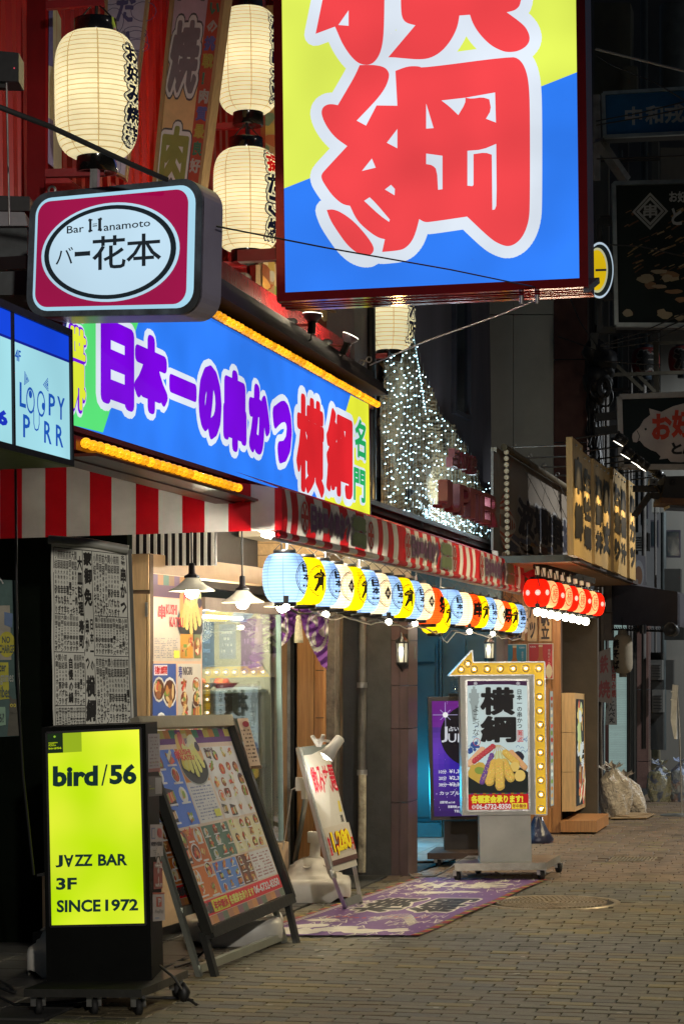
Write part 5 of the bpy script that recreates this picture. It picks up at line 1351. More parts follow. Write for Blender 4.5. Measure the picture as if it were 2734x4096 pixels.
# ---- glazed display case
XW0 = PX(807, 2600, -3.72); 
case = thing('display_case', 'pale timber display case with posters and a tall glass front under the awning', 'display case', (-3.75, 12.8, 0))
d_ = lambda px, X: (PX(px, 2600, X)-O).dot(FW)
dn, df = d_(600, -3.72), d_(1100, -3.62)
Ea = PX(600, 2600, -3.72); Eb = PX(1100, 2600, -3.56); Ea.z = 0; Eb.z = 0
def alongE(px):   # point of the case front line under pixel column px
    r = ray(px, 2600); t_ = (Eb-Ea).normalized(); n = V((t_.y, -t_.x, 0)); return PL(px, 2600, Ea, n)
nE = V(((Eb-Ea).normalized().y, -(Eb-Ea).normalized().x, 0))
def caseface(xa, ya0, ya1, xb): # column xa from row ya0 (top) to ya1 (bottom), running to column xb at constant height
    p = PL(xa, ya1, Ea, nE); q = PL(xa, ya0, Ea, nE); e2 = alongE(xb)
    return Face(p, V((e2.x, e2.y, p.z)), V((e2.x, e2.y, q.z)), q)
CW_ = mat('case_veneer', (.56, .38, .19), .45, var=.12, scale=5, bump=.05)
f = caseface(600, 2214, 2292, 1094); m = MB(); m.slab(f, .10); m.build('top_beam', mat('beam_veneer', (.42, .27, .14), .45, var=.1), case)
zt = f.c[0].z
fg_ = caseface(807, 2389, 2440, 1104); m = MB(); m.slab(fg_, .05, w=.02); m.build('glass_rail', mat('taupe_rail', (.33, .27, .22), .4, .2), case)
ff = faceY(508, 2216, 600, 3560, Ea.y-.02)
m = MB(); m.slab(ff, .06); cf = m.build('cabinet_side', mat('dark_seam', (.1, .06, .03), .7), case)
for q in (((510, 2217), (597, 2360)), ((510, 2376), (589, 3560)), ((592, 2376), (600, 3560))):
    m = MB(); m.slab(ff.rect(q[0][0], q[0][1], q[1][0], q[1][1]), .02, w=.018); m.build('cabinet_door', WOODL, cf)
m = MB(); m.bar(ff.pp(591, 2410, .025), ff.pp(591, 2468, .025), .012); m.build('hinge', STEEL, cf)
fpo = caseface(602, 2292, 3560, 807)
m = MB(); m.slab(fpo, .05, (.70, .46, .29)); m.build('poster_panel', mat('peach_panel', (.70, .46, .29), .5, var=.05, emit=.22, ecol=(.8, .5, .3)), case)
# poster prints
GLP = mat('backlit_poster', attr=True, rough=.3, var=.06, bump=0, emit=.16)
top_ = fpo.sub((607, 2356), (806, 2396), (806, 2330), (607, 2292))
m = MB(); fq = fpo
def fuv(px, py): p = fpo.pp(px, py); t_ = (fpo.c[1]-fpo.c[0]); u = (p-fpo.c[0]).dot(t_)/t_.length_squared; return u, (p.z-fpo.c[0].z)/fpo.h
v1 = fuv(607, 2385)[1]; v2 = fuv(620, 2645)[1]; v3 = fuv(620, 2910)[1]
m.rectp(fpo, .02, v1-.0, .98, .998, (.10, .03, .07), .002)
for k in range(9): m.rectp(fpo, .02+k*.107, .965, .02+(k+1)*.107, .998, [(.10, .04, .10), (.35, .14, .02), (.04, .14, .08), (.2, .1, .02)][k % 4], .003)
m.rectp(fpo, .03, v2, .97, v1-.003, (.62, .52, .40), .003)
skewers(m, fpo, .76, (v1*.62+v2*.38), .24, .004)
m.text(fpo.box(.27, v1-.055, .48, v1-.022), 'KUSHI', (.62, .04, .05), .008, .02); m.text(fpo.box(.34, v1-.095, .60, v1-.062), 'KATSU', (.62, .04, .05), .008, .02); m.text(fpo.box(.12, v1-.07, .26, v1-.025), '串', (.62, .04, .05), .008, .04)
lines(m, fpo, .06, v2+.01, .52, v1-.13, 12, (.25, .22, .25), .005, .7, 4)
for q, cl in (((.55, v2+.01, .80, v2+.09), (.65, .30, .05)), ((.82, v2+.01, .96, v2+.09), (.2, .22, .1)), ((.42, v2+.01, .53, v2+.035), (.85, .75, .1))): m.rectp(fpo, *q, cl, .006)
dish(m, fpo, .62, v2+.035, .06, .007); dish(m, fpo, .74, v2+.06, .05, .007); dish(m, fpo, .89, v2+.05, .06, .007)
m.rectp(fpo, .03, v3-.2, .47, v2-.008, (.05, .10, .32), .003); m.rectp(fpo, .03, v3-.2, .47, v3+.03, (.35, .03, .03), .0034); m.rectp(fpo, .50, v3-.2, .97, v2-.008, (.62, .56, .46), .003)
m.rectp(fpo, .05, v2-.045, .30, v2-.012, (.75, .7, .7), .0045); m.text(fpo.box(.06, v2-.042, .29, v2-.015), '名物大皿料理', (.6, .03, .03), .006, .03, 'cline')
m.text(fpo.box(.60, v2-.045, .78, v2-.018), 'NIGIRI', (.1, .08, .08), .006, .01); m.text(fpo.box(.51, v2-.055, .58, v2-.015), '寿', (.1, .1, .3), .006, .02)
for (u, dv, r) in ((.14, .09, .10), (.34, .10, .12), (.18, .20, .11), (.38, .23, .10), (.15, .30, .10)): dish(m, fpo, u, v2-dv, r, .005)
for i in range(2):
    for j in range(6): dish(m, fpo, .62+i*.24, v2-.08-j*.045, .075, .005, (.72, .62, .5))
lines(m, fpo, .66, v2-.36, .80, v2-.2, 9, (.4, .1, .1), .009, .7, 1)
m.build('posters', GLP, case)
# glass front and what lies behind it
fgl = caseface(807, 2440, 3436, 1100)
ang = math.radians(6.6); hinge = (fgl.c[0]+fgl.c[1])/2
gm = MB(); m = MB()
tdir = V((math.sin(ang), math.cos(ang), 0)); hw = (fgl.c[1]-fgl.c[0]).length/2; b0 = V((hinge.x, hinge.y, fgl.c[0].z))
fgp = Face(b0-tdir*hw, b0+tdir*hw, b0+tdir*hw+V((0, 0, fgl.h)), b0-tdir*hw+V((0, 0, fgl.h)))
gm.slab(fgp, .006); gm.build('glass_front', glass('case_glass', (.88, .92, .88), .38, .012), case)
for u in (0, 1):
    m = MB(); m.bar(fgp.at(u, 0), fgp.at(u, 1), .018, .03); m.build('glass_edge', mat('glass_edge', (.45, .6, .58), .1, .3), case)
bx = MB(); bx.slab(fgl.box(-.02, -.05, .98, 1.05, -.62), .03); bx.build('back_panel', mat('case_back', (.42, .42, .34), .6), case)
fen = Face(fgl.at(.985, -.05, -.60), fgl.at(.985, -.05, -.03), fgl.at(.985, 1.05, -.03), fgl.at(.985, 1.05, -.60))
m = MB(); m.slab(fen, .02); m.build('end_panel', mat('case_back', (.42, .42, .34), .6), case)
m = MB()
for q, c_ in (((.08, .74, .34, .93), (.10, .16, .26)), ((.40, .78, .60, .92), (.30, .34, .40)), ((.66, .72, .92, .94), (.16, .10, .20)), ((.10, .50, .55, .66), (.22, .17, .11)), ((.62, .48, .90, .67), (.34, .37, .40)), ((.12, .12, .5, .40), (.12, .16, .18)), ((.58, .1, .9, .42), (.40, .30, .18))):
    m.rectp(fen, *q, c_, .003); lines(m, fen, q[0]+.03, q[1]+.02, q[2]-.03, q[3]-.02, 4, tuple(min(.7, x*2.2) for x in c_), .005, .6, 2)
m.build('notices', PRT, case)
for v in (.33, .66):
    m = MB(); m.slab(fgl.box(.02, v, .98, v+.012, -.05), .45); m.build('shelf', mat('glass_shelf', (.3, .36, .33), .2), case)
m = MB(); m.slab(fgl.box(-.02, -.03, 1.03, -.001, .03), .6); m.build('floor_panel', mat('case_floor', (.22, .2, .18), .4), case)
# wares on the shelves: bowls and plates
for (u, v, k) in ((.15, .345, 0), (.4, .345, 1), (.65, .345, 2), (.85, .345, 0), (.2, .675, 1), (.5, .675, 2), (.8, .675, 1), (.3, .0, 0), (.6, .0, 2)):
    p = fgl.at(u, v, -.25); m = MB(); m.lathe([(0, .004), (.05, .004), (.085, .035), (.09, .04), (.08, .036), (0, .02)], p, 18, (.55, .5, .42) if k == 0 else (.3, .05, .04) if k == 1 else (.1, .12, .2))
    for j in range(5): m.ball(p+V(((R()-.5)*.08, (R()-.5)*.08, .045)), .025, 6, 4, random.choice(FOOD))
    m.build('sample_dish', PRT, case)
# plinth with rounded end
m = MB(); z0_ = .07; z1_ = fgl.c[0].z-.01
e1 = PL(1158, 3560, Ea, nE); e1 = alongE(1128)
pl = [alongE(500)+nE*.05, alongE(1095)+nE*.05, alongE(1118)+nE*.045, alongE(1128)+nE*.0-V((0, 0, 0)), alongE(1132)-nE*.10, alongE(1130)-nE*.5, alongE(500)-nE*.5]
m.prism([V((p.x, p.y, z0_)) for p in pl], V((0, 0, z1_-z0_))); m.build('plinth', mat('pale_plinth', (.50, .36, .23), .45, var=.08), case)
m = MB(); m.prism([V((p.x, p.y, 0.0))-nE*.06 for p in pl], V((0, 0, z0_))); m.build('kick_board', BLK, case)
m = MB(); m.prism([V((p.x, p.y, z1_+.001))-nE*.03 for p in pl], V((0, 0, .012))); m.build('rim', mat('grey_rim', (.3, .3, .28), .3, .5), case)
lamp(case, fgl.at(.5, .93, -.25), 60.0, (1, .88, .68), .08, 'case_light')
m = MB(); m.tube([fgl.at(.05, .985, -.2), fgl.at(.95, .985, -.2)], .012, 8); m.build('case_tube', glow('case_tube', (1, .9, .72), 9), case)

# ---- entrance: timber and metal jambs
for nm_, q, mt_, dp in (('tan_panel', (1096, 2440, 1147, 3560), mat('tan_panel', (.36, .22, .11), .45, var=.1), .05), ('metal_channel', (1148, 2440, 1160, 3560), GALV, .06), ('black_channel', (1161, 2440, 1176, 3560), BLK, .03), ('timber_plank', (1188, 2460, 1254, 3440), mat('amber_plank', (.42, .21, .075), .45, var=.3, scale=4, wood=(14, 14, .7), bump=.12), .06), ('timber_edge', (1257, 2460, 1293, 3432), WOODO, .10)):
    o = wallY(nm_, *q, 14.72, mt_, dp, rest)
    if nm_ == 'tan_panel':
        fq_ = faceY(*q, 14.72)
        for y in (2918, 2934, 3190, 2700):
            m = MB(); m.disc(fq_.rect(1104, y-6, 1116, y+6), .5, .5, .4, .4, (0, 0, 0), .003, 8); m.build('screw_hole', BLK, o)
for k in range(4):
    wallY('timber_block', 1262, 2680+k*190, 1292, 2684+k*190, 14.66, mat('dark_seam', (.1, .06, .03), .7), .02, rest)
wallY('rough_stone_jamb', 1290, 2380, 1338, 3498, 14.80, mat('rough_stone', (.15, .135, .11), .9, var=.5, scale=14, bump=1.0, bscale=30, dirt=.3), .2, rest)
wallY('stone_foot', 1255, 3440, 1300, 3506, 14.76, mat('rough_stone', (.15, .135, .11), .9), .2, rest)
m = MB(); p_ = G(1100, 3560); m.box(-4.3, 14.4, 0, -3.2, 15.3, .012); m.build('threshold', mat('dark_floor_tile', (.055, .055, .052), .5), rest)

# ---- purple half curtain with white crests
nc = thing('half_curtain', 'purple cloth curtain with white crests, gathered by a cream tassel over the entrance', 'curtain', P(1200, 2440, 14.2))
PURC, WCR = (.27, .08, .38), (.75, .72, .62)
def swag(outline, top, flip, crest):
    # fan of folds hanging from the gathering point
    m = MB(); nU, nV = 26, 22; gx, gy = 1198, 2450
    def ins(x, y):
        c = False; j = len(outline)-1
        for i in range(len(outline)):
            (a, b), (d, e) = outline[i], outline[j]
            if (b > y) != (e > y) and x < (d-a)*(y-b)/(e-b)+a: c = not c
            j = i
        return c
    xs_ = [p[0] for p in outline]; ys_ = [p[1] for p in outline]; x0, x1, y0, y1 = min(xs_), max(xs_), min(ys_), max(ys_)
    N = 34; M_ = 60
    def pos(x, y):
        dx, dy = x-gx, y-2400; ph = math.hypot(dx*1.3, (y-2380)*.8)*.16; a_ = math.atan2(y-2440, abs(dx)+8)
        return P(x, y, 14.15+.035*math.sin(ph*1.3+a_*5)+.02*math.sin(a_*16))
    for i in range(N):
        for j in range(M_):
            xa, xb = x0+(x1-x0)*i/N, x0+(x1-x0)*(i+1)/N; ya, yb = y0+(y1-y0)*j/M_, y0+(y1-y0)*(j+1)/M_; xm, ym = (xa+xb)/2, (ya+yb)/2
            if ins(xm, ym):
                cx, cy, rx, ry = crest; q = math.hypot((xm-cx)/rx, (ym-cy)/ry); an = math.atan2((ym-cy)/ry, (xm-cx)/rx)
                col = WCR if (.78 < q < 1.0 or (q < .72 and (math.sin(an*3+q*2.2) > .25) and q > .15)) else PURC
                m.poly([pos(xa, yb), pos(xb, yb), pos(xb, ya), pos(xa, ya)], col)
    me = m.build('cloth', mat('purple_cloth', attr=True, rough=.85, var=.15, scale=20, bump=.1), nc)
swag([(1090, 2432), (1192, 2432), (1190, 2480), (1176, 2530), (1150, 2565), (1120, 2590), (1090, 2650)], 2440, 1, (1112, 2500, 42, 95))
swag([(1197, 2432), (1312, 2432), (1309, 2680), (1285, 2662), (1255, 2610), (1236, 2570), (1210, 2510)], 2440, -1, (1268, 2520, 44, 88))
m = MB(); c = P(1193, 2490, 14.0)
m.lathe([(.012, .02), (.02, .0), (.022, -.02), (.028, -.10), (.03, -.13), (0, -.13)], c, 14); m.ball(c+V((0, 0, .03)), .018, 8, 6)
m.tube([c+V((0, 0, .04)), c+V((.02, 0, .06)), c+V((-.02, 0, .07)), c+V((0, 0, .04))], .005, 5); m.build('tassel', mat('cream_tassel', (.62, .54, .36), .8, var=.3, scale=60), nc)

# ---- printed banner listing dishes
bn = thing('menu_banner', 'tall white cloth banner crowded with black brush lettering, hung on the dark wall', 'banner', P(360, 2180, 10.7))
fb = faceD([(214, 2905), (536, 2898), (512, 2196), (203, 2160)], 10.9)
BC = (.80, .80, .70); BK = (.028, .026, .022)
m = MB(); N = 24; vs = []
def bw_(u, v): return .018*math.sin(u*7+v*4)+.01*math.sin(v*17+u*3)
fbat = lambda u, v, w=0: fb.at(u, v, w+bw_(u, v))
for j in range(N+1):
    for i in range(9): vs.append(fbat(i/8, j/N))
m.add(vs, [(j*9+i, j*9+i+1, (j+1)*9+i+1, (j+1)*9+i) for j in range(N) for i in range(8)], BC, True); m.build('cloth', mat('banner_cloth', attr=True, rough=.8, var=.06, bump=.05), bn)
m = MB()
class WF:   # face that follows the waving cloth
    def __init__(s, u0, v0, u1, v1): s.q = (u0, v0, u1, v1); s.n = fb.n; s.w = fb.w*(u1-u0); s.h = fb.h*(v1-v0)
    def at(s, u, v, w=0):
        a, b, c, d = s.q; U = a+(c-a)*u; W_ = b+(d-b)*v; return fbat(U, W_, w)
    def box(s, u0, v0, u1, v1):
        a, b, c, d = s.q; return WF(a+(c-a)*u0, b+(d-b)*v0, a+(c-a)*u1, b+(d-b)*v1)
full = WF(0, 0, 1, 1)
def hl(u0, u1, v, t=.004): 
    for k in range(8): m.rectp(full, u0+(u1-u0)*k/8, v-t/2, u0+(u1-u0)*(k+1)/8, v+t/2, BK, .002)
def vl(u, v0, v1, t=.009):
    for k in range(12): m.rectp(full, u-t/2, v0+(v1-v0)*k/12, u+t/2, v0+(v1-v0)*(k+1)/12, BK, .002)
hl(.03, .97, .965); vl(.97, .0, .965); vl(.03, 0, .965, .006); hl(.03, .40, .40); hl(.53, .97, .385); hl(.03, .97, -.0+.002) if False else None
vl(.405, 0, .965, .007); vl(.53, 0, .965, .007); hl(.03, .40, .11); hl(.53, .97, .60) if False else None
# central title column
for i, ch in enumerate('蒙御免日本一の串かつ横綱'):
    pass
cy = .955
for s_, h_ in (('蒙', .075), ('御', .10), ('免', .10)):
    m.text(WF(.415, cy-h_, .525, cy), s_, BK, .003, .05, res=1); cy -= h_+.012
yy_ = .60
for i, ch in enumerate('日本一の'): m.text(WF(.475, yy_-.075*(i+1), .523, yy_-.075*i-.008), ch, BK, .003, .035, 'cell', res=1)
for i, ch in enumerate('串かつ'): m.text(WF(.415, yy_-.10*(i+1), .468, yy_-.10*i-.01), ch, BK, .003, .04, 'cell', res=1)
m.text(WF(.412, .155, .528, .275), '横', BK, .003, .05, res=1); m.text(WF(.412, .02, .528, .145), '綱', BK, .003, .05, res=1)
for s_, u0, u1, va, vb_, bd in (('串かつ', .885, .962, .62, .89, .05), ('名物', .90, .95, .90, .96, .03), ('大皿料理', .335, .40, .60, .93, .045), ('寿司', .335, .40, .42, .58, .05), ('自慢の鍋', .20, .26, .12, .37, .04)):
    n_ = len(s_)
    for i, ch in enumerate(s_): m.text(WF(u0, vb_-(vb_-va)*(i+1)/n_+.003, u1, vb_-(vb_-va)*i/n_), ch, BK, .003, bd, 'cell', res=1)
words = ['小結海の幸キス', '前頭大地の幸ほたて', '前頭海の幸うなぎ', '前頭海の幸えび', '大関山の幸ホルモン', '関脇山の幸豚バラ', '小結山の幸砂ずり', '前頭大地の幸ねぎ', '前頭大地の幸なす', '前頭大地の幸長芋', '前頭変わり種もち', '前頭変わり種チーズ', '大関横綱ステーキ', '関脇揚げたこ焼き', '小結鯨の唐揚げ', '前頭海の幸しいたけ']
def col_words(u0, u1, va, vb_, n, k0):
    for c in range(n):
        wd = words[(c+k0) % len(words)]; cw = (u1-u0)/n; L_ = len(wd); y = vb_
        for i, ch in enumerate(wd):
            big_ = i < 2 or i >= 5; h_ = (vb_-va)/L_*(1.25 if big_ else .62); k_ = .95 if big_ else .6
            ux = u0+cw*c; m.text(WF(ux+cw*(1-k_)/2, y-h_+.002, ux+cw*(1+k_)/2, y), ch, BK, .003, .03 if i >= 5 else .015, 'cell', res=1); y -= h_*1.02
col_words(.545, .875, .61, .955, 9, 0); col_words(.545, .962, .395, .60-.0, 11, 3) if False else None
col_words(.545, .962, .40, .60, 11, 5); col_words(.545, .962, .02, .375, 11, 1)
col_words(.04, .33, .61, .955, 8, 6); col_words(.04, .33, .41, .60, 8, 2); col_words(.04, .19, .12, .39, 4, 4); col_words(.27, .40, .12, .39, 4, 9); col_words(.04, .40, .0, .10, 10, 0)
hl(.545, .97, .607); hl(.04, .40, .605)
m.build('lettering', mat('black_print', attr=True, rough=.7, var=0, bump=0), bn)
m = MB(); m.tube([fb.at(-.02, 1.0, .02), fb.at(.5, 1.008, .03), fb.at(1.01, .995, .02)], .022, 8); m.build('top_pole', mat('rolled_vinyl', (.42, .42, .36), .4), bn)
m = MB(); m.slab(Face(fb.at(1.0, 0), fb.at(1.045, 0), fb.at(1.045, 1), fb.at(1.0, 1)), .004); m.build('side_batten', mat('grey_strip', (.10, .10, .085), .6), bn)

# ---- painted board at the far left
pb = thing('painted_board', 'hand painted board at the left edge with NO CHARGE, soccer games and a grey cat', 'sign', P(40, 2330, 9.4))
fp = faceD([(-120, 2955), (84, 2944), (62, 2322), (-120, 2312)], 9.4)
m = MB(); m.slab(fp, .02, (.05, .10, .09)); m.build('board', mat('painted_ply', attr=True, rough=.7, var=.35, scale=10, bump=.2), pb)
m = MB(); px_ = lambda x, y: (x, y)
def pbp(pts, col, w): m.poly([fp.pp(x, y, w) for x, y in pts], col)
pbp([(-110, 2425), (40, 2422), (46, 2640), (-110, 2640)], (.30, .28, .22), .003)
pbp([(-110, 2650), (34, 2650), (38, 2795), (-110, 2812)], (.38, .36, .03), .004)
ell = lambda cx, cy, rx, ry: [(cx+rx*math.cos(a*.35), cy-ry*math.sin(a*.35)) for a in range(18)]
pbp(ell(28, 2578, 34, 52), (.42, .38, .03), .005)
pbp([(18, 2448), (52, 2455), (50, 2512), (18, 2500)], (.10, .16, .28), .006)
GC = (.08, .075, .055)
pbp(ell(58, 2830, 22, 34), GC, .006); pbp([(38, 2805), (42, 2782), (54, 2800)], GC, .0065); pbp([(64, 2800), (74, 2783), (78, 2808)], GC, .0065); pbp([(38, 2850), (78, 2850), (82, 2943), (30, 2944)], GC, .006)
for x in (47, 60): pbp(ell(x, 2822, 5.5, 7), (.5, .42, .05), .008); pbp(ell(x, 2822, 2, 4), (.01, .01, .01), .009)
pbp([(-110, 2830), (22, 2828), (24, 2900), (-110, 2920)], (.22, .36, .25), .005)
for s_, q in (('NO', (10, 2545, 42, 2572)), ('CHARGE', (-2, 2578, 58, 2612)), ('soccer', (-30, 2648, 26, 2686)), ('games', (2, 2686, 56, 2728)), ('vibes', (-8, 2742, 42, 2790)), ('56?', (-16, 2852, 18, 2890))):
    f_ = fp.rect(*q); m.text(f_, s_, (.06, .09, .09) if s_ != 'games' else (.35, .38, .33), .010, .02, 'line')
m.build('painting', mat('board_paint', attr=True, rough=.7, var=.25, scale=12, bump=.1), pb)
m = MB(); m.tube([fp.pp(-10, 2300, .01), fp.pp(14, 2335, .01)], .004, 5); m.build('hook', STEEL, pb)

# ================================================================ PAVEMENT SIGNS
# ---- jazz bar lightbox
BD = 9.62
fbz = faceD([(187, 3943), (608, 3936), (582, 2895), (166, 2910)], [BD+.02, BD, BD, BD+.02])
bird = thing('jazz_bar_lightbox', 'tall black lightbox with a bright yellow green face reading bird/56 JAZZ BAR', 'sign', G(390, 3985))
bird_v = V((-.04, .42, 0))
m = MB(); m.prism([fbz.c[0], fbz.c[1], fbz.c[2], fbz.c[3]], V((fbz.n.x*-.42*.0, 0, 0))+(-fbz.n*.40)); m.build('cabinet', mat('black_cabinet', (.004, .0045, .004), .45, var=.3, bump=.04, spec=.05), bird)
fs_ = fbz.sub((203, 3706), (583, 3698), (562, 2913), (187, 2932))
YG = S('#e2f808')
def yg():
    m = lit('yellow_green_acrylic', 1.0); n = m.node_tree.nodes; L = m.node_tree.links; b = n['Principled BSDF']
    tc = n.new('ShaderNodeTexCoord'); no = n.new('ShaderNodeTexNoise'); no.inputs['Scale'].default_value = 2.6; no.inputs['Detail'].default_value = 1.5
    L.new(tc.outputs['Object'], no.inputs['Vector']); cr = n.new('ShaderNodeValToRGB'); el = cr.color_ramp.elements
    el[0].position = .36; el[0].color = (*S('#c8f000'), 1); el[1].position = .66; el[1].color = (*S('#f4f93e'), 1)
    L.new(no.outputs[0], cr.inputs[0]); L.new(cr.outputs[0], b.inputs['Emission Color']); return m
m = MB(); 
NX_, NY_ = 6, 12
vs = [fs_.at(i/NX_, j/NY_, .004) for j in range(NY_+1) for i in range(NX_+1)]
m.add(vs, [(j*7+i, j*7+i+1, (j+1)*7+i+1, (j+1)*7+i) for j in range(NY_) for i in range(NX_)], YG); m.build('lit_panel', yg(), bird)
for a, b in (((0, 0), (1, 0)), ((1, 0), (1, 1)), ((0, 0), (0, 1)), ((0, 1), (1, 1))):
    m = MB(); m.bar(fs_.at(*a, .005), fs_.at(*b, .005), .010, .012, ref=fs_.n); m.build('bezel', BLK, bird)
DG = S('#0a2a26')
m = MB()
def ztext(t, xa, ya, xb, yb, bd, fit='box', sk=-.018, col=DG):
    x0, y0 = z_bird(xa, ya); x1, y1 = z_bird(xb, yb); d = sk*(x1-x0)
    m.text(fs_.sub((x0, y1), (x1, y1+d), (x1, y0+d), (x0, y0)), t, col, .007, bd, fit, res=3)
ztext('bird', 370, 462, 684, 606, .045); ztext('/', 707, 450, 752, 598, .0); ztext('56', 765, 448, 953, 590, .045)
ztext('J', 388, 1082, 440, 1168, .035); ztext('ZZ', 520, 1078, 648, 1160, .035); ztext('BAR', 685, 1075, 890, 1157, .035)
x0, y0 = z_bird(445, 1080); x1, y1 = z_bird(515, 1165); fA = fs_.sub((x0, y1), (x1, y1), (x1, y0), (x0, y0)); m.text(fA, 'A', DG, .007, .035, mapf=lambda u, v, w: fA.at(1-u, 1-v, w))
ztext('3F', 393, 1240, 537, 1325, .035); ztext('SINCE', 397, 1395, 703, 1482, .035); ztext('1972', 735, 1390, 964, 1474, .035)
m.build('lettering', LIT, bird)
m = MB(); f_ = fs_.sub(z_bird(332, 373), z_bird(442, 368), z_bird(440, 230), z_bird(330, 238)); m.face(f_, (.006, .02, .005), .008)
f2 = fs_.sub(z_bird(442, 368), z_bird(572, 360), z_bird(569, 222), z_bird(441, 230)); m.face(f2, S('#9cb81a'), .0078)
for s_, q in (('MODERN', (.1, .50, .65, .56)), ('JAZZ', (.1, .43, .45, .49)), ('PLACE', (.1, .36, .55, .42)), ('bird/56', (.1, .2, .9, .30))): m.text(f_.box(*q), s_, S('#c8e010'), .010, .02)
m.disc(f_, .48, .84, .07, None, S('#8fc030'), .010, 10); m.build('corner_sticker', LIT, bird)
# stickers on the side of the box
fsd = Face(fbz.c[1], fbz.c[1]-fbz.n*.40, fbz.c[2]-fbz.n*.40, fbz.c[2])
STK = mat('sticker', attr=True, rough=.4, var=.08, bump=0)
def sticker(xa, ya, xb, yb, col, nm_, fn):
    p = [z_bird(xa, yb), z_bird(xb, yb-8), z_bird(xb-4, ya), z_bird(xa-2, ya+2)]
    f_ = fsd.sub(*p); m = MB(); m.face(f_, col, .002); fn(m, f_); m.build(nm_, STK, bird)
WS = (.42, .40, .42); RS = (.30, .035, .02)
def s1(m, f):
    m.rectp(f, 0, 0, 1, .09, RS, .003); lines(m, f, .1, .12, .9, .95, 9, (.2, .12, .14), .003, .6, 2)
    for k in range(8): m.rectp(f, .12+k*.1, .22, .18+k*.1, .26, random.choice([(.4, .1, .1), (.1, .1, .4), (.3, .3, .1)]), .004)
def s2(m, f): m.rectp(f, .06, .50, .14, .54, (.3, .35, .02), .003); m.text(f.box(.06, .35, .42, .42), 'bird/56', (.3, .35, .02), .003, .02); m.rectp(f, .5, .1, .97, .93, (.40, .40, .40), .002)
def s3(m, f):
    m.rectp(f, .08, .55, .38, .90, (.08, .16, .35), .003); m.rectp(f, .13, .59, .33, .86, WS, .004); m.ring(f, .72, .73, .20, .15, .05, (.45, .05, .05), .003, 16); m.stroke(f, [(.58, .83), (.86, .63)], .05, (.45, .05, .05), .004)
    m.text(f.box(.06, .32, .94, .47), '喫煙可能店', (.03, .03, .05), .003, .02, 'cline'); lines(m, f, .2, .05, .8, .28, 4, (.1, .1, .12), .003)
def s4(m, f):
    m.text(f.box(.10, .77, .90, .93), 'FREE', (.5, .46, .44), .004, .04); m.text(f.box(.10, .06, .90, .20), 'WI-FI', (.5, .46, .44), .004, .04); m.disc(f, .5, .32, .06, None, (.5, .46, .44), .004, 8)
    for r_ in (.17, .30, .43): m.ring(f, .5, .33, r_, r_*f.w/f.h*1.1, .08, (.5, .46, .44), .004, 12, .8, 2.35)
def s5(m, f):
    m.rectp(f, 0, .94, 1, 1, (.40, .06, .02), .003); m.rectp(f, .28, .50, .72, .84, (.42, .05, .02), .003); m.text(f.box(.38, .54, .64, .80), 'P', WS, .005, .05); m.text(f.box(.18, .28, .85, .42), 'PayPay', (.12, .12, .13), .004, .0, 'line'); m.rectp(f, .15, .08, .5, .13, (.15, .25, .4), .003)
sticker(1030, 235, 1113, 505, WS, 'card_sticker', s1); sticker(1032, 532, 1128, 675, (.010, .016, .008), 'map_sticker', s2); sticker(1044, 868, 1134, 1096, WS, 'smoking_sticker', s3); sticker(1068, 1128, 1131, 1322, RS, 'wifi_sticker', s4); sticker(1062, 1342, 1147, 1545, WS, 'payment_sticker', s5)
# base plate on castors
gz = P(390, 3955, BD).z
bp = [P(95, 3966, 9.40), P(566, 3960, 9.34), P(752, 3915, 9.95), P(330, 3915, 10.05)]
zb = sum(p.z for p in bp[:2])/2
for p in bp: p.z = zb
m = MB(); m.prism([V((p.x, p.y, zb-.03)) for p in bp], V((0, 0, .035))); m.build('base_plate', mat('dark_steel_plate', (.05, .05, .045), .35, .6, var=.3, dirt=.3), bird)
def castor(c, r, par, zt_):
    m = MB(); ax = V((.8, .5, 0)).normalized(); q = ax.to_track_quat('Z', 'Y').to_matrix()
    m.lathe([(r*.3, -.012), (r, -.012), (r, .012), (r*.3, .012)], c, 18, axis=ax); o = m.build('castor', BLKR, par)
    m = MB(); m.bar(c+ax*.018, V((c.x, c.y, zt_))+ax*.018, .006, .03); m.bar(c-ax*.018, V((c.x, c.y, zt_))-ax*.018, .006, .03); m.box(c.x-.025, c.y-.025, zt_-.006, c.x+.025, c.y+.025, zt_); m.build('fork', STEEL, o)
for u, v in ((.07, .1), (.55, .1), (.93, .1), (.07, .9), (.93, .9)):
    p = bp[0].lerp(bp[1], u).lerp(bp[3].lerp(bp[2], u), v); r_ = (zb-.03)*.42; castor(V((p.x, p.y, r_)), r_, bird, zb-.028)
pc = thing('power_cable', 'black power cable with a taped joint trailing from the jazz bar lightbox', 'cable', G(770, 3990))
m = MB(); m.tube([P(640, 3865, 9.75), P(700, 3915, 9.5), G(742, 3990, .03), G(786, 4020, .005)], .007, 6); m.tube([P(575, 3990, 9.3), G(650, 3992, .01), G(735, 3995, .01), G(770, 4003, .006)], .008, 6)
m.ball(G(735, 3970, .06), .035, 8, 6, sc3=(.8, .6, 1.2), jit=.3); m.build('cable', CORD, pc)
for k, (pts, lab) in enumerate((([(0, 3925), (40, 3945), (62, 3970), (40, 3968), (0, 3952)], 'loop of black cable lying at the lower left corner'), ([(0, 3990), (60, 4020), (130, 4018), (300, 4004), (420, 3992)], 'black cable running under the jazz bar lightbox'))):
    m = MB(); m.tube([G(x, y, .012) for x, y in pts], .007, 6); tag(m.build('floor_cable', CORD, None, loc=G(*pts[0])), lab, 'cable')

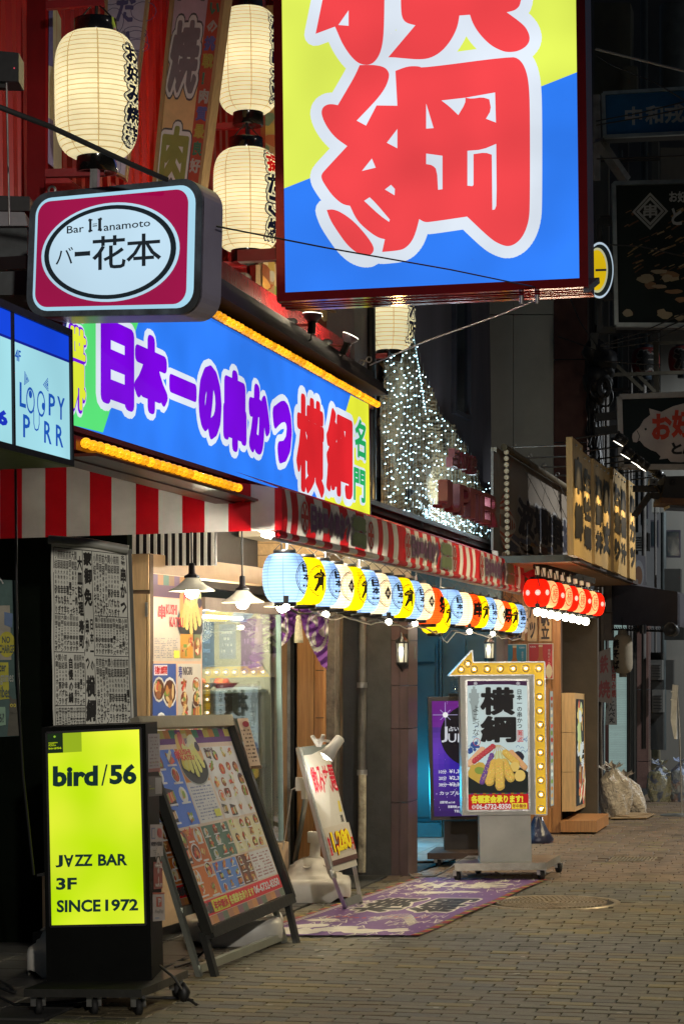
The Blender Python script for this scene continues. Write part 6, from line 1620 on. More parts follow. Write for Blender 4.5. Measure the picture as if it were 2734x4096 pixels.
# ---- A-frame picture menu
Lf, Rf = G(872, 3906), G(1196, 3772); dirA = (Rf-Lf).normalized(); nh = V((dirA.y, -dirA.x, 0))
if nh.dot(-FW) < 0: nh = -nh
th = math.radians(16); nA = (nh*math.cos(th)+UP*math.sin(th)).normalized()
pa = lambda x, y, w=0: PL(x, y, Lf, nA)+nA*w
fA_ = Face(pa(826, 3737), pa(1157, 3597), pa(911, 2887), pa(533, 2897))
af = thing('menu_stand', 'leaning black framed stand with a laminated picture menu beside the jazz bar lightbox', 'sign stand', (Lf+Rf)/2)
inner = Face(pa(836, 3706), pa(1139, 3578), pa(908, 2916), pa(548, 2926))
m = MB(); m.slab(inner, .012, (.4, .35, .3)); m.build('backing_board', mat('board_back', (.1, .1, .1), .6), af)
m = MB(); menu_board(m, inner, .001); m.c = [tuple(min(.85, q*1.5+.09) for q in c_) for c_ in m.c]; m.build('menu_print', PRTG, af)
m = MB(); m.face(inner, (1, 1, 1), .03); m.build('clear_cover', glass('clear_sheet', (.97, .98, 1.0), .12, .04), af)
FRK = mat('dark_alu_frame', (.05, .05, .045), .35, .5, var=.15)
fr_ = [(fA_.c[0], fA_.c[1], .055, FRK), (fA_.c[1], fA_.c[2], .035, FRK), (fA_.c[3], fA_.c[2], .06, mat('champagne_frame', (.42, .38, .28), .35, .5, var=.1)), (fA_.c[0], fA_.c[3], .04, FRK)]
for a, b, w_, mt_ in fr_:
    m = MB(); m.bar(a+nA*.012, b+nA*.012, w_, .045, ref=nA); m.build('frame_rail', mt_, af)
for pbm, pft in ((fA_.c[0], Lf), (fA_.c[1], Rf)):
    m = MB(); m.bar(pbm-nA*.015+(pbm-pft)*.05, V((pft.x, pft.y, 0.0))-nA*.015, .045, .03, ref=nA); m.build('front_leg', FRK, af)
bL = G(798, 3908); 
tL = fA_.at(.0, 1, -.05); tR = fA_.at(1, 1, -.05); bR = bL+dirA*((fA_.c[1]-fA_.c[0]).length)
GRA = mat('aluminium_leg', (.40, .42, .36), .35, .7, var=.15)
for a, b in ((tL, bL), (tR, bR)):
    m = MB(); m.bar(a, V((b.x, b.y, 0)), .035, .025, ref=nh); m.build('rear_leg', GRA, af)
for t_, w_ in ((.74, .045), (.97, .04)):
    m = MB(); m.bar(tL.lerp(bL, t_), tR.lerp(bR, t_), w_, .03, ref=nh); m.build('cross_bar', GRA, af)
fb2 = Face(tL.lerp(bL, .72), tR.lerp(bR, .72), tR.lerp(bR, .06), tL.lerp(bL, .06)); m = MB(); m.slab(fb2, .01); m.build('rear_board', mat('board_back', (.1, .1, .1), .6), af)
m = MB(); menu_board(m, fb2, .003); m.build('rear_menu_print', PRTG, af)
fl_ = Face(pa(968, 3088, .05), pa(1012, 3084, .05), pa(950, 2884, .06), pa(907, 2888, .06))
fs2 = thing('flyer_sleeve', 'narrow clear sleeve with printed flyers clipped to the upper right corner of the picture menu', 'flyer', fl_.c[3])
m = MB(); m.face(fl_, (.50, .38, .28)); lines(m, fl_, .08, .12, .92, .80, 9, (.12, .08, .06), .003, .7, 2); m.disc(fl_, .6, .88, .3, .06, (.25, .04, .05), .004); m.rectp(fl_, 0, 0, 1, .06, (.12, .06, .02), .004); m.build('flyer', PRTG, fs2)
m = MB(); m.tube([pa(868, 3715, -.03), P(838, 3780, 11.1), P(812, 3810, 11.05), G(770, 3850, .01), G(700, 3870, .01)], .006, 5); m.tube([pa(815, 3690, -.03), P(830, 3760, 11.0), P(848, 3790, 11.0), G(822, 3835, .01)], .006, 5)
tag(m.build('stand_cable', CORD, None, loc=G(800, 3850)), 'crossed black cables hanging below the picture menu stand', 'cable')

# ---- white water filled parasol bases
PLW = mat('white_plastic', (.60, .58, .52), .42, var=.12, scale=6, bump=.08, dirt=.12)
def parasol_base(c, s, rot, lab, post=True, tilt=0):
    t = thing('parasol_base', lab, 'parasol base', c, 'white water-filled bases on the pavement')
    q = Matrix.Rotation(rot, 3, 'Z'); 
    def sq(h, r, z, n=40, p=5):
        out = []
        for k in range(n):
            a = 2*math.pi*k/n; ca_, sa_ = math.cos(a), math.sin(a); e = (abs(ca_)**p+abs(sa_)**p)**(-1/p)
            out.append(c+q@V((h*e*ca_, r*e*sa_, z)))
        return out
    m = MB(); L = [sq(s*.97, s*.97, 0), sq(s, s, .03), sq(s, s, .11), sq(s*.96, s*.96, .135), sq(s*.88, s*.88, .14), sq(s*.80, s*.80, .15, p=2.6), sq(s*.78, s*.78, .165, p=2.3), sq(s*.70, s*.70, .168, p=2), sq(s*.62, s*.62, .20, p=2), sq(s*.45, s*.45, .245, p=2), sq(s*.22, s*.22, .27, p=2), sq(s*.1, s*.1, .272, p=2)]
    n = 40; vs = [p for l in L for p in l]
    for k in range(n):   # notches along the bottom edge
        if k % 10 in (4, 5, 6) : vs[k] = vs[k]+V((0, 0, .035 if k % 10 == 5 else .028)); vs[n+k] = vs[n+k]+V((0, 0, .012))
    m.add(vs, [(i*n+k, i*n+(k+1) % n, (i+1)*n+(k+1) % n, (i+1)*n+k) for i in range(len(L)-1) for k in range(n)]+[tuple((len(L)-1)*n+k for k in range(n))], smooth=True); m.build('tank', PLW, t)
    m = MB()
    for k in range(6):
        a = k*1.047+.3; p = c+q@V((s*.53*math.cos(a), s*.53*math.sin(a), .222)); m.lathe([(.0, .001), (.02, .001), (.024, .006), (.028, 0)], p, 10, axis=q@V((math.cos(a)*.5, math.sin(a)*.5, 1)))
    m.build('dimple', mat('white_plastic_dim', (.40, .38, .33), .5), t)
    if post:
        m = MB(); m.lathe([(.045, .25), (.05, .27), (.035, .28), (.033, .36), (.052, .365), (.054, .43), (.046, .435), (.036, .435), (.034, .38)], c, 18, axis=V((.06, 0, 1))); m.build('post_socket', PLW, t)
    return t
parasol_base(G(935, 3765), .27, .25, 'white plastic parasol base half hidden behind the picture menu stand', True)
parasol_base(G(1250, 3598), .245, .2, 'white plastic parasol base with its round post socket beside the drinks poster', True)
parasol_base(G(245, 3905)+V((-.02, .1, 0)), .17, .2, 'pale plastic base showing only its edge left of the jazz bar lightbox', False)

# ---- easel with the all-you-can-drink poster and a clip lamp
ez = thing('poster_easel', 'steel easel holding a drinks poster priced 1,280 under a clip lamp', 'sign stand', G(1400, 3630))
dE = 12.75; fe2 = faceD([(1333, 3491), (1428, 3462), (1303, 2978), (1203, 2989)], [12.55, 12.95, 13.25, 12.95])
m = MB(); m.slab(fe2, .012, (.66, .64, .58)); m.build('poster_board', mat('white_board', (.6, .6, .56), .3), ez)
m = MB(); f_ = fe2; m.face(f_, (.66, .63, .54), .002)
m.rectp(f_, 0, .93, 1, 1, (.2, .22, .2), .003)
for i, ch in enumerate('飲み放題'):
    g_ = f_.box(.06+i*.23, .60-.0*i, .06+i*.23+.23, .83); m.text(g_, ch, (.04, .03, .03), .004, .10, res=1); m.text(g_, ch, (.75, .55, .5), .006, .06, res=1); m.text(g_, ch, (.60, .03, .05), .0085, .02, res=1)
m.rectp(f_, .05, .435, .95, .535, (.10, .08, .05), .003); lines(m, f_, .1, .45, .75, .525, 2, (.7, .6, .4), .0045, .8, 1); m.rectp(f_, .78, .44, .92, .53, (.75, .6, .1), .005)
m.text(f_.box(.2, .355, .9, .42), '料金のお時間', (.04, .04, .04), .004, .02, 'cline')
m.build('poster_print', PRTG, ez)
fp2 = Face(fe2.at(-.02, .045, .012), fe2.at(1.03, .05, .012), fe2.at(1.03, .345, .012), fe2.at(-.02, .34, .012))
m = MB(); m.face(fp2, (.62, .56, .46)); m.rectp(fp2, 0, 0, 1, .13, (.12, .06, .05), .002)
g_ = fp2.box(.14, .20, .86, .86); m.text(g_, '1,280', (.02, .02, .02), .003, .13); m.text(g_, '1,280', (.62, .05, .03), .006, .09); m.text(g_, '1,280', (.95, .75, .02), .009, .05); m.text(fp2.box(.86, .25, .98, .6), '円', (.6, .05, .03), .003, .03)
m.text(fp2.box(.02, .25, .10, .75), '飲放', (.6, .03, .05), .003, .03, vert=True); m.build('price_card', PRTG, ez)
ALU = mat('aluminium_tube', (.42, .43, .42), .3, .8, var=.1)
for a, b in ((fe2.at(0, 0, -.01), G(1380, 3636)), (fe2.at(.93, .0, -.01), G(1444, 3616)), (fe2.at(-.03, 1, -.015), fe2.at(-.03, 0, -.015)), (P(1235, 3120, 13.1), G(1168, 3512))):
    m = MB(); m.bar(a, b, .028, .022, ref=fe2.n); m.build('leg', ALU, ez)
m = MB(); m.bar(P(1384, 3612, 12.2), P(1440, 3592, 12.55), .045, .012, ref=fe2.n); m.build('spreader', ALU, ez)
m = MB(); m.lathe([(0, .012), (.03, .012), (.03, -.012), (0, -.012)], fe2.at(-.05, -.01, 0), 14, axis=fe2.n); m.build('hinge_knob', ALU, ez)
cl = thing('clip_lamp', 'white clip-on lamp gripping the top of the drinks poster', 'lamp', fe2.at(.8, 1))
c = P(1322, 3003, 12.75); ax = (P(1300, 3030, 12.5)-P(1330, 2975, 13.0)).normalized(); ax = V((-.55, -.25, -.75)).normalized()
m = MB(); m.lathe([(.018, -.10), (.030, -.09), (.034, -.02), (.050, .045), (.047, .045), (.03, 0)], c, 20, axis=ax); m.build('head', PLW, cl)
m = MB(); m.ball(c+ax*.035, .026, 10, 8); m.build('bulb', glow('clip_bulb', (1, .97, .9), 14), cl)
m = MB(); m.bar(P(1273, 2985, 12.95), P(1248, 2944, 12.9), .02, .014); m.bar(P(1276, 2985, 12.95), P(1293, 2940, 12.9), .02, .014); m.bar(P(1268, 2960, 12.95), P(1318, 2966, 12.9), .014); m.build('clip', PLW, cl)
sp_ = lamp(cl, c+ax*.06, 5, (1, .96, .88), .02, 'clip_light', 'SPOT'); sp_.data.spot_size = math.radians(120); sp_.rotation_euler = (-(fe2.at(.4, .78)-(c+ax*.06))).to_track_quat('Z', 'Y').to_euler()
m = MB(); m.box(*(P(1197, 3130, 13.2)-V((.02, .02, .05))), *(P(1197, 3130, 13.2)+V((.025, .02, .03)))); m.box(*(P(1215, 3150, 13.15)-V((.012, .02, .07))), *(P(1215, 3150, 13.15)+V((.015, .02, .05)))); m.build('plug_adapter', PLW, cl)
m = MB(); m.tube([P(1190, 3148, 13.2), P(1165, 3160, 13.3), P(1155, 3240, 13.6), P(1140, 3340, 13.9), P(1130, 3400, 14)], .004, 5); m.build('white_flex', PLW, cl)

# ---- purple printed mat
mq = [G(958, 3748, .004), G(1676, 3746, .004), G(2190, 3519, .004), G(1662, 3513, .004)]
mt = thing('floor_mat', 'large purple printed mat with white figures and striped borders in front of the shop', 'mat', mq[0])
fm_ = Face(*mq)
m = MB(); N = 20; vs = []
def mw(u, v): return .004+.004*math.sin(v*14+u*3)*(1 if u > .9 or v < .1 else .25)
for j in range(N+1):
    for i in range(13): vs.append(fm_.at(i/12, j/N, mw(i/12, j/N)))
m.add(vs, [(j*13+i, j*13+i+1, (j+1)*13+i+1, (j+1)*13+i) for j in range(N) for i in range(12)], (.17, .08, .28), True)
m.build('sheet', mat('mat_vinyl', attr=True, rough=.55, var=.15, bump=.05, scale=5), mt)
m = MB()
class MF:
    def __init__(s, u0, v0, u1, v1): s.q = (u0, v0, u1, v1); s.n = fm_.n; s.w = fm_.w*(u1-u0); s.h = fm_.h*(v1-v0)
    def at(s, u, v, w=0):
        a, b, c_, d = s.q; U = a+(c_-a)*u; W_ = b+(d-b)*v; return fm_.at(U, W_, mw(min(max(U, 0), 1), min(max(W_, 0), 1))+w)
    def box(s, u0, v0, u1, v1): a, b, c_, d = s.q; return MF(a+(c_-a)*u0, b+(d-b)*v0, a+(c_-a)*u1, b+(d-b)*v1)
MM = MF(0, 0, 1, 1); MWH = (.74, .72, .64)
nb = 60
for k in range(nb):
    cl_ = [(.35, .03, .03), (.45, .36, .04), (.06, .10, .05), (.35, .03, .03)][k % 4]
    m.rectp(MM, .0, k/nb, .035, (k+.8)/nb, cl_, .0012); m.rectp(MM, .95, k/nb, 1, (k+.8)/nb, cl_, .0012)
for k in range(80):
    for j in range(2): m.disc(MM, .05+j*.02, (k+.5*(j))/80+.004, .008, .0052, MWH, .0012, 6)
# 横綱 written sideways, white with a dark core
for ch, v0_, v1_ in (('綱', .50, .66), ('横', .34, .50)):
    pass
def turned(ch, u0, u1, v0, v1, cols):
    for r_, c_, w_ in cols:
        ps, _ = fat(ch, r_, 1); x0, x1, y0, y1 = fat(ch, .06, 1)[1]
        for i, p in enumerate(ps): m.poly([MM.at(u0+(u1-u0)*(y1-y)/(y1-y0), v0+(v1-v0)*(x-x0)/(x1-x0), w_+i*3e-6) for x, y in p][::-1], c_)
turned('横', .20, .53, .34, .60, ((.075, MWH, .0012), (.028, (.012, .012, .018), .0025)))
turned('綱', .55, .88, .34, .60, ((.075, MWH, .0012), (.028, (.012, .012, .018), .0025)))
turned('名', .14, .50, .78, .90, ((.03, MWH, .0012),))
turned('物', .50, .86, .78, .90, ((.03, MWH, .0012),))
def blob(u, v, ru, rv, n=14, j=.5, c_=MWH, w_=.0013): m.disc(MM, u, v, ru, rv, c_, w_, n, j)
for (u, v, ru, rv) in ((.14, .06, .10, .05), (.30, .05, .09, .04), (.45, .09, .12, .045), (.62, .06, .10, .04), (.25, .14, .10, .03), (.80, .08, .07, .03), (.2, .23, .09, .02), (.42, .70, .14, .02), (.62, .72, .10, .015)): blob(u, v, ru, rv)
for k in range(150):
    u, v = .09+R()*.84, R()*.98
    if .32 < v < .62 and .18 < u < .9: continue
    a0_ = R()*6.28; pts = [(u+.03*s_*math.cos(a0_+s_*2.5)/3, v+.02*s_*math.sin(a0_+s_*2.5)/3) for s_ in range(1, 6)]; m.stroke(MM, pts, .005+.004*R(), MWH, .0018)
for k in range(12): m.stroke(MM, [(.5+t_*.04, .19+.07*math.sin(t_*.5+k*.02)+k*.006) for t_ in range(9)], .004, MWH, .0019)
for k in range(160): m.disc(MM, .08+R()*.85, R(), .006+.006*R(), None, MWH, .0014, 6, .5)
for k in range(14): m.disc(MM, .2+k*.045, .27+.01*math.sin(k), .016, .008, (.50, .06, .06), .0016, 8, .5)
m.build('mat_print', mat('mat_ink', attr=True, rough=.55, var=.15, bump=0), mt)

# ---- silver arrow sign on castors
DS = 15.3
fq_ = faceD([(1847, 3263), (2138, 3259), (2129, 2699), (1839, 2703)], DS)
sv = thing('arrow_lightbox', 'silver lightbox on castors showing fried skewers, wrapped by a yellow bulb studded arrow', 'sign', G(2000, 3500))
SG = mat('grey_painted_steel', (.45, .45, .41), .4, .2, var=.12, scale=5, bump=.05, dirt=.15)
m = MB(); m.slab(fq_, .26); m.build('cabinet', SG, sv)
scn = fq_.sub((1868, 3244), (2116, 3241), (2110, 2720), (1863, 2720))
for a, b in ((0, 1), (1, 2), (2, 3), (3, 0)):
    c1, c2 = scn.c[a], scn.c[b]; m = MB(); m.bar(c1+fq_.n*.006, c2+fq_.n*.006, .014, .022, ref=fq_.n); m.build('screen_bezel', STEEL, sv)
def screen(f, par):
    m = MB(); NU = 4
    m.face(f, S('#cfe2e0'), .003); w = .0036
    m.rectp(f, 0, .965, 1, 1, (.06, .02, .06), w)
    for k in range(14): m.rectp(f, k/14, .993, (k+1)/14, 1, [(.3, .12, .02), (.03, .12, .06), (.1, .02, .1), (.3, .2, .02)][k % 4], w+.0005)
    m.poly([f.at(0, .965, w), f.at(.5, .978, w), f.at(1, .965, w), f.at(1, .955, w), f.at(.75, .962, w), f.at(.5, .975, w), f.at(.25, .962, w), f.at(0, .955, w)], (.06, .02, .06))
    for u in (.15, .84): wheel(m, f, u, .972, .013, (.6, .6, .6), (.08, .03, .08), w+.001)
    # tower, pale grey
    tc = (.36, .42, .40)
    m.poly([f.at(x, y, w) for x, y in ((.10, .68), (.06, .86), (.20, .86), (.15, .68))], tc); m.rectp(f, .04, .86, .21, .90, tc, w+.0004); m.rectp(f, .08, .90, .17, .93, tc, w+.0004); m.rectp(f, .105, .93, .145, .95, tc, w+.0004)
    m.poly([f.at(x, y, w) for x, y in ((.04, .84), (.10, .78), (.16, .78), (.21, .84))], tc)
    # waves
    for k in range(60):
        u = R(); v = .44+R()*.2
        if .2 < u < .75: continue
        m.ring(f, u, v, .03, .014, .008, (.12, .22, .42), w+.0003, 8, 0, 3.4)
    for k in range(16): m.disc(f, .03+R()*.22, .44+R()*.09, .03, .012, (.03, .08, .28), w+.0002+k*1e-5, 9, .4)
    # plate and skewers
    m.disc(f, .5, .20, .60, .16*1.0, (.10, .12, .11), w+.001, 34); m.disc(f, .5, .215, .56, .145, (.018, .022, .02), w+.0014, 34)
    gold = [(.80, .50, .10), (.72, .42, .08), (.86, .60, .16)]
    def stick(x0, y0, x1, y1, r, c, k):
        m.stroke(f, [(.5+(x0-.5)*.15, .50), (x0, y0)], .012, (.62, .45, .2), w+.002)
        W_ = w+.003+k*.0006; A_ = f.w/f.h
        for j in range(9):
            t_ = j/8; m.disc(f, x0+(x1-x0)*t_, y0+(y1-y0)*t_, r*(.95+.12*R()), r*A_*(.95+.12*R()), tuple(q*.72 for q in c[0]), W_+j*1e-5, 12, .12)
        for j in range(9):
            t_ = j/8; m.disc(f, x0+(x1-x0)*t_-r*.08, y0+(y1-y0)*t_+r*.12, r*.82, r*A_*.8, c[0], W_+.00012+j*1e-5, 12, .12)
        for j in range(60):
            t_ = R(); a_ = R()*6.28; q_ = r*.8*math.sqrt(R()); m.disc(f, x0+(x1-x0)*t_+q_*math.cos(a_), y0+(y1-y0)*t_+q_*A_*math.sin(a_), r*.13, None, tuple(q*(.75+.6*R()) for q in random.choice(c)), W_+.00024+j*3e-6, 5, .5)
    m.disc(f, .60, .40, .17, .06, (.66, .74, .38), w+.0018, 14, .3)
    stick(.25, .46, .05, .36, .06, [(.80, .45, .25)], 0); stick(.42, .49, .12, .38, .045, [(.55, .06, .07), (.65, .2, .15)], 1)
    m.disc(f, .19, .29, .17, .075, (.62, .40, .07), w+.0045, 16, .22); m.disc(f, .2, .31, .09, .03, (.25, .33, .06), w+.005, 10, .4)
    m.disc(f, .83, .41, .09, .045, (.03, .025, .04), w+.003, 12, .2)
    stick(.72, .44, .93, .33, .05, [(.80, .42, .18)], 2); stick(.62, .44, .80, .36, .055, gold, 3)
    m.disc(f, .85, .265, .085, .045, gold[2], w+.007, 14, .15); m.disc(f, .77, .335, .08, .04, gold[2], w+.0068, 14, .15)
    stick(.40, .42, .24, .22, .045, [(.18, .08, .28), (.7, .45, .15)], 4)
    stick(.44, .36, .36, .22, .07, gold, 5); stick(.60, .36, .70, .25, .075, gold, 7); stick(.52, .36, .53, .19, .08, gold, 9)
    # lettering
    for ch, q in (('横', (.22, .73, .78, .945)), ('綱', (.22, .52, .80, .725))):
        g_ = f.box(*q)
        m.fat(g_, ch, (.62, .72, .70), w+.0105, .10, .045, 2); m.fat(g_, ch, (.02, .018, .018), w+.013, .045, .045, 2)
    m.text(f.box(.81, .625, .90, .93), '日本一の串かつ', (.03, .03, .03), w+.012, .02, vert=True)
    m.text(f.box(.09, .57, .21, .81), 'よこづな', (.04, .04, .04), w+.012, .0, vert=True)
    m.rectp(f, .815, .525, .91, .615, (.6, .05, .05), w+.011); m.rectp(f, .822, .53, .903, .61, (.62, .72, .70), w+.0116); m.text(f.box(.825, .53, .90, .61), '難波', (.6, .05, .05), w+.013, .02, vert=True)
    m.ring(f, .16, .525, .06, .03, .008, (.6, .08, .08), w+.012, 16)
    # foot band
    m.rectp(f, 0, 0, 1, .125, (.60, .012, .015), w+.010)
    for k in range(20): m.rectp(f, k/20, .125, (k+1)/20, .135, [(.05, .14, .07), (.12, .02, .12), (.35, .16, .02)][k % 3], w+.010)
    m.text(f.box(.06, .058, .97, .118), '各種宴会承ります!', (.95, .85, .05), w+.013, .05, 'cline')
    m.text(f.box(.14, .012, .70, .052), '06-6732-8350', (.85, .83, .78), w+.013, .03); m.disc(f, .10, .03, .03, .016, (.85, .83, .78), w+.012, 14); m.text(f.box(.08, .018, .12, .042), '電', (.6, .02, .02), w+.014, .01)
    m.rectp(f, .71, .012, .96, .055, (.95, .75, .05), w+.012); m.text(f.box(.72, .016, .95, .05), '年中無休', (.35, .05, .02), w+.014, .03, 'cline')
    m.build('screen_print', lit('lightbox_print', .82), par)
screen(scn, sv)
bkf = Face(fq_.c[1]-fq_.n*.262, fq_.c[0]-fq_.n*.262, fq_.c[3]-fq_.n*.262, fq_.c[2]-fq_.n*.262)
screen(bkf.box(.07, .03, .93, .97), sv)
# yellow arrow
arr = [(1240, 392), (1252, 1489), (1343, 1489), (1326, 290), (766, 294), (760, 198), (576, 397)]
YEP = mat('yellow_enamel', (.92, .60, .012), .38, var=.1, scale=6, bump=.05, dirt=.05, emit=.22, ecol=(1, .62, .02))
ap = [fq_.pp(*z_sil(*p)) for p in arr]
m = MB(); m.prism([p-fq_.n*.02 for p in ap], -fq_.n*.22); m.build('arrow_body', SG, sv)
for sgn, w_ in ((1, -.018), (-1, -.243)):
    m = MB(); m.poly([p+fq_.n*w_ for p in (ap if sgn > 0 else ap[::-1])]); m.build('arrow_face', YEP, sv)
for i in range(len(ap)):
    a, b = ap[i], ap[(i+1) % len(ap)]
    if i in (5, 6, 0) and False: continue
    m = MB(); m.bar(a-fq_.n*.004, b-fq_.n*.004, .008, .034, ref=fq_.n); m.build('arrow_rim', STEEL, sv)
BUL = [(725, 305), (672, 350), (775, 348), (877, 346), (980, 345), (1080, 343), (1180, 341), (1281, 342), (1286, 452), (1287, 564), (1289, 673), (1291, 783), (1292, 890), (1293, 1001), (1295, 1110), (1297, 1220), (1298, 1331), (1299, 1443)]
first = None
for sgn in (1, -1):
    for k, q in enumerate(BUL):
        p = fq_.pp(*z_sil(*q))+fq_.n*(.004 if sgn > 0 else -.262)
        if first is None:
            m = MB(); m.ball(p, .020, 10, 7); m.build('bulb', glass('bulb_glass', (1, .96, .85), .2, .05), sv, loc=p); first = [sv.children[-1]] if False else None
            g0 = [o for o in sv.children if o.name.startswith('bulb')][-1]
            m = MB(); m.ball(p, .0095, 8, 6); h0 = m.build('filament', glow('filament', (1, .85, .62), 9), g0, loc=p)
            m = MB(); m.lathe([(.026, -.012), (.027, -.010), (.02, -.008)], p, 14, axis=fq_.n); r0 = m.build('bulb_cup', STEEL, g0, loc=p)
            first = g0
        else:
            o = first.copy(); COL.objects.link(o); o.parent = sv; o.location = p-V(sv['_w'])
            for ch in (h0, r0):
                c_ = ch.copy(); COL.objects.link(c_); c_.parent = o; c_.location = (0, 0, 0)
fpd = fq_.sub((1920, 3450), (2127, 3447), (2122, 3263), (1917, 3264)).off(-.03)
m = MB(); m.slab(fpd, .20); m.build('pedestal', SG, sv)
cb = [P(1816, 3452, 15.2), P(2184, 3456, 15.2), P(2240, 3432, 15.85), P(1870, 3430, 15.85)]
zb = .125
for p in cb: p.z = zb
m = MB(); m.prism([V((p.x, p.y, zb-.05)) for p in cb], V((0, 0, .05))); m.build('base_plate', mat('worn_steel_plate', (.40, .38, .32), .28, .7, var=.3, scale=10, dirt=.35), sv)
for u, v in ((.02, .08), (.93, .08), (.12, .92), (.99, .92)):
    p = cb[0].lerp(cb[1], u).lerp(cb[3].lerp(cb[2], u), v); castor(V((p.x, p.y, .036)), .036, sv, zb-.05)
m = MB(); m.tube([P(1900, 3432, 15.5), P(1840, 3440, 15.6), P(1790, 3480, 15.3), G(1740, 3505, .01), G(1650, 3510, .01), G(1630, 3490, .01)], .007, 6); tag(m.build('sign_cable', mat('grey_cable', (.2, .19, .17), .5), None, loc=G(1740, 3505)), 'grey cable running from the silver arrow lightbox to the pier', 'cable')
m = MB(); m.poly([G(1975, 3492, .01), G(1990, 3497, .012), G(2003, 3495, .03), G(1985, 3488, .03)]); tag(m.build('fallen_leaf', mat('dry_leaf', (.10, .06, .03), .8), None, loc=G(1985, 3492)), 'dry leaf lying under the silver arrow lightbox', 'leaf')

# ---- purple starry sign behind
DJ = 16.6
fj = faceD([(1722, 3282), (2060, 3276), (2050, 2785), (1710, 2789)], DJ)
js = thing('fortune_lightbox', 'dark lightbox with a starry violet picture and JUPITER prices, half hidden by the silver sign', 'sign', G(1850, 3450)+V((0, .9, 0)))
m = MB(); m.slab(fj, .16); m.build('cabinet', mat('brown_black_metal', (.03, .022, .02), .4, .3, var=.2), js)
fi = fj.sub((1735, 3267), (2045, 3262), (2036, 2803), (1726, 2805))
m = MB(); NU, NV = 14, 22
for i in range(NU):
    for j in range(NV):
        u, v = (i+.5)/NU, (j+.5)/NV; n_ = .5+.5*math.sin(u*5+3*math.sin(v*4)); k_ = math.exp(-((v-.5)/.28)**2)*.9+.1*(v > .8)
        cI = (.03+.16*k_*n_+.12*(v > .75)*(u < .4), .012+.05*k_*n_, .09+.55*k_*(.5+.5*n_)+.10*(v > .75))
        m.rectp(fi, i/NU, j/NV, (i+1)/NU, (j+1)/NV, cI, .003)
m.disc(fi, .50, .70, .40, .40*fi.w/fi.h, (.008, .006, .012), .004, 40)
for k in range(90):
    u, v = R(), R(); s_ = .003+.006*R()*R(); m.disc(fi, u, v, s_, None, (.6, .5, .9), .0036, 6)
for k in range(8):
    a = k*math.pi/4; l_ = .16 if k % 2 == 0 else .09; m.stroke(fi, [(.17, .88), (.17+l_*math.cos(a), .88+l_*fi.w/fi.h*math.sin(a))], .006, (.55, .5, .85), .005)
m.disc(fi, .17, .88, .035, None, (1, 1, 1), .006, 14)
TW = (.72, .74, .80)
def jt(t, x0, y0, x1, y1, bd=0., fit='box', c_=TW): 
    a = z_sil(x0, y0); b = z_sil(x1, y1); m.text(fi.rect(a[0], a[1], b[0], b[1]), t, c_, .007, bd, fit)
jt('J', 518, 798, 566, 922, .01); jt('UPITER', 570, 852, 900, 922, .01); jt('占いの館', 570, 795, 740, 835, .02, 'cline')
for k, (a, b) in enumerate((('10分', '¥1,300'), ('20分', '¥2,300'), ('30分', '¥3,300'))): jt(a, 497, 1135+k*51, 558, 1168+k*51, .02); jt(b, 578, 1133+k*51, 705, 1168+k*51, .02)
m.rectp(fi, .10, .275, .60, .279, TW, .006); jt('カップル鑑定', 500, 1303, 740, 1335, .02, 'cline'); jt('店頭予約 am11:45', 505, 1380, 690, 1402, .02, 'cline'); jt('営業時間 pm', 567, 1415, 690, 1437, .02, 'cline'); jt('TEL 06', 617, 1450, 700, 1470, .02)
m.build('screen_print', lit('starry_print', .9), js)
m = MB(); m.slab(faceD([(1776, 3430), (1990, 3430), (1985, 3285), (1774, 3286)], DJ+.04), .10); m.build('pedestal', mat('rusty_black', (.02, .015, .013), .6, var=.4), js)
m = MB(); q = [P(1708, 3450, 16.35), P(1960, 3452, 16.35), P(1985, 3432, 16.95), P(1745, 3432, 16.95)]
for p in q: p.z = .10
m.prism([V((p.x, p.y, .06)) for p in q], V((0, 0, .045))); m.build('base_plate', mat('rusty_plate', (.07, .045, .035), .6, .3, var=.4), js)
for u in (.15, .5, .9):
    p = q[0].lerp(q[1], u); castor(V((p.x, p.y+.06, .03)), .03, js, .06)
cb_ = thing('glass_globe', 'clear glass globe resting on top of the starry lightbox', 'globe', P(1835, 2790, 16.7))
m = MB(); m.ball(P(1838, 2730, 16.68), .075, 24, 16); gm_ = glass('globe_glass', (.92, .95, .95), .25, .03); m.build('globe', gm_, cb_)
m = MB(); m.slab(faceD([(1795, 2789), (1880, 2788), (1880, 2772), (1795, 2774)], 16.65), .1); m.build('stand', BLK, cb_)
# ================================================================ TILTED BOARDS AND UPPER LEFT
def tilted(q, d, lab, ground, paint):
    f = faceD(q, d); t = thing('leaning_shop_board', lab, 'sign', f.at(.5, 0), 'tall timber framed boards leaning on the red wall')
    m = MB(); m.slab(f, .05, ground); m.build('panel', PRT, t)
    for u in (-.04, 1.0):
        g_ = Face(f.at(u, 0), f.at(u+.07, 0), f.at(u+.07, 1), f.at(u, 1)); m = MB(); m.slab(g_, .09, w=.02); m.build('timber_rail', WOODL, t)
    m = MB(); m.slab(f.box(-.04, -.012, 1.07, 0), .09, w=.02); m.build('timber_rail', WOODL, t)
    m = MB(); paint(m, f); m.build('print', mat('weathered_print', attr=True, rough=.5, var=.15, bump=0), t)
    return t
def pA_(m, f):
    for k in range(14): m.ring(f, R(), R(), .15+.25*R(), .03+.05*R(), .02, (.14, .13, .30), .003, 14)
    for ch, v in (('食', .42), ('い', .62), ('だ', .80)): m.fat(f.box(.25, v, .75, v+.14), ch, (.12, .11, .28), .003, .04, .04, 1)
    for k in range(10): m.disc(f, R(), R(), .05+.1*R(), None, (.35, .33, .42), .002, 10, .5)
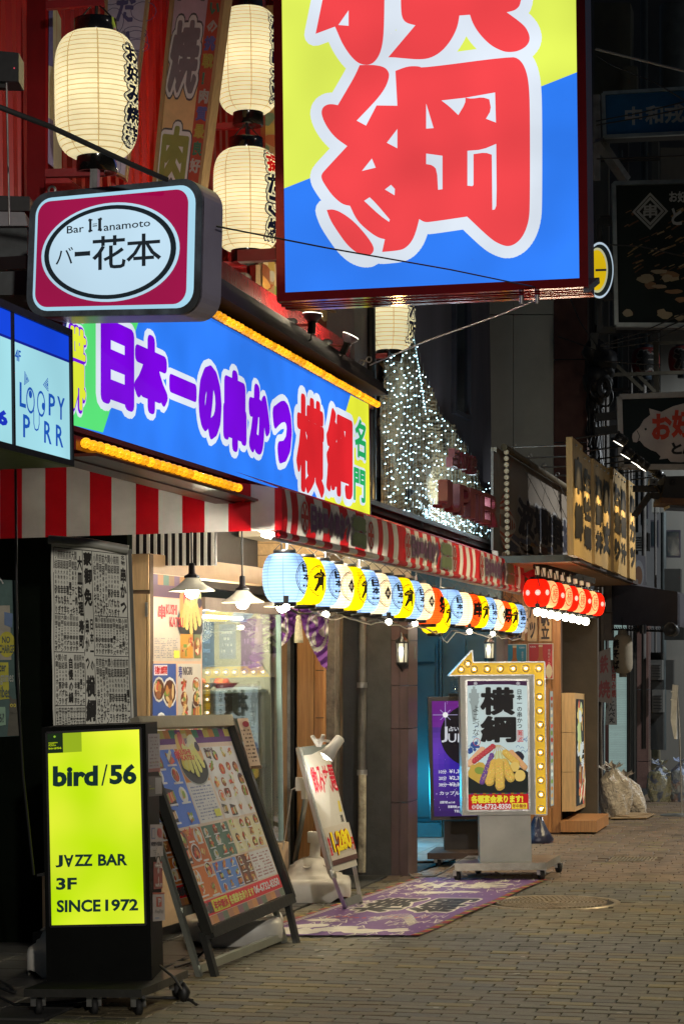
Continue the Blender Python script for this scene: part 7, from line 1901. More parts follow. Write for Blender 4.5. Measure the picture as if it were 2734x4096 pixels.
tilted([(405, 655), (500, 705), (590, -60), (430, -60)], 11.9, 'pale lilac lettered board leaning between the nearest lantern and the orange board', (.62, .60, .74), pA_)
def pB_(m, f):
    m.rectp(f, .70, 0, 1, 1, (.55, .10, .06), .002)
    for k in range(16): m.rectp(f, 0, k/16, .70, (k+1)/16, [(.88, .55, .14), (.88, .58, .28), (.82, .48, .30), (.66, .50, .58)][min(3, k//4)], .0015)  # bands and panel painted lighter to stand in for the lanterns' light
    for ch, v, h in (('肉', -.02, .32), ('焼', .46, .36), ('大', .93, .2)):
        g_ = f.box(.06, v, .66, v+h)
        m.fat(g_, ch, (.12, .11, .12), .003, .15, .05, 1); m.fat(g_, ch, (.85, .83, .8), .0045, .12, .05, 1); m.fat(g_, ch, (.34, .36, .10) if ch == '肉' else (.28, .24, .26), .006, .05, .05, 1)
    for i, ch in enumerate('旨いの挑戦！肉質最良好'): m.text(f.box(.74, .93-i*.085, .97, .93-i*.085+.07), ch, [(.5, .4, .08), (.08, .25, .15), (.5, .45, .4), (.15, .15, .4)][i % 4], .004, .05, 'cell', res=1)
tilted([(622, 735), (795, 760), (900, -70), (700, -70)], [12.2, 12.1, 11.9, 12.0], 'orange board with large framed characters leaning beside the stacked lanterns', (.85, .60, .30), pB_)
vs_ = thing('narrow_vertical_sign', 'narrow cream vertical sign seen edge-on beside the steel post', 'sign', P(200, 660, 10.25))
f = faceD([(192, 652), (214, 668), (212, 0), (196, 0)], 10.26); m = MB(); m.slab(f, .3, (.50, .46, .34)); m.rectp(f, 0, .6, 1, .95, (.10, .09, .25), .002); m.rectp(f, 0, 0, 1, .28, (.22, .18, .34), .002); m.build('panel', PRT, vs_)
ub = thing('flame_banner', 'cream and orange patterned banner hanging behind the left edge of the huge sign', 'banner', P(1070, 1190, 13.3))
f = faceD([(1045, 1185), (1098, 1196), (1100, 20), (1042, 20)], 13.45); m = MB(); m.face(f, (.55, .33, .16), 0)
for k in range(26): m.disc(f, R(), k/26, .3+.3*R(), .012+.012*R(), random.choice([(.62, .58, .48), (.5, .12, .04), (.6, .4, .1), (.2, .3, .2)]), .002+k*1e-4, 9, .6)
m.build('cloth', PRT, ub)
sp2 = thing('speaker_box', 'small black box with a red light fixed to the wall at the far left', 'speaker', P(30, 320, 8.5))
f = faceD([(-60, 322), (75, 325), (75, 210), (-60, 196)], 8.5); m = MB(); m.slab(f, .14); m.build('box', BLK, sp2)
m = MB(); m.disc(f, .87, .45, .025, None, (1, 1, 1), .003, 8); m.build('red_light', glow('red_led', (1, .02, .08), .5), sp2)
m = MB(); m.bar(P(-60, 335, 8.55), P(25, 338, 8.55), .03); m.build('bracket', BLKR, sp2)
wr = thing('service_wires', 'thin vertical rod and thick black cable in front of the red wall', 'cable', P(30, 400, 8.4))
m = MB(); m.tube([P(26, 330, 8.45), P(38, 900, 8.45)], .004, 6); m.build('rod', GALV, wr)
m = MB(); m.tube([P(-60, 400, 7.6), P(0, 428, 7.6), P(200, 505, 7.75), P(400, 598, 7.9), P(560, 672, 8.0), P(668, 718, 8.1)], .010, 7); m.build('thick_cable', BLKR, wr)
m = MB(); m.tube([P(62, 1850, 9.2), P(66, 2300, 9.2), P(70, 2700, 9.3), P(92, 3100, 9.4), P(135, 3500, 9.5)], .006, 6); m.build('hanging_cable', CORD, wr)
ac = thing('air_unit', 'dark grimy metal box with a pale ledge behind the bar sign', 'air conditioner', P(60, 1180, 9.6))
f = faceD([(-60, 1180), (112, 1178), (108, 905), (-60, 908)], 9.6); m = MB(); m.slab(f, .4); m.build('box', mat('grimy_box', (.05, .06, .065), .6, .2, var=.5, scale=6, dirt=.6), ac)
f = faceD([(-60, 903), (110, 902), (98, 848), (-60, 844)], 9.55); m = MB(); m.slab(f, .2); m.build('pale_ledge', mat('pale_grey', (.2, .2, .22), .5, var=.2), ac)
f = faceD([(-60, 842), (120, 842), (118, 785), (-60, 780)], 9.7); m = MB(); m.slab(f, .3); m.build('dark_lid', BLK, ac)
# wires slung across
for k, (pts, r, mt_, lab) in enumerate((([P(866, 905, 8.3), P(1300, 990, 8.9), P(1800, 1078, 10.2), P(2205, 1162, 11.2)], .0035, CORD, 'thin dark wire from the bar sign across the huge sign to its eye bolt'), ([P(1478, 1460, 14.4), P(1700, 1365, 13.5), P(2000, 1258, 12.3), P(2195, 1178, 11.3)], .005, mat('pale_stay', (.25, .23, .28), .4, .4), 'pale stay wire running from the chain up to the huge sign'))):
    m = MB(); m.tube(pts, r, 5); tag(m.build('stay_wire', mt_, None, loc=pts[0]), lab, 'wire')
chn = thing('chain', 'short steel chain hooked to the end of the red fascia', 'chain', P(1400, 1470, 14.9))
for k in range(6):
    p = P(1400+k*15, 1468-k*6, 14.9-.06*k); m = MB(); ax = V((.3, 1, 0)) if k % 2 else V((.2, 0, 1)); m.lathe([(.018, -.003), (.024, 0), (.018, .003), (.014, 0), (.018, -.003)], p, 12, axis=ax); m.build('link', GALV, chn)

# ================================================================ FAR RESTAURANT BANNER AND PLANK SIGNS
XBn = -2.85
b0_, b1_ = PX(1990, 2190, XBn), PX(2283, 2300, XBn); bt0, bt1 = PX(2000, 1808, XBn), PX(2283, 1968, XBn)
ztp = (bt0.z+bt1.z)/2; zbt = zc+.05
fb_ = faceX(XBn, b0_.y, PX(2300, 2100, XBn).y, zbt, ztp)
bn2 = thing('pictorial_banner_sign', 'large dim pictorial banner with flames and brush characters above the timber canopy', 'sign', fb_.at(.5, 0))
m = MB(); m.slab(fb_, .05, (.34, .27, .20)); m.build('panel', PRT, bn2)
m = MB()
for k in range(10): m.disc(fb_, .1+k*.09, .12+.1*R(), .12, .10, random.choice([(0.180, 0.160, 0.160), (0.280, 0.180, 0.100), (0.120, 0.120, 0.160)]), .003+k*2e-4, 10, .5)
for k in range(6): m.ring(fb_, .07, .35, .055+.012*k, .26-.03*k, .008, (0.600, 0.120, 0.060) if k % 2 == 0 else (0.700, 0.600, 0.500), .006+k*.0003, 20)
for i, ch in enumerate('波場串揚'):
    g_ = fb_.box(.20+i*.19, .28, .40+i*.19, .66); m.fat(g_, ch, (0.400, 0.360, 0.320), .006, .12, .06, 1); m.fat(g_, ch, (0.030, 0.026, 0.040), .009, .05, .06, 1)
for k in range(30): m.stroke(fb_, [(.05+R()*.9, .05+R()*.2), (.05+R()*.9, .05+R()*.2)], .004, (0.600, 0.480, 0.400), .005)
for k in range(18): m.disc(fb_, .3+R()*.6, .04+R()*.2, .02+.03*R(), .03+.03*R(), random.choice([(0.480, 0.240, 0.080), (0.400, 0.320, 0.240), (0.240, 0.100, 0.060)]), .004+k*1e-4, 9, .5)
m.build('print', mat('dim_banner_print', attr=True, rough=.6, var=.2, bump=0), bn2)
f = fb_.box(-.02, -.0, .008, 1.02); m = MB(); m.slab(Face(PX(1962, 2200, XBn), PX(1988, 2205, XBn), PX(1988, 1815, XBn), PX(1962, 1803, XBn)), .02, w=.02); m.build('end_board', mat('pale_board', (.22, .20, .18), .6, var=.2), bn2)
m = MB(); m.tube([fb_.at(.0, 1.0, .06), fb_.at(1, 1.0, .06)], .028, 10, (.2, .16, .08)); m.build('top_roll', mat('tan_roll', (.20, .15, .08), .6, var=.3), bn2)
m = MB(); m.tube([fb_.at(.0, .03, .05), fb_.at(.62, .03, .05)], .02, 8); m.build('bottom_roll', mat('tan_roll', (.20, .15, .08), .6), bn2)
bm = mat('faint_glow_globe', (.50, .46, .34), .2, var=.1, bump=0, emit=.10, ecol=(1, .9, .6)); o0 = None  # globes given a faint glow in their material
for k in range(17):
    p = fb_.at(.012, .96-k*.057, .07)
    if o0 is None: m = MB(); m.ball(p, .022, 10, 7); o0 = m.build('globe', bm, bn2, loc=p)
    else: o = o0.copy(); COL.objects.link(o); o.parent = bn2; o.location = p-V(bn2['_w'])
rods = []
for k in range(6):
    u = .06+k*.175; p = fb_.at(u, 1.03, .05); q = V((XK, p.y+.02, p.z+.0))
    m = MB(); m.tube([p, q], .008, 6); m.build('tie_rod', GALV, bn2)
    m = MB(); m.lathe([(.014, -.003), (.022, -.003), (.022, .003), (.014, .003), (.014, -.003)], fb_.at(u, 1.045, .10), 12, axis=V((.3, -1, 0))); m.build('ring_bolt', STEEL, bn2)
    m = MB(); m.tube([fb_.at(u, 1.02, .09), fb_.at(u+.4-.05*k, .15, .30)], .003, 4); m.build('guy_wire', GALV, bn2)
# planks
PLK = mat('sign_plank', (.46, .30, .11), .5, var=.25, scale=5, wood=(12, 12, .6), bump=.12, dirt=.1)
tops = [1752, 1806, 1838, 1856, 1872, 1895, 1922]; lx = [2278, 2324, 2364, 2402, 2440, 2474, 2504, 2532]
txt = ['串鮮', '生牡蠣', '海鮮丼', '横丈', 'お造り', '鶴橋汁', '串カツ']
for k in range(7):
    a = PX(lx[k]+1, 2240, XK+.05); b_ = PX(lx[k+1]-2, 2300, XK+.05); y0, y1 = a.y, b_.y
    zt_ = PX(lx[k], tops[k], XK+.05).z; out = .018 if k % 2 == 0 else 0.0
    t = thing('plank_sign', ['%s upright timber plank sign with black carved characters' % s_ for s_ in ('nearest and tallest', 'second', 'third', 'fourth and ringed', 'fifth', 'sixth', 'farthest')][k], 'sign', (XK+.05, (y0+y1)/2, zc), 'timber plank signs on the canopy edge')
    X_ = XK+.06+out
    m = MB(); m.box(X_-.05, y0, zc+.02, X_, y1, zt_); m.build('plank', PLK, t)
    f = faceX(X_+.002, y0, y1, zc+.02, zt_)
    m = MB(); nch = len(txt[k]); 
    for i, ch in enumerate(txt[k]):
        vv = .86-i*(.80/nch); m.fat(f.box(.12, vv-.62/nch, .88, vv), ch, (.02, .016, .012), .003, .07, .05, 1)
    if k == 3: m.ring(f, .5, .52, .44, .30, .05, (.03, .025, .02), .003, 24)
    m.build('carving', PRT, t)
    m = MB()
    for u in (.3, .7): m.lathe([(0, .012), (.010, .012), (.012, 0)], f.at(u, .95, 0), 8, axis=f.n)
    m.build('bolt', STEEL, t)
    # flood for each plank
    if k < 7:
        c = V((X_+.34, (y0+y1)/2+.05, zt_+.0)); s_ = thing('plank_spotlight', ['black spotlight on an arm over the %s plank sign' % w_ for w_ in ('first', 'second', 'third', 'fourth', 'fifth', 'sixth', 'seventh')][k], 'spotlight', c, 'spotlights over the plank signs')
        aim = V((X_, (y0+y1)/2, zt_-.55)); ax = (aim-c).normalized()
        m = MB(); m.lathe([(0, -.05), (.045, -.05), (.055, .03), (.05, .03)], c, 12, axis=ax); m.build('housing', BLK, s_)
        for j in range(4): m = MB(); m.lathe([(.052, -.04+j*.014), (.062, -.038+j*.014), (.052, -.036+j*.014)], c, 12, axis=ax); m.build('cooling_fin', BLK, s_)
        m = MB(); m.lathe([(.05, .028), (0, .03)], c, 12, axis=ax); m.build('lens', glow('spot_lens', (1, .95, .8), 3) if k < 4 else mat('dark_lens', (.1, .1, .1), .2), s_)
        m = MB(); m.tube([V((X_-.02, c.y, zt_+.03)), V((c.x, c.y, zt_+.07)), c], .008, 6); m.build('arm', BLKR, s_)
        L2 = lamp(s_, c+ax*.05, 42, (1, .80, .45), .02, 'plank_light', 'SPOT'); L2.data.spot_size = math.radians(66); L2.data.spot_blend = .9; L2.rotation_euler = (-ax).to_track_quat('Z', 'Y').to_euler()
# tags and beer posters on the timber wall
fT2 = faceY(1990, 2350, 2241, 3330, 19.47)
for k, (xa, ya, xb, yb, s_) in enumerate(((2052, 2430, 2098, 2562, 'イカ'), (2110, 2395, 2148, 2566, 'ハツ'), (2156, 2390, 2205, 2566, '盆帆立'))):
    t = fT2.rect(xa, ya, xb, yb); o = MB(); o.slab(t, .02, (.5, .3, .12), w=.02)
    tg = thing('menu_tag', ['leftmost wooden menu tag, partly behind the last lanterns', 'middle wooden menu tag with two brush characters', 'rightmost and longest wooden menu tag with three characters'][k], 'menu tag', t.at(.5, 0), 'wooden menu tags'); o.build('board', WOODL, tg)
    m = MB(); m.text(t.box(.15, .04, .85, .96), s_, (.03, .02, .02), .023, .04, vert=True); m.build('lettering', PRT, tg)
for k, (xa, ya, xb, yb, c_, bc) in enumerate(((1958, 2580, 2005, 2720, (.02, .08, .30), (.7, .35, .05)), (2010, 2577, 2108, 2722, (.03, .22, .32), (.35, .12, .03)), (2113, 2574, 2213, 2717, (.40, .02, .03), (.40, .10, .03)))):
    t = fT2.rect(xa, ya, xb, yb); pp_ = thing('beer_poster', ['blue beer poster with a glass, partly behind the carriage lantern', 'teal beer poster with a brown bottle', 'red beer poster with a bottle and a glass'][k], 'poster', t.at(.5, 0), 'beer posters')
    m = MB(); m.slab(t, .004, (.6, .58, .5), w=.03); m.rectp(t, .03, .02, .97, .98, c_, .032)
    if k != 0:
        m.poly([t.at(u, v, .034) for u, v in ((.32, 0), (.68, 0), (.68, .45), (.58, .62), (.57, .92), (.43, .92), (.42, .62), (.32, .45))], bc); m.rectp(t, .42, .90, .58, .96, (.6, .5, .3), .036); m.rectp(t, .32, .08, .68, .28, (.55, .48, .35), .036)
        if k == 2: m.disc(t, .83, .22, .13, .2, (.65, .55, .35), .035, 12)
        m.text(t.box(.06, .1, .2, .85) if k == 1 else t.box(.78, .4, .9, .85), 'キリンビール' if k == 1 else '本格ビール', (.5, .3, .1) if k == 1 else (.7, .5, .45), .036, .01, vert=True); m.text(t.box(.78, .4, .86, .8), '自信作です。', (.6, .6, .55), .036, 0, vert=True) if k == 1 else None
    else: m.disc(t, .45, .25, .3, .28, bc, .035, 14)
    m.text(t.box(.70, .88, .92, .93) if k < 2 else t.box(.08, .88, .3, .93), 'KIRIN', (.7, .7, .65), .037, .0)
    m.build('print', PRT, pp_)
# tall timber box sign with food pictures
wb = thing('timber_box_sign', 'narrow timber pillar sign with a lit strip of food pictures by the far restaurant', 'sign', G(2290, 3330))
dW = 19.6
fw1 = faceD([(2246, 3248), (2298, 3247), (2297, 2772), (2244, 2772)], dW)
fw2 = Face(P(2298, 3247, dW), P(2340, 3228, dW+1.0), P(2336, 2776, dW+1.0), P(2297, 2772, dW))
for k in range(3): m = MB(); m.slab(fw1.box(0, k/3+.002, 1, (k+1)/3-.002), .05); m.build('side_plank', WOODL, wb)
m = MB(); m.slab(fw2, .08); m.build('frame', WOODL, wb)
fi2 = fw2.box(.10, .04, .86, .95); m = MB(); m.face(fi2, (.03, .035, .035), .004)
skewers(m, fi2, .45, .72, .30, .006, 3)
for k in range(14): m.disc(fi2, .2+.5*R(), .45+.45*R(), .12+.15*R(), .03+.05*R(), random.choice([(.7, .78, .7), (.75, .6, .2), (.6, .7, .3), (.7, .75, .72)]), .012+k*1e-4, 9, .5)
for k in range(4): dish(m, fi2, .28+.42*(k % 2), .27-.14*(k//2), .2, .02, (.6, .65, .6))
m.text(fi2.box(.3, .36, .7, .6), '肴一番', (.7, .75, .72), .025, .03, vert=True); m.build('lit_strip', lit('strip_print', .9), wb)
m = MB(); a = P(2240, 3290, dW-.1); m.box(a.x, a.y, .02, a.x+.32, a.y+1.0, .12); m.build('base_block', WOODO, wb)
for (xa, xb_, c_) in ((2215, 2222, (.45, .22, .07)), (2208, 2213, (.7, .6, .3))):
    pass
gs = thing('glazed_menu_sign', 'narrow lit menu case seen edge-on behind the silver arrow lightbox', 'sign', P(2212, 3240, 17))
f = faceD([(2198, 3236), (2216, 3230), (2212, 2756), (2196, 2756)], 17.4); m = MB(); m.slab(f, .05); m.build('frame', WOODO, gs)
m = MB(); m.rectp(f, .15, .02, .85, .98, (.35, .38, .33), .003)
for k in range(16): m.disc(f, .5, .05+k*.058, .25, .02, random.choice(FOOD+[(.6, .7, .6)]), .005, 8, .4)
m.build('lit_strip', lit('strip_print', .9), gs)
bag = thing('blue_tarp_bundle', 'dark blue plastic bundle on the ground behind the silver arrow lightbox', 'tarp', G(2160, 3375))
m = MB(); g_ = G(2150, 3372); m.lathe([(.12, 0), (.13, .03), (.10, .08), (.08, .12), (.045, .19), (.035, .22), (0, .23)], g_, 20); m.v = [(x+.02*(R()-.5), y+.02*(R()-.5), z) for x, y, z in m.v]; m.build('tarp', mat('blue_tarp', (.02, .022, .05), .3, var=.4, bump=.5), bag)
st_ = thing('red_stool', 'red topped stool inside the far restaurant doorway', 'stool', G(2225, 3300))
c = P(2232, 3140, 20.3); m = MB(); m.lathe([(0, .02), (.12, .02), (.13, 0), (.12, -.03)], c, 14); m.build('seat', mat('red_seat', (.3, .02, .01), .5), st_)
for k in range(4): m = MB(); q = c+V((.09*(1 if k % 2 else -1), .09*(1 if k > 1 else -1), -.02)); m.tube([q, V((q.x, q.y, .05))], .012, 6); m.build('leg', DARKW, st_)

# ================================================================ ALLEY: LANTERN, BANNERS, BAGS
yl = thing('yakisoba_lantern', 'unlit greyish cream lantern lettered 焼そば under the dark awning', 'lantern', P(2490, 2700, 23.6))
dY = 23.6; c0 = P(2490, 2694, dY); H = P(2490, 2538, dY).z-c0.z; Rm = 39/F*dY; pr = lantern_prof(H, Rm, Rm*.5, 22, Rm*.02)
UP_ = mat('unlit_lantern_paper', attr=True, rough=.8, var=.15, scale=10, bump=.1, dirt=.15)
m = MB(); m.lathe(pr, c0, 32, (.34, .28, .19)); m.build('shade', UP_, yl)
m = MB(); m.lathe([(Rm*.5, H), (Rm*.45, H+.05), (Rm*.3, H+.05)], c0, 20, (.2, .17, .12)); m.lathe([(Rm*.4, .0), (Rm*.4, -.04), (0, -.04)], c0, 20, (.2, .17, .12)); m.build('ring', UP_, yl)
m = MB()
for i, ch in enumerate('焼そば'):
    a0 = side_angle(2490, -42); dr_ = wrap(m, c0, pr, H, ch, a0, .8, H*(.64-.27*i), H*(.64-.27*i)+H*.24, None, .05); dr_(.05, (.015, .012, .01), .004)
m.build('lettering', UP_, yl); m = MB(); m.tube([c0+V((0, 0, H)), c0+V((0, 0, H+.18))], .006, 5); m.build('hanger', CORD, yl)
rb = thing('sheer_red_banner', 'limp whitish banner with red brush characters below the service riser', 'banner', P(2420, 2800, 23.5))
f = faceD([(2382, 2806), (2447, 2814), (2440, 2590), (2388, 2610)], 23.5); m = MB(); m.face(f, (.33, .28, .25)); m.fat(f.box(.2, .55, .8, .9), '鉄', (.35, .05, .05), .004, .03, .03, 1); m.fat(f.box(.15, .08, .9, .42), '焼', (.35, .05, .05), .004, .03, .03, 1); m.build('cloth', PRT, rb)
tb2 = thing('narrow_name_sign', 'narrow white sign reading とんぺえ hanging behind the red lettered banner', 'sign', P(2445, 2900, 24.2))
f = faceD([(2420, 2900), (2466, 2900), (2462, 2640), (2428, 2640)], 24.2); m = MB(); m.slab(f, .04, (.30, .30, .28)); m.text(f.box(.25, .03, .85, .38), 'とんぺえ', (.02, .02, .02), .004, .04, vert=True); m.text(f.box(.5, .42, .95, .92), 'お好み焼', (.3, .04, .03), .004, .04, vert=True); m.build('panel', PRT, tb2)
da = thing('dark_canopy', 'dark grey canvas canopy over the alley shop at the right edge', 'awning', P(2600, 2500, 23))
DC = mat('dark_canvas', (.075, .068, .075), .45, var=.25, scale=3, bump=.15, dirt=.2)
p0, p1, p2, p3 = P(2448, 2500, 24), P(2708, 2508, 22.8), P(2708, 2375, 22.9), P(2446, 2335, 24.1)
m = MB(); m.prism([p0, p1, p2, p3], V((.02, .05, 0))); m.build('front_panel', DC, da)
m = MB(); m.prism([p1, P(2800, 2520, 23.4), P(2800, 2395, 23.4), p2], V((.02, .05, 0))); m.build('side_panel', DC, da)
m = MB(); m.prism([p3, p2, P(2790, 2400, 24.5), P(2500, 2330, 25)], V((0, 0, .02))); m.build('top_panel', DC, da)
m = MB()
for k in range(26):
    a = p0.lerp(p1, k/26)-V((0, 0, .02)); b = p0.lerp(p1, (k+1)/26)-V((0, 0, .02)); m.tube([a, b-V((0, 0, .03))], .005, 4)
m.tube([p0-V((0, 0, .05)), p1-V((0, 0, .05))], .012, 5); m.build('lacing', BLKR, da)
for k, x in enumerate((2570, 2688)):
    t = thing('round_vent' if k else 'small_camera', ['small black camera under the dark canopy', 'black round duct mouth under the end of the dark canopy'][k], ['camera', 'duct'][k], P(x, 2520, 22.8)); m = MB()
    if k: m.lathe([(.06, -.1), (.075, .05), (.06, .05), (.05, -.05), (0, -.06)], P(x-5, 2520, 22.6), 20, axis=V((-.2, -1, .1))); m.build('mouth', mat('grey_duct', (.09, .09, .09), .4, .5), t)
    else: m.tube([P(x, 2500, 22.8), P(x, 2535, 22.8)], .035, 10); m.build('body', BLK, t)

def bagmat(name, c1, c2, tr=.0):
    m = bpy.data.materials.new(name); m.use_nodes = True; n = m.node_tree.nodes; L = m.node_tree.links; b = n['Principled BSDF']
    tc = n.new('ShaderNodeTexCoord'); vo = n.new('ShaderNodeTexVoronoi'); vo.inputs['Scale'].default_value = 7; vo.inputs['Randomness'].default_value = 1
    no = n.new('ShaderNodeTexNoise'); no.inputs['Scale'].default_value = 5; no.inputs['Detail'].default_value = 4; L.new(tc.outputs['Object'], no.inputs['Vector'])
    mx0 = n.new('ShaderNodeVectorMath'); mx0.operation = 'ADD'; L.new(tc.outputs['Object'], mx0.inputs[0]); L.new(no.outputs['Color'], mx0.inputs[1]); L.new(mx0.outputs[0], vo.inputs['Vector'])
    cr = n.new('ShaderNodeValToRGB'); cr.color_ramp.interpolation = 'CONSTANT'; el = cr.color_ramp.elements
    el[0].color = (*c1[0], 1); el[1].color = (*c1[1], 1); el[1].position = .3
    for i, c in enumerate(c1[2:]): e_ = el.new(.45+.14*i); e_.color = (*c, 1)
    L.new(vo.outputs['Color'], cr.inputs[0]); mi = n.new('ShaderNodeMix'); mi.data_type = 'RGBA'; mi.inputs['Factor'].default_value = c2[1]; L.new(cr.outputs[0], mi.inputs['A']); mi.inputs['B'].default_value = (*c2[0], 1)
    L.new(mi.outputs['Result'], b.inputs['Base Color']); b.inputs['Roughness'].default_value = .42; b.inputs['Coat Weight'].default_value = .25; b.inputs['Coat Roughness'].default_value = .15
    n3 = n.new('ShaderNodeTexNoise'); n3.inputs['Scale'].default_value = 15; n3.inputs['Detail'].default_value = 5; n3.inputs['Distortion'].default_value = 1.5; L.new(tc.outputs['Object'], n3.inputs['Vector'])
    bp_ = n.new('ShaderNodeBump'); bp_.inputs['Strength'].default_value = .85; bp_.inputs['Distance'].default_value = .05; L.new(n3.outputs[0], bp_.inputs['Height']); L.new(bp_.outputs[0], b.inputs['Normal'])
    return m
BG1 = bagmat('frosted_rubbish_bag', [(.45, .39, .32), (.55, .48, .40), (.36, .31, .26), (.5, .45, .40)], ((.50, .45, .38), .5))
BG2 = bagmat('clear_rubbish_bag', [(.45, .42, .2), (.5, .52, .5), (.10, .14, .35), (.55, .5, .3)], ((.40, .45, .42), .45))
BG3 = bagmat('blue_rubbish_bag', [(.35, .42, .5), (.5, .52, .55), (.08, .14, .4), (.4, .2, .15)], ((.40, .46, .52), .5))
def rubbish(px, py, wpx, hpx, mt_, lab, lean=0, d=None):
    g = G(px, py); d = (g-O).dot(FW); rw = wpx/2/F*d; h = hpx/F*d
    t = thing('rubbish_bag', lab, 'rubbish bag', g, 'rubbish bags by the alley')
    m = MB(); n, k_ = 36, 26; vs = []; ph = R()*6
    for i in range(k_+1):
        s_ = i/k_; prof = math.sin(math.pi*min(1, s_*.62+.19))**.7*(1-.85*max(0, s_-.78)/.22) if s_ > 0 else .72
        for j in range(n):
            a = 2*math.pi*j/n; rr_ = rw*prof*(1+.08*math.sin(a*3+ph+s_*4)+.05*math.sin(a*7+s_*9+ph)+.03*math.sin(a*13-s_*15)+.03*(R()-.5))
            vs.append(g+V((rr_*math.cos(a)+lean*s_*h, rr_*.75*math.sin(a)+.0, h*s_+.015*math.sin(a*5+ph)*s_)))
    m.add(vs, [(i*n+j, i*n+(j+1) % n, (i+1)*n+(j+1) % n, (i+1)*n+j) for i in range(k_) for j in range(n)], smooth=True); m.build('bag', mt_, t)
    m = MB(); tp = g+V((lean*h, 0, h)); 
    for k in range(7):
        a = k*.9; m.poly([tp, tp+V((.10*math.cos(a), .07*math.sin(a), .05+.04*R())), tp+V((.08*math.cos(a+.6), .06*math.sin(a+.6), .02+.03*R()))])
    m.build('knot', mt_, t)
rubbish(2462, 3272, 134, 195, BG1, 'largest frosted rubbish bag standing on flattened cardboard', -.03)
rubbish(2556, 3258, 88, 150, BG1, 'second frosted rubbish bag slumped against the largest one', -.35)
rubbish(2418, 3235, 40, 150, BG1, 'small dark rubbish bag squeezed behind the largest one', .05)
rubbish(2640, 3206, 104, 145, BG2, 'clear rubbish bag full of yellow and white waste', .0)
rubbish(2722, 3206, 96, 155, BG3, 'bluish rubbish bag at the right edge of the picture', .02)
cbm = mat('brown_cardboard', (.30, .20, .10), .8, var=.2, scale=10, bump=.1)
cbp = thing('flattened_cardboard', 'flattened cardboard sheets under the frosted rubbish bags', 'cardboard', G(2490, 3272))
for k, q in enumerate((((2378, 3268), (2475, 3278), (2560, 3268), (2450, 3255)), ((2440, 3276), (2585, 3274), (2620, 3258), (2500, 3256)), ((2400, 3262), (2520, 3270), (2600, 3255), (2480, 3250)))):
    m = MB(); m.prism([G(*p, .006+k*.008) for p in q], V((0, 0, .006))); m.build('sheet', cbm, cbp)
for k, (q, d_b, lab) in enumerate((([(2608, 3030), (2665, 3060), (2680, 2990), (2612, 2985)], 28, 'open cardboard box with raised flaps stacked in the alley'), ([(2660, 3040), (2700, 3050), (2700, 2990), (2650, 2995)], 28.6, 'torn cardboard carton behind the open box'), ([(2598, 3120), (2690, 3125), (2690, 3062), (2600, 3060)], 28.2, 'low cardboard tray stack behind the clear rubbish bag'))):
    t = thing('cardboard_box', lab, 'box', P(q[0][0], q[0][1], d_b), 'cardboard boxes in the alley'); f = faceD(q, d_b); m = MB(); m.slab(f, .25); m.build('body', mat('pale_cardboard', (.38, .33, .22), .8, var=.2), t)
    m = MB(); m.prism([f.c[3], f.at(.5, 1), f.at(.62, 1.7), f.at(.3, 1.5)], V((0, .01, 0))); m.build('flap', mat('pale_cardboard', (.38, .33, .22), .8), t)
pole = thing('paper_pole', 'thin chrome stand with a strip of white paper clipped to it at the right edge', 'stand', G(2728, 3258))
m = MB(); g = G(2730, 3262); d_p = (g-O).dot(FW); m.tube([P(2708, 2768, d_p), P(2716, 2900, d_p), P(2726, 3258, d_p)], .010, 8); m.build('post', STEEL, pole)
m = MB(); m.lathe([(0, .012), (.22, .008), (.23, 0)], g, 30); m.build('foot', STEEL, pole)
for y in (2768, 2800): m = MB(); m.tube([P(2680, y, d_p), P(2708, y+2, d_p)], .006, 6); m.build('clip', STEEL, pole)
m = MB(); ps = [(2688, 2738), (2684, 2800), (2680, 2880), (2694, 2955), (2704, 2958)]; pe = [(2712, 2742), (2706, 2800), (2706, 2830), (2706, 2900), (2708, 2956)]
for i in range(4): m.poly([P(*ps[i+1], d_p-.02*i), P(*pe[i+1], d_p-.02), P(*pe[i], d_p-.02), P(*ps[i], d_p-.02*i)], (.5, .5, .48))
m.build('paper', mat('white_paper', (.45, .45, .43), .7), pole)

# ================================================================ UPPER RIGHT SIGNS
def boxsign(name, q, d, lab, panel, fmat, bw, deep=.25, emit=0):
    f = faceD(q, d); t = thing(name, lab, 'sign', f.at(0, 0)); m = MB(); m.slab(f, deep); m.build('box', mat('sign_back', (.04, .04, .04), .5), t)
    for a, b in ((0, 1), (1, 2), (2, 3), (3, 0)): m = MB(); m.bar(f.c[a]+f.n*.01, f.c[b]+f.n*.01, bw, .05, ref=f.n); m.build('frame', fmat, t)
    m = MB(); m.face(f, panel, .006); return f, t, m
DIMP = mat('dim_sign_print', attr=True, rough=.6, var=.2, scale=4, bump=0, dirt=.1, spec=.15)
TARN = mat('tarnished_steel', (.42, .44, .40), .3, .8, var=.3, scale=6, dirt=.4)
f, t, m = boxsign('street_sign', [(2416, 548), (2900, 525), (2900, 345), (2410, 375)], 20, 'deep blue notched sign with pale characters high at the right edge', (.02, .10, .24), TARN, .03)
for ch, x0, x1 in (('中', 2497, 2566), ('和', 2578, 2650), ('戎', 2656, 2736)):
    g_ = f.sub((x0, 502-(x0-2497)*.045), (x1, 502-(x1-2497)*.045), (x1, 428-(x1-2497)*.06), (x0, 428-(x0-2497)*.06)); m.text(g_, ch, (.30, .33, .36), .009, .035)
m.build('panel', DIMP, t)
m = MB(); m.bar(P(2390, 560, 20.2), P(2500, 720, 20.4), .10, .06); m.bar(P(2385, 380, 20.3), P(2385, 720, 20.3), .05, .06); m.build('bracket', GALV, t)
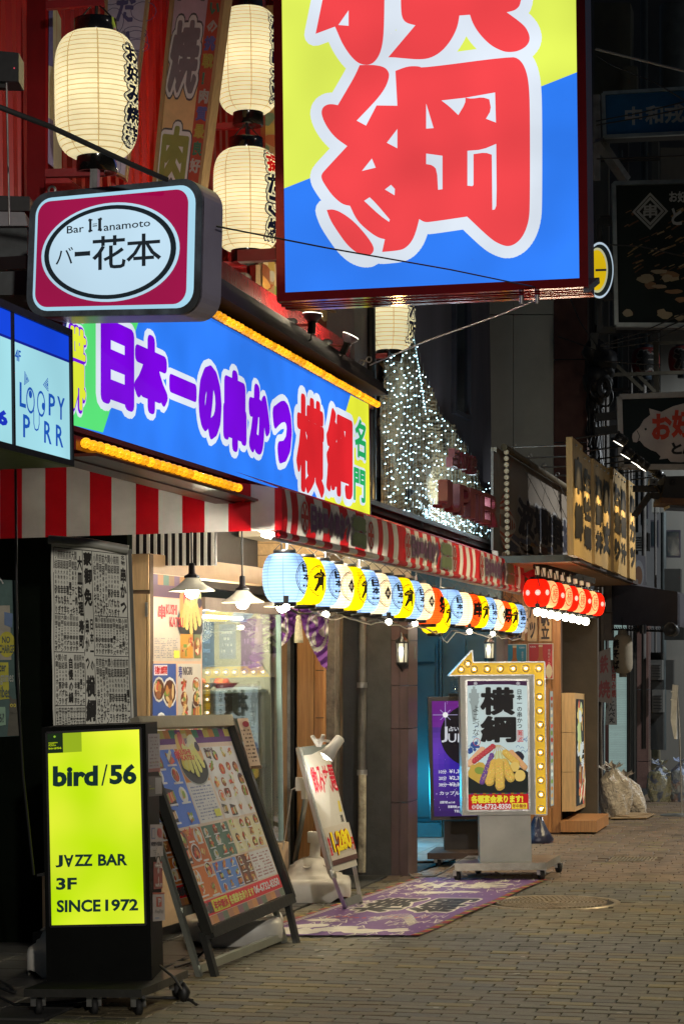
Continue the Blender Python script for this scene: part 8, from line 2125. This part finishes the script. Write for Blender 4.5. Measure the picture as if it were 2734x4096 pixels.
f, t, m = boxsign('food_billboard', [(2462, 1300), (2950, 1302), (2950, 722), (2452, 735)], 19, 'dark billboard with grilled meat and a white diamond crest at the right edge', (.010, .016, .014), TARN, .035)
fb5 = f
for k in range(70):
    u, v = .08+R()*.55, .30+R()*.5; a = .45+.3*(R()-.5); l_ = .02+.06*R(); m.stroke(f, [(u, v), (u+l_*.5, v+l_*.55*a), (u+l_, v+l_*a)], .006+.008*R(), random.choice([(.20, .13, .06), (.26, .19, .10), (.10, .05, .025), (.15, .09, .05)]), .008+k*3e-5)
for k in range(14):
    u, v = .05+R()*.5, .03+R()*.35; m.disc(f, u, v, .04+.04*R(), .015+.015*R(), random.choice([(.30, .24, .15), (.22, .13, .07)]), .011+k*5e-5, 10, .4)
u, v, r_ = .265, .815, .13
cx_, cy_ = 2595, 845
def dia(s_, c_, w_): m.poly([f.pp(cx_+dx*s_, cy_+dy*s_, w_) for dx, dy in ((-72, 3), (0, 75), (72, 0), (0, -75))], c_)
cx_ = 2598; dia(1, (.26, .27, .26), .012); dia(.84, (.01, .012, .012), .0125); dia(.78, (.26, .27, .26), .013); dia(.60, (.01, .012, .012), .0135)
m.fat(f.sub((cx_-28, cy_+28), (cx_+28, cy_+26), (cx_+28, cy_-30), (cx_-28, cy_-28)), '串', (.26, .27, .26), .015, .03, .03, 1)
for s_, q in (('お好', (2670, 765, 2745, 810)), ('とん', (2672, 828, 2790, 905))): m.text(f.rect(*q), s_, (.30, .31, .30), .013, .04, 'cline')
m.build('panel', DIMP, t)
m = MB(); m.bar(P(2392, 890, 19.2), P(2455, 885, 19.2), .06); m.bar(P(2392, 1190, 19.2), P(2458, 1185, 19.2), .06); m.bar(P(2398, 880, 19.2), P(2398, 1330, 19.2), .05); m.bar(P(2398, 1320, 19.2), P(2460, 1318, 19.2), .05); m.build('bracket', BLKR, t)
f, t, m = boxsign('pig_sign', [(2482, 1868), (2950, 1868), (2950, 1570), (2474, 1588)], 20.5, 'black signboard with a cream pig silhouette and red lettering at the right edge', (.006, .013, .015), mat('pale_frame', (.30, .29, .28), .5, var=.2, dirt=.3), .05)
pg = [(2541,1722),(2528,1735),(2526,1750),(2530,1768),(2543,1770),(2556,1762),(2575,1785),(2600,1800),(2622,1808),(2640,1826),(2634,1838),(2668,1834),(2680,1848),(2720,1850),(2800,1840),(2900,1800),(2900,1640),(2800,1612),(2740,1612),(2690,1625),(2642,1648),(2615,1640),(2594,1634),(2598,1660),(2572,1680),(2556,1708)]
m.holes([[f.pp(*p) for p in pg]], (.42, .38, .37), f.n*.010)
m.poly([f.pp(580+2000+3*math.cos(a*.6)*1.6, 1717+5*math.sin(a*.6), .013) for a in range(10)], (.01, .02, .02))
ring_ = [(2545, 1722), (2556, 1745), (2548, 1768)]; 
for a, b in zip(ring_[:-1], ring_[1:]): m.poly([f.pp(a[0]-1.5, a[1], .013), f.pp(b[0]-1.5, b[1], .013), f.pp(b[0]+1.5, b[1], .013), f.pp(a[0]+1.5, a[1], .013)], (.01, .02, .02))
m.text(f.rect(2604, 1655, 2685, 1760), 'お', (.48, .05, .03), .015, .05); m.text(f.rect(2682, 1640, 2770, 1752), '好', (.48, .05, .03), .015, .05); m.text(f.rect(2682, 1770, 2725, 1818), 'と', (.012, .015, .02), .015, .05); m.text(f.rect(2726, 1770, 2765, 1818), 'ん', (.012, .015, .02), .015, .05)
m.build('panel', DIMP, t)
for y in (1660, 1715): m = MB(); m.bar(P(2378, y+10, 20.6), P(2475, y, 20.6), .07); m.build('bracket', BLKR, t)
rs = thing('round_lit_sign', 'round yellow and black lit sign half hidden behind the huge sign', 'sign', P(2400, 1080, 17.5))
f = faceD([(2340, 1195), (2452, 1192), (2452, 966), (2340, 970)], 17.6); m = MB(); m.lathe([(0, -.06), (.5*f.w, -.06), (.5*f.w, 0), (0, 0)], f.at(.5, .5), 40, axis=f.n); m.build('box', BLK, rs)
m = MB(); m.disc(f, .5, .5, .5, .5, S('#c8dcec'), .004, 40); m.disc(f, .5, .5, .46, .46, (.01, .015, .015), .006, 40); m.disc(f, .42, .5, .38, .40, S('#c8c8a0'), .008, 36); m.disc(f, .40, .5, .34, .36, S('#f0c810'), .010, 36); m.rectp(f, .35, .48, .74, .52, (.02, .02, .02), .012)
m.text(Face(f.at(.86, .42, 0), f.at(.86, .72, 0), f.at(.74, .74, 0), f.at(.74, .40, 0)), 'ocoo', S('#d8e4ec'), -.014, .03)
m.build('face', lit('round_sign_lit', .8), rs)
m = MB(); m.slab(faceD([(2348, 1180), (2376, 1178), (2376, 1160), (2348, 1160)], 17.4), .02); m.build('lit_lamp', glow('white_blue', (.7, .85, 1), 1.2), rs)
for k, (cx, cy, r_, ch) in enumerate(((2582, 1446, 57, '福'), (2732, 1440, 60, '酒'))):
    d_ = 26; c0 = P(cx, cy+54, d_); H = 108/F*d_; Rm = r_/F*d_; t = thing('dark_red_lantern', ['unlit dark red lantern with a black character above the pig sign', 'unlit dark red lantern cut by the right edge of the picture'][k], 'lantern', c0, 'unlit red lanterns above the pig sign')
    pr = [(Rm*.55+(Rm*.45)*math.sqrt(max(0, 1-abs(2*i/20-1)**2.5)), H*i/20) for i in range(21)]
    m = MB(); m.lathe(pr, c0, 28, (.16, .012, .010)); m.build('shade', UP_, t)
    m = MB(); m.lathe([(Rm*.5, H), (Rm*.5, H+.04), (0, H+.04)], c0, 18); m.lathe([(Rm*.4, 0), (Rm*.4, -.05), (0, -.05)], c0, 18); m.build('ring', mat('dark_blue_ring', (.012, .025, .04), .5), t)
    m = MB(); dr_ = wrap(m, c0, pr, H, ch, side_angle(cx, 5), 1.5, H*.12, H*.86, None, .06); dr_(.13, (.22, .2, .18), .004); dr_(.06, (.008, .008, .008), .008); m.build('lettering', UP_, t)
fr2 = thing('lattice_bracket', 'rusty lattice bracket arm and beam holding the dark red lanterns', 'bracket', P(2560, 1500, 25.5))
for a, b, w_ in (((2425, 1500), (2800, 1487), .05), ((2396, 1400), (2570, 1560), .045), ((2618, 1370), (2622, 1590), .03), ((2626, 1370), (2628, 1590), .03), ((2540, 1490), (2620, 1570), .03), ((2600, 1372), (2800, 1368), .02)):
    m = MB(); m.bar(P(*a, 25.4), P(*b, 25.4), w_, .04); m.build('arm', mat('rusty_steel', (.07, .06, .04), .6, .4, var=.4), fr2)
cb2 = thing('cable_tangle', 'thick tangle of black utility cables and coils right of the brown stone corner', 'cables', P(2380, 1500, 22.5))
m = MB()
for k in range(46):
    x = 2355+R()*45; pts = [P(x+(R()-.5)*30, 1380+j*85+(R()-.5)*40, 22.6+(R()-.5)*.25) for j in range(int(3+R()*6))]; m.tube(pts, .010+.012*R(), 5)
for k in range(16):
    cx, cy = 2400+(R()-.5)*50, 1470+R()*120; rr_ = 14+R()*16; m.tube([P(cx+rr_*math.cos(a*.4), cy+rr_*1.4*math.sin(a*.4), 22.4+.02*k) for a in range(17)], .012, 5)
for rr_ in (22, 26, 18): m.tube([P(2414+rr_*math.cos(a*.4), 1550+rr_*1.5*math.sin(a*.4), 22.3) for a in range(17)], .016, 5)
m.build('cables', CORD, cb2, kind='stuff')
m = MB()
for k in range(10): m.ball(P(2370+R()*50, 1400+R()*180, 22.5), .08+.06*R(), 8, 6, jit=.4)
m.build('junction', CORD, cb2, kind='stuff')
for x, y0, y1 in ((2362, 1190, 2250), (2372, 1190, 2250), (2384, 1300, 2250), (2402, 1550, 2200)):
    m = MB(); m.tube([P(x, y0, 22.7), P(x, y1, 22.7)], .02, 6); m.build('conduit', CORD, cb2)
m = MB(); m.slab(faceD([(2362, 1400), (2390, 1400), (2390, 1330), (2362, 1330)], 22.4), .1); m.build('junction_box', mat('grey_junction', (.16, .16, .14), .6), cb2)
wires = [((2230, 1346), (2300, 1370), (2380, 1400)), ((2268, 1170), (2320, 1290), (2390, 1390)), ((2400, 1380), (2560, 1330), (2800, 1225)), ((2400, 1385), (2580, 1345), (2800, 1250)), ((2410, 1395), (2600, 1370), (2800, 1270)), ((2420, 1445), (2550, 1455), (2640, 1460)), ((2380, 195), (2560, 240), (2800, 300)), ((2380, 218), (2450, 262), (2620, 330), (2800, 440)), ((2382, 484), (2560, 450), (2800, 390)), ((2382, 500), (2560, 470), (2800, 420)), ((2384, 635), (2734, 622), (2800, 620)), ((2380, 975), (2560, 985), (2800, 1040))]
for k, w_ in enumerate(wires):
    d_ = 18.5 if k > 1 else 22
    m = MB(); m.tube([P(x, y, d_) for x, y in w_], .006 if k != 6 else .011, 5)
    tag(m.build('overhead_wire', CORD if k != 6 else mat('pale_wire', (.3, .3, .28), .4), None, loc=P(*w_[0], d_)), ['overhead wire left of the cable tangle, lower', 'overhead wire dropping from the huge sign to the cable tangle', 'highest of three wires rising from the tangle under the meat billboard', 'middle of three wires rising from the tangle under the meat billboard', 'lowest of three wires rising from the tangle under the meat billboard', 'short wire in front of the dark red lanterns', 'pale thick wire above the blue street sign', 'dark wavy wire above the blue street sign', 'upper of two wires crossing the blue street sign', 'lower of two wires crossing the blue street sign', 'nearly level wire below the blue street sign', 'wire crossing the top of the meat billboard'][k], 'wire', 'overhead wires at the right')
hs = thing('hanging_house_sign', 'dark roofed hanging sign box with a rusty lower edge at the right margin', 'sign', P(2700, 2030, 21))
m = MB(); m.slab(faceD([(2645, 2000), (2900, 2005), (2900, 1900), (2660, 1905)], 21), .5); m.build('box', BLKR, hs)
m = MB(); m.slab(faceD([(2640, 2012), (2900, 2030), (2900, 2000), (2642, 1990)], 20.9), .5); m.build('lower_edge', mat('rust_edge', (.09, .04, .015), .7), hs)
m = MB(); m.slab(faceD([(2678, 2030), (2900, 2040), (2900, 2012), (2676, 2010)], 21), .4); m.build('underside', BLK, hs)
for a, b in (((2530, 1955), (2650, 1955)), ((2535, 2065), (2600, 1975)), ((2600, 1980), (2660, 1990))): m = MB(); m.bar(P(*a, 21.2), P(*b, 21.2), .06); m.build('bracket', BLKR, hs)
for k, (x, y) in enumerate(((2612, 1925), (2690, 1925))):
    t = thing('arm_floodlight', ['black floodlight on an arm left of the hanging sign box', 'black floodlight above the hanging sign box'][k], 'floodlight', P(x, y, 21), 'black arm floodlights'); m = MB(); m.slab(faceD([(x-16, y+14), (x+16, y+18), (x+18, y-8), (x-12, y-14)], 21), .15); m.build('head', BLK, t); m = MB(); m.tube([P(x, y, 21), P(x+22, y+30, 21.1), P(x+36, y+60, 21.2)], .018, 6); m.build('arm', BLKR, t)
wg = thing('white_round_sign', 'pale rounded sign with a white arch shape behind the plank signs', 'sign', P(2560, 2330, 25))
f = faceD([(2520, 2350), (2582, 2352), (2580, 2225), (2528, 2215)], 25); m = MB(); m.slab(f, .05, (.14, .14, .16)); m.disc(f, .5, .42, .38, .42, (.24, .25, .27), .004, 24); m.disc(f, .5, .36, .26, .3, (.18, .09, .05), .006, 24); m.build('panel', PRT, wg)

# ---- a little of the life on the dim walls at the right
for k, q in enumerate(((2450, 1345, 2468, 1420), (2450, 1470, 2468, 1560), (2560, 1985, 2590, 2075), (2600, 2080, 2632, 2190), (2660, 2120, 2720, 2230))):
    f = faceY(*q, 27.3 if q[0] > 2655 else 28.3); t = MB(); t.slab(f, .05); o = t.build('window_frame', mat('dull_frame', (.05, .045, .06), .5), al)
    t = MB(); t.face(f.box(.1, .06, .9, .94), (.1, .1, .1), .004); t.build('pane', mat('night_pane', (.02, .03, .035), .1, var=0, bump=0), o)
for k, (x0, y0, x1, y1, Y, lab) in enumerate(((2540, 2130, 2590, 2200, 27.6, 'grey air conditioner unit above the dark canopy'), (2606, 2760, 2650, 2850, 26.6, 'grey meter cabinet in the dark alley above the cardboard boxes'), (2600, 2640, 2646, 2720, 26.5, 'darker meter cabinet in the alley beside the pink stone column'))):
    f = faceY(x0, y0, x1, y1, Y); t = thing('service_cabinet', lab, 'cabinet', f.at(.5, 0), 'service cabinets in the alley'); m = MB(); m.slab(f, .3); m.build('casing', mat('grey_casing', (.13, .13, .12), .5, var=.2, dirt=.3), t)
    for j in range(5): m = MB(); m.slab(f.box(.12, .15+j*.14, .88, .19+j*.14), .01, w=.012); m.build('louvre', BLKR, t)
for k in range(9):
    x = 2404+R()*240; y = 1300+R()*500; m = MB(); m.tube([PY(x, y, 27), PY(x+(R()-.5)*6, y+700+R()*900, 27)], .012+.02*R(), 8); m.build('pipe', mat('old_pipe', (.12, .11, .10), .6, .2, dirt=.5), al)
for k in range(5):
    y = 640+k*230; m = MB(); m.bar(PY(2400, y, 28), PY(2700, y-8, 28), .06, .04); m.build('string_course', mat('old_pipe', (.12, .11, .10), .6, .2, dirt=.5), al)
# end
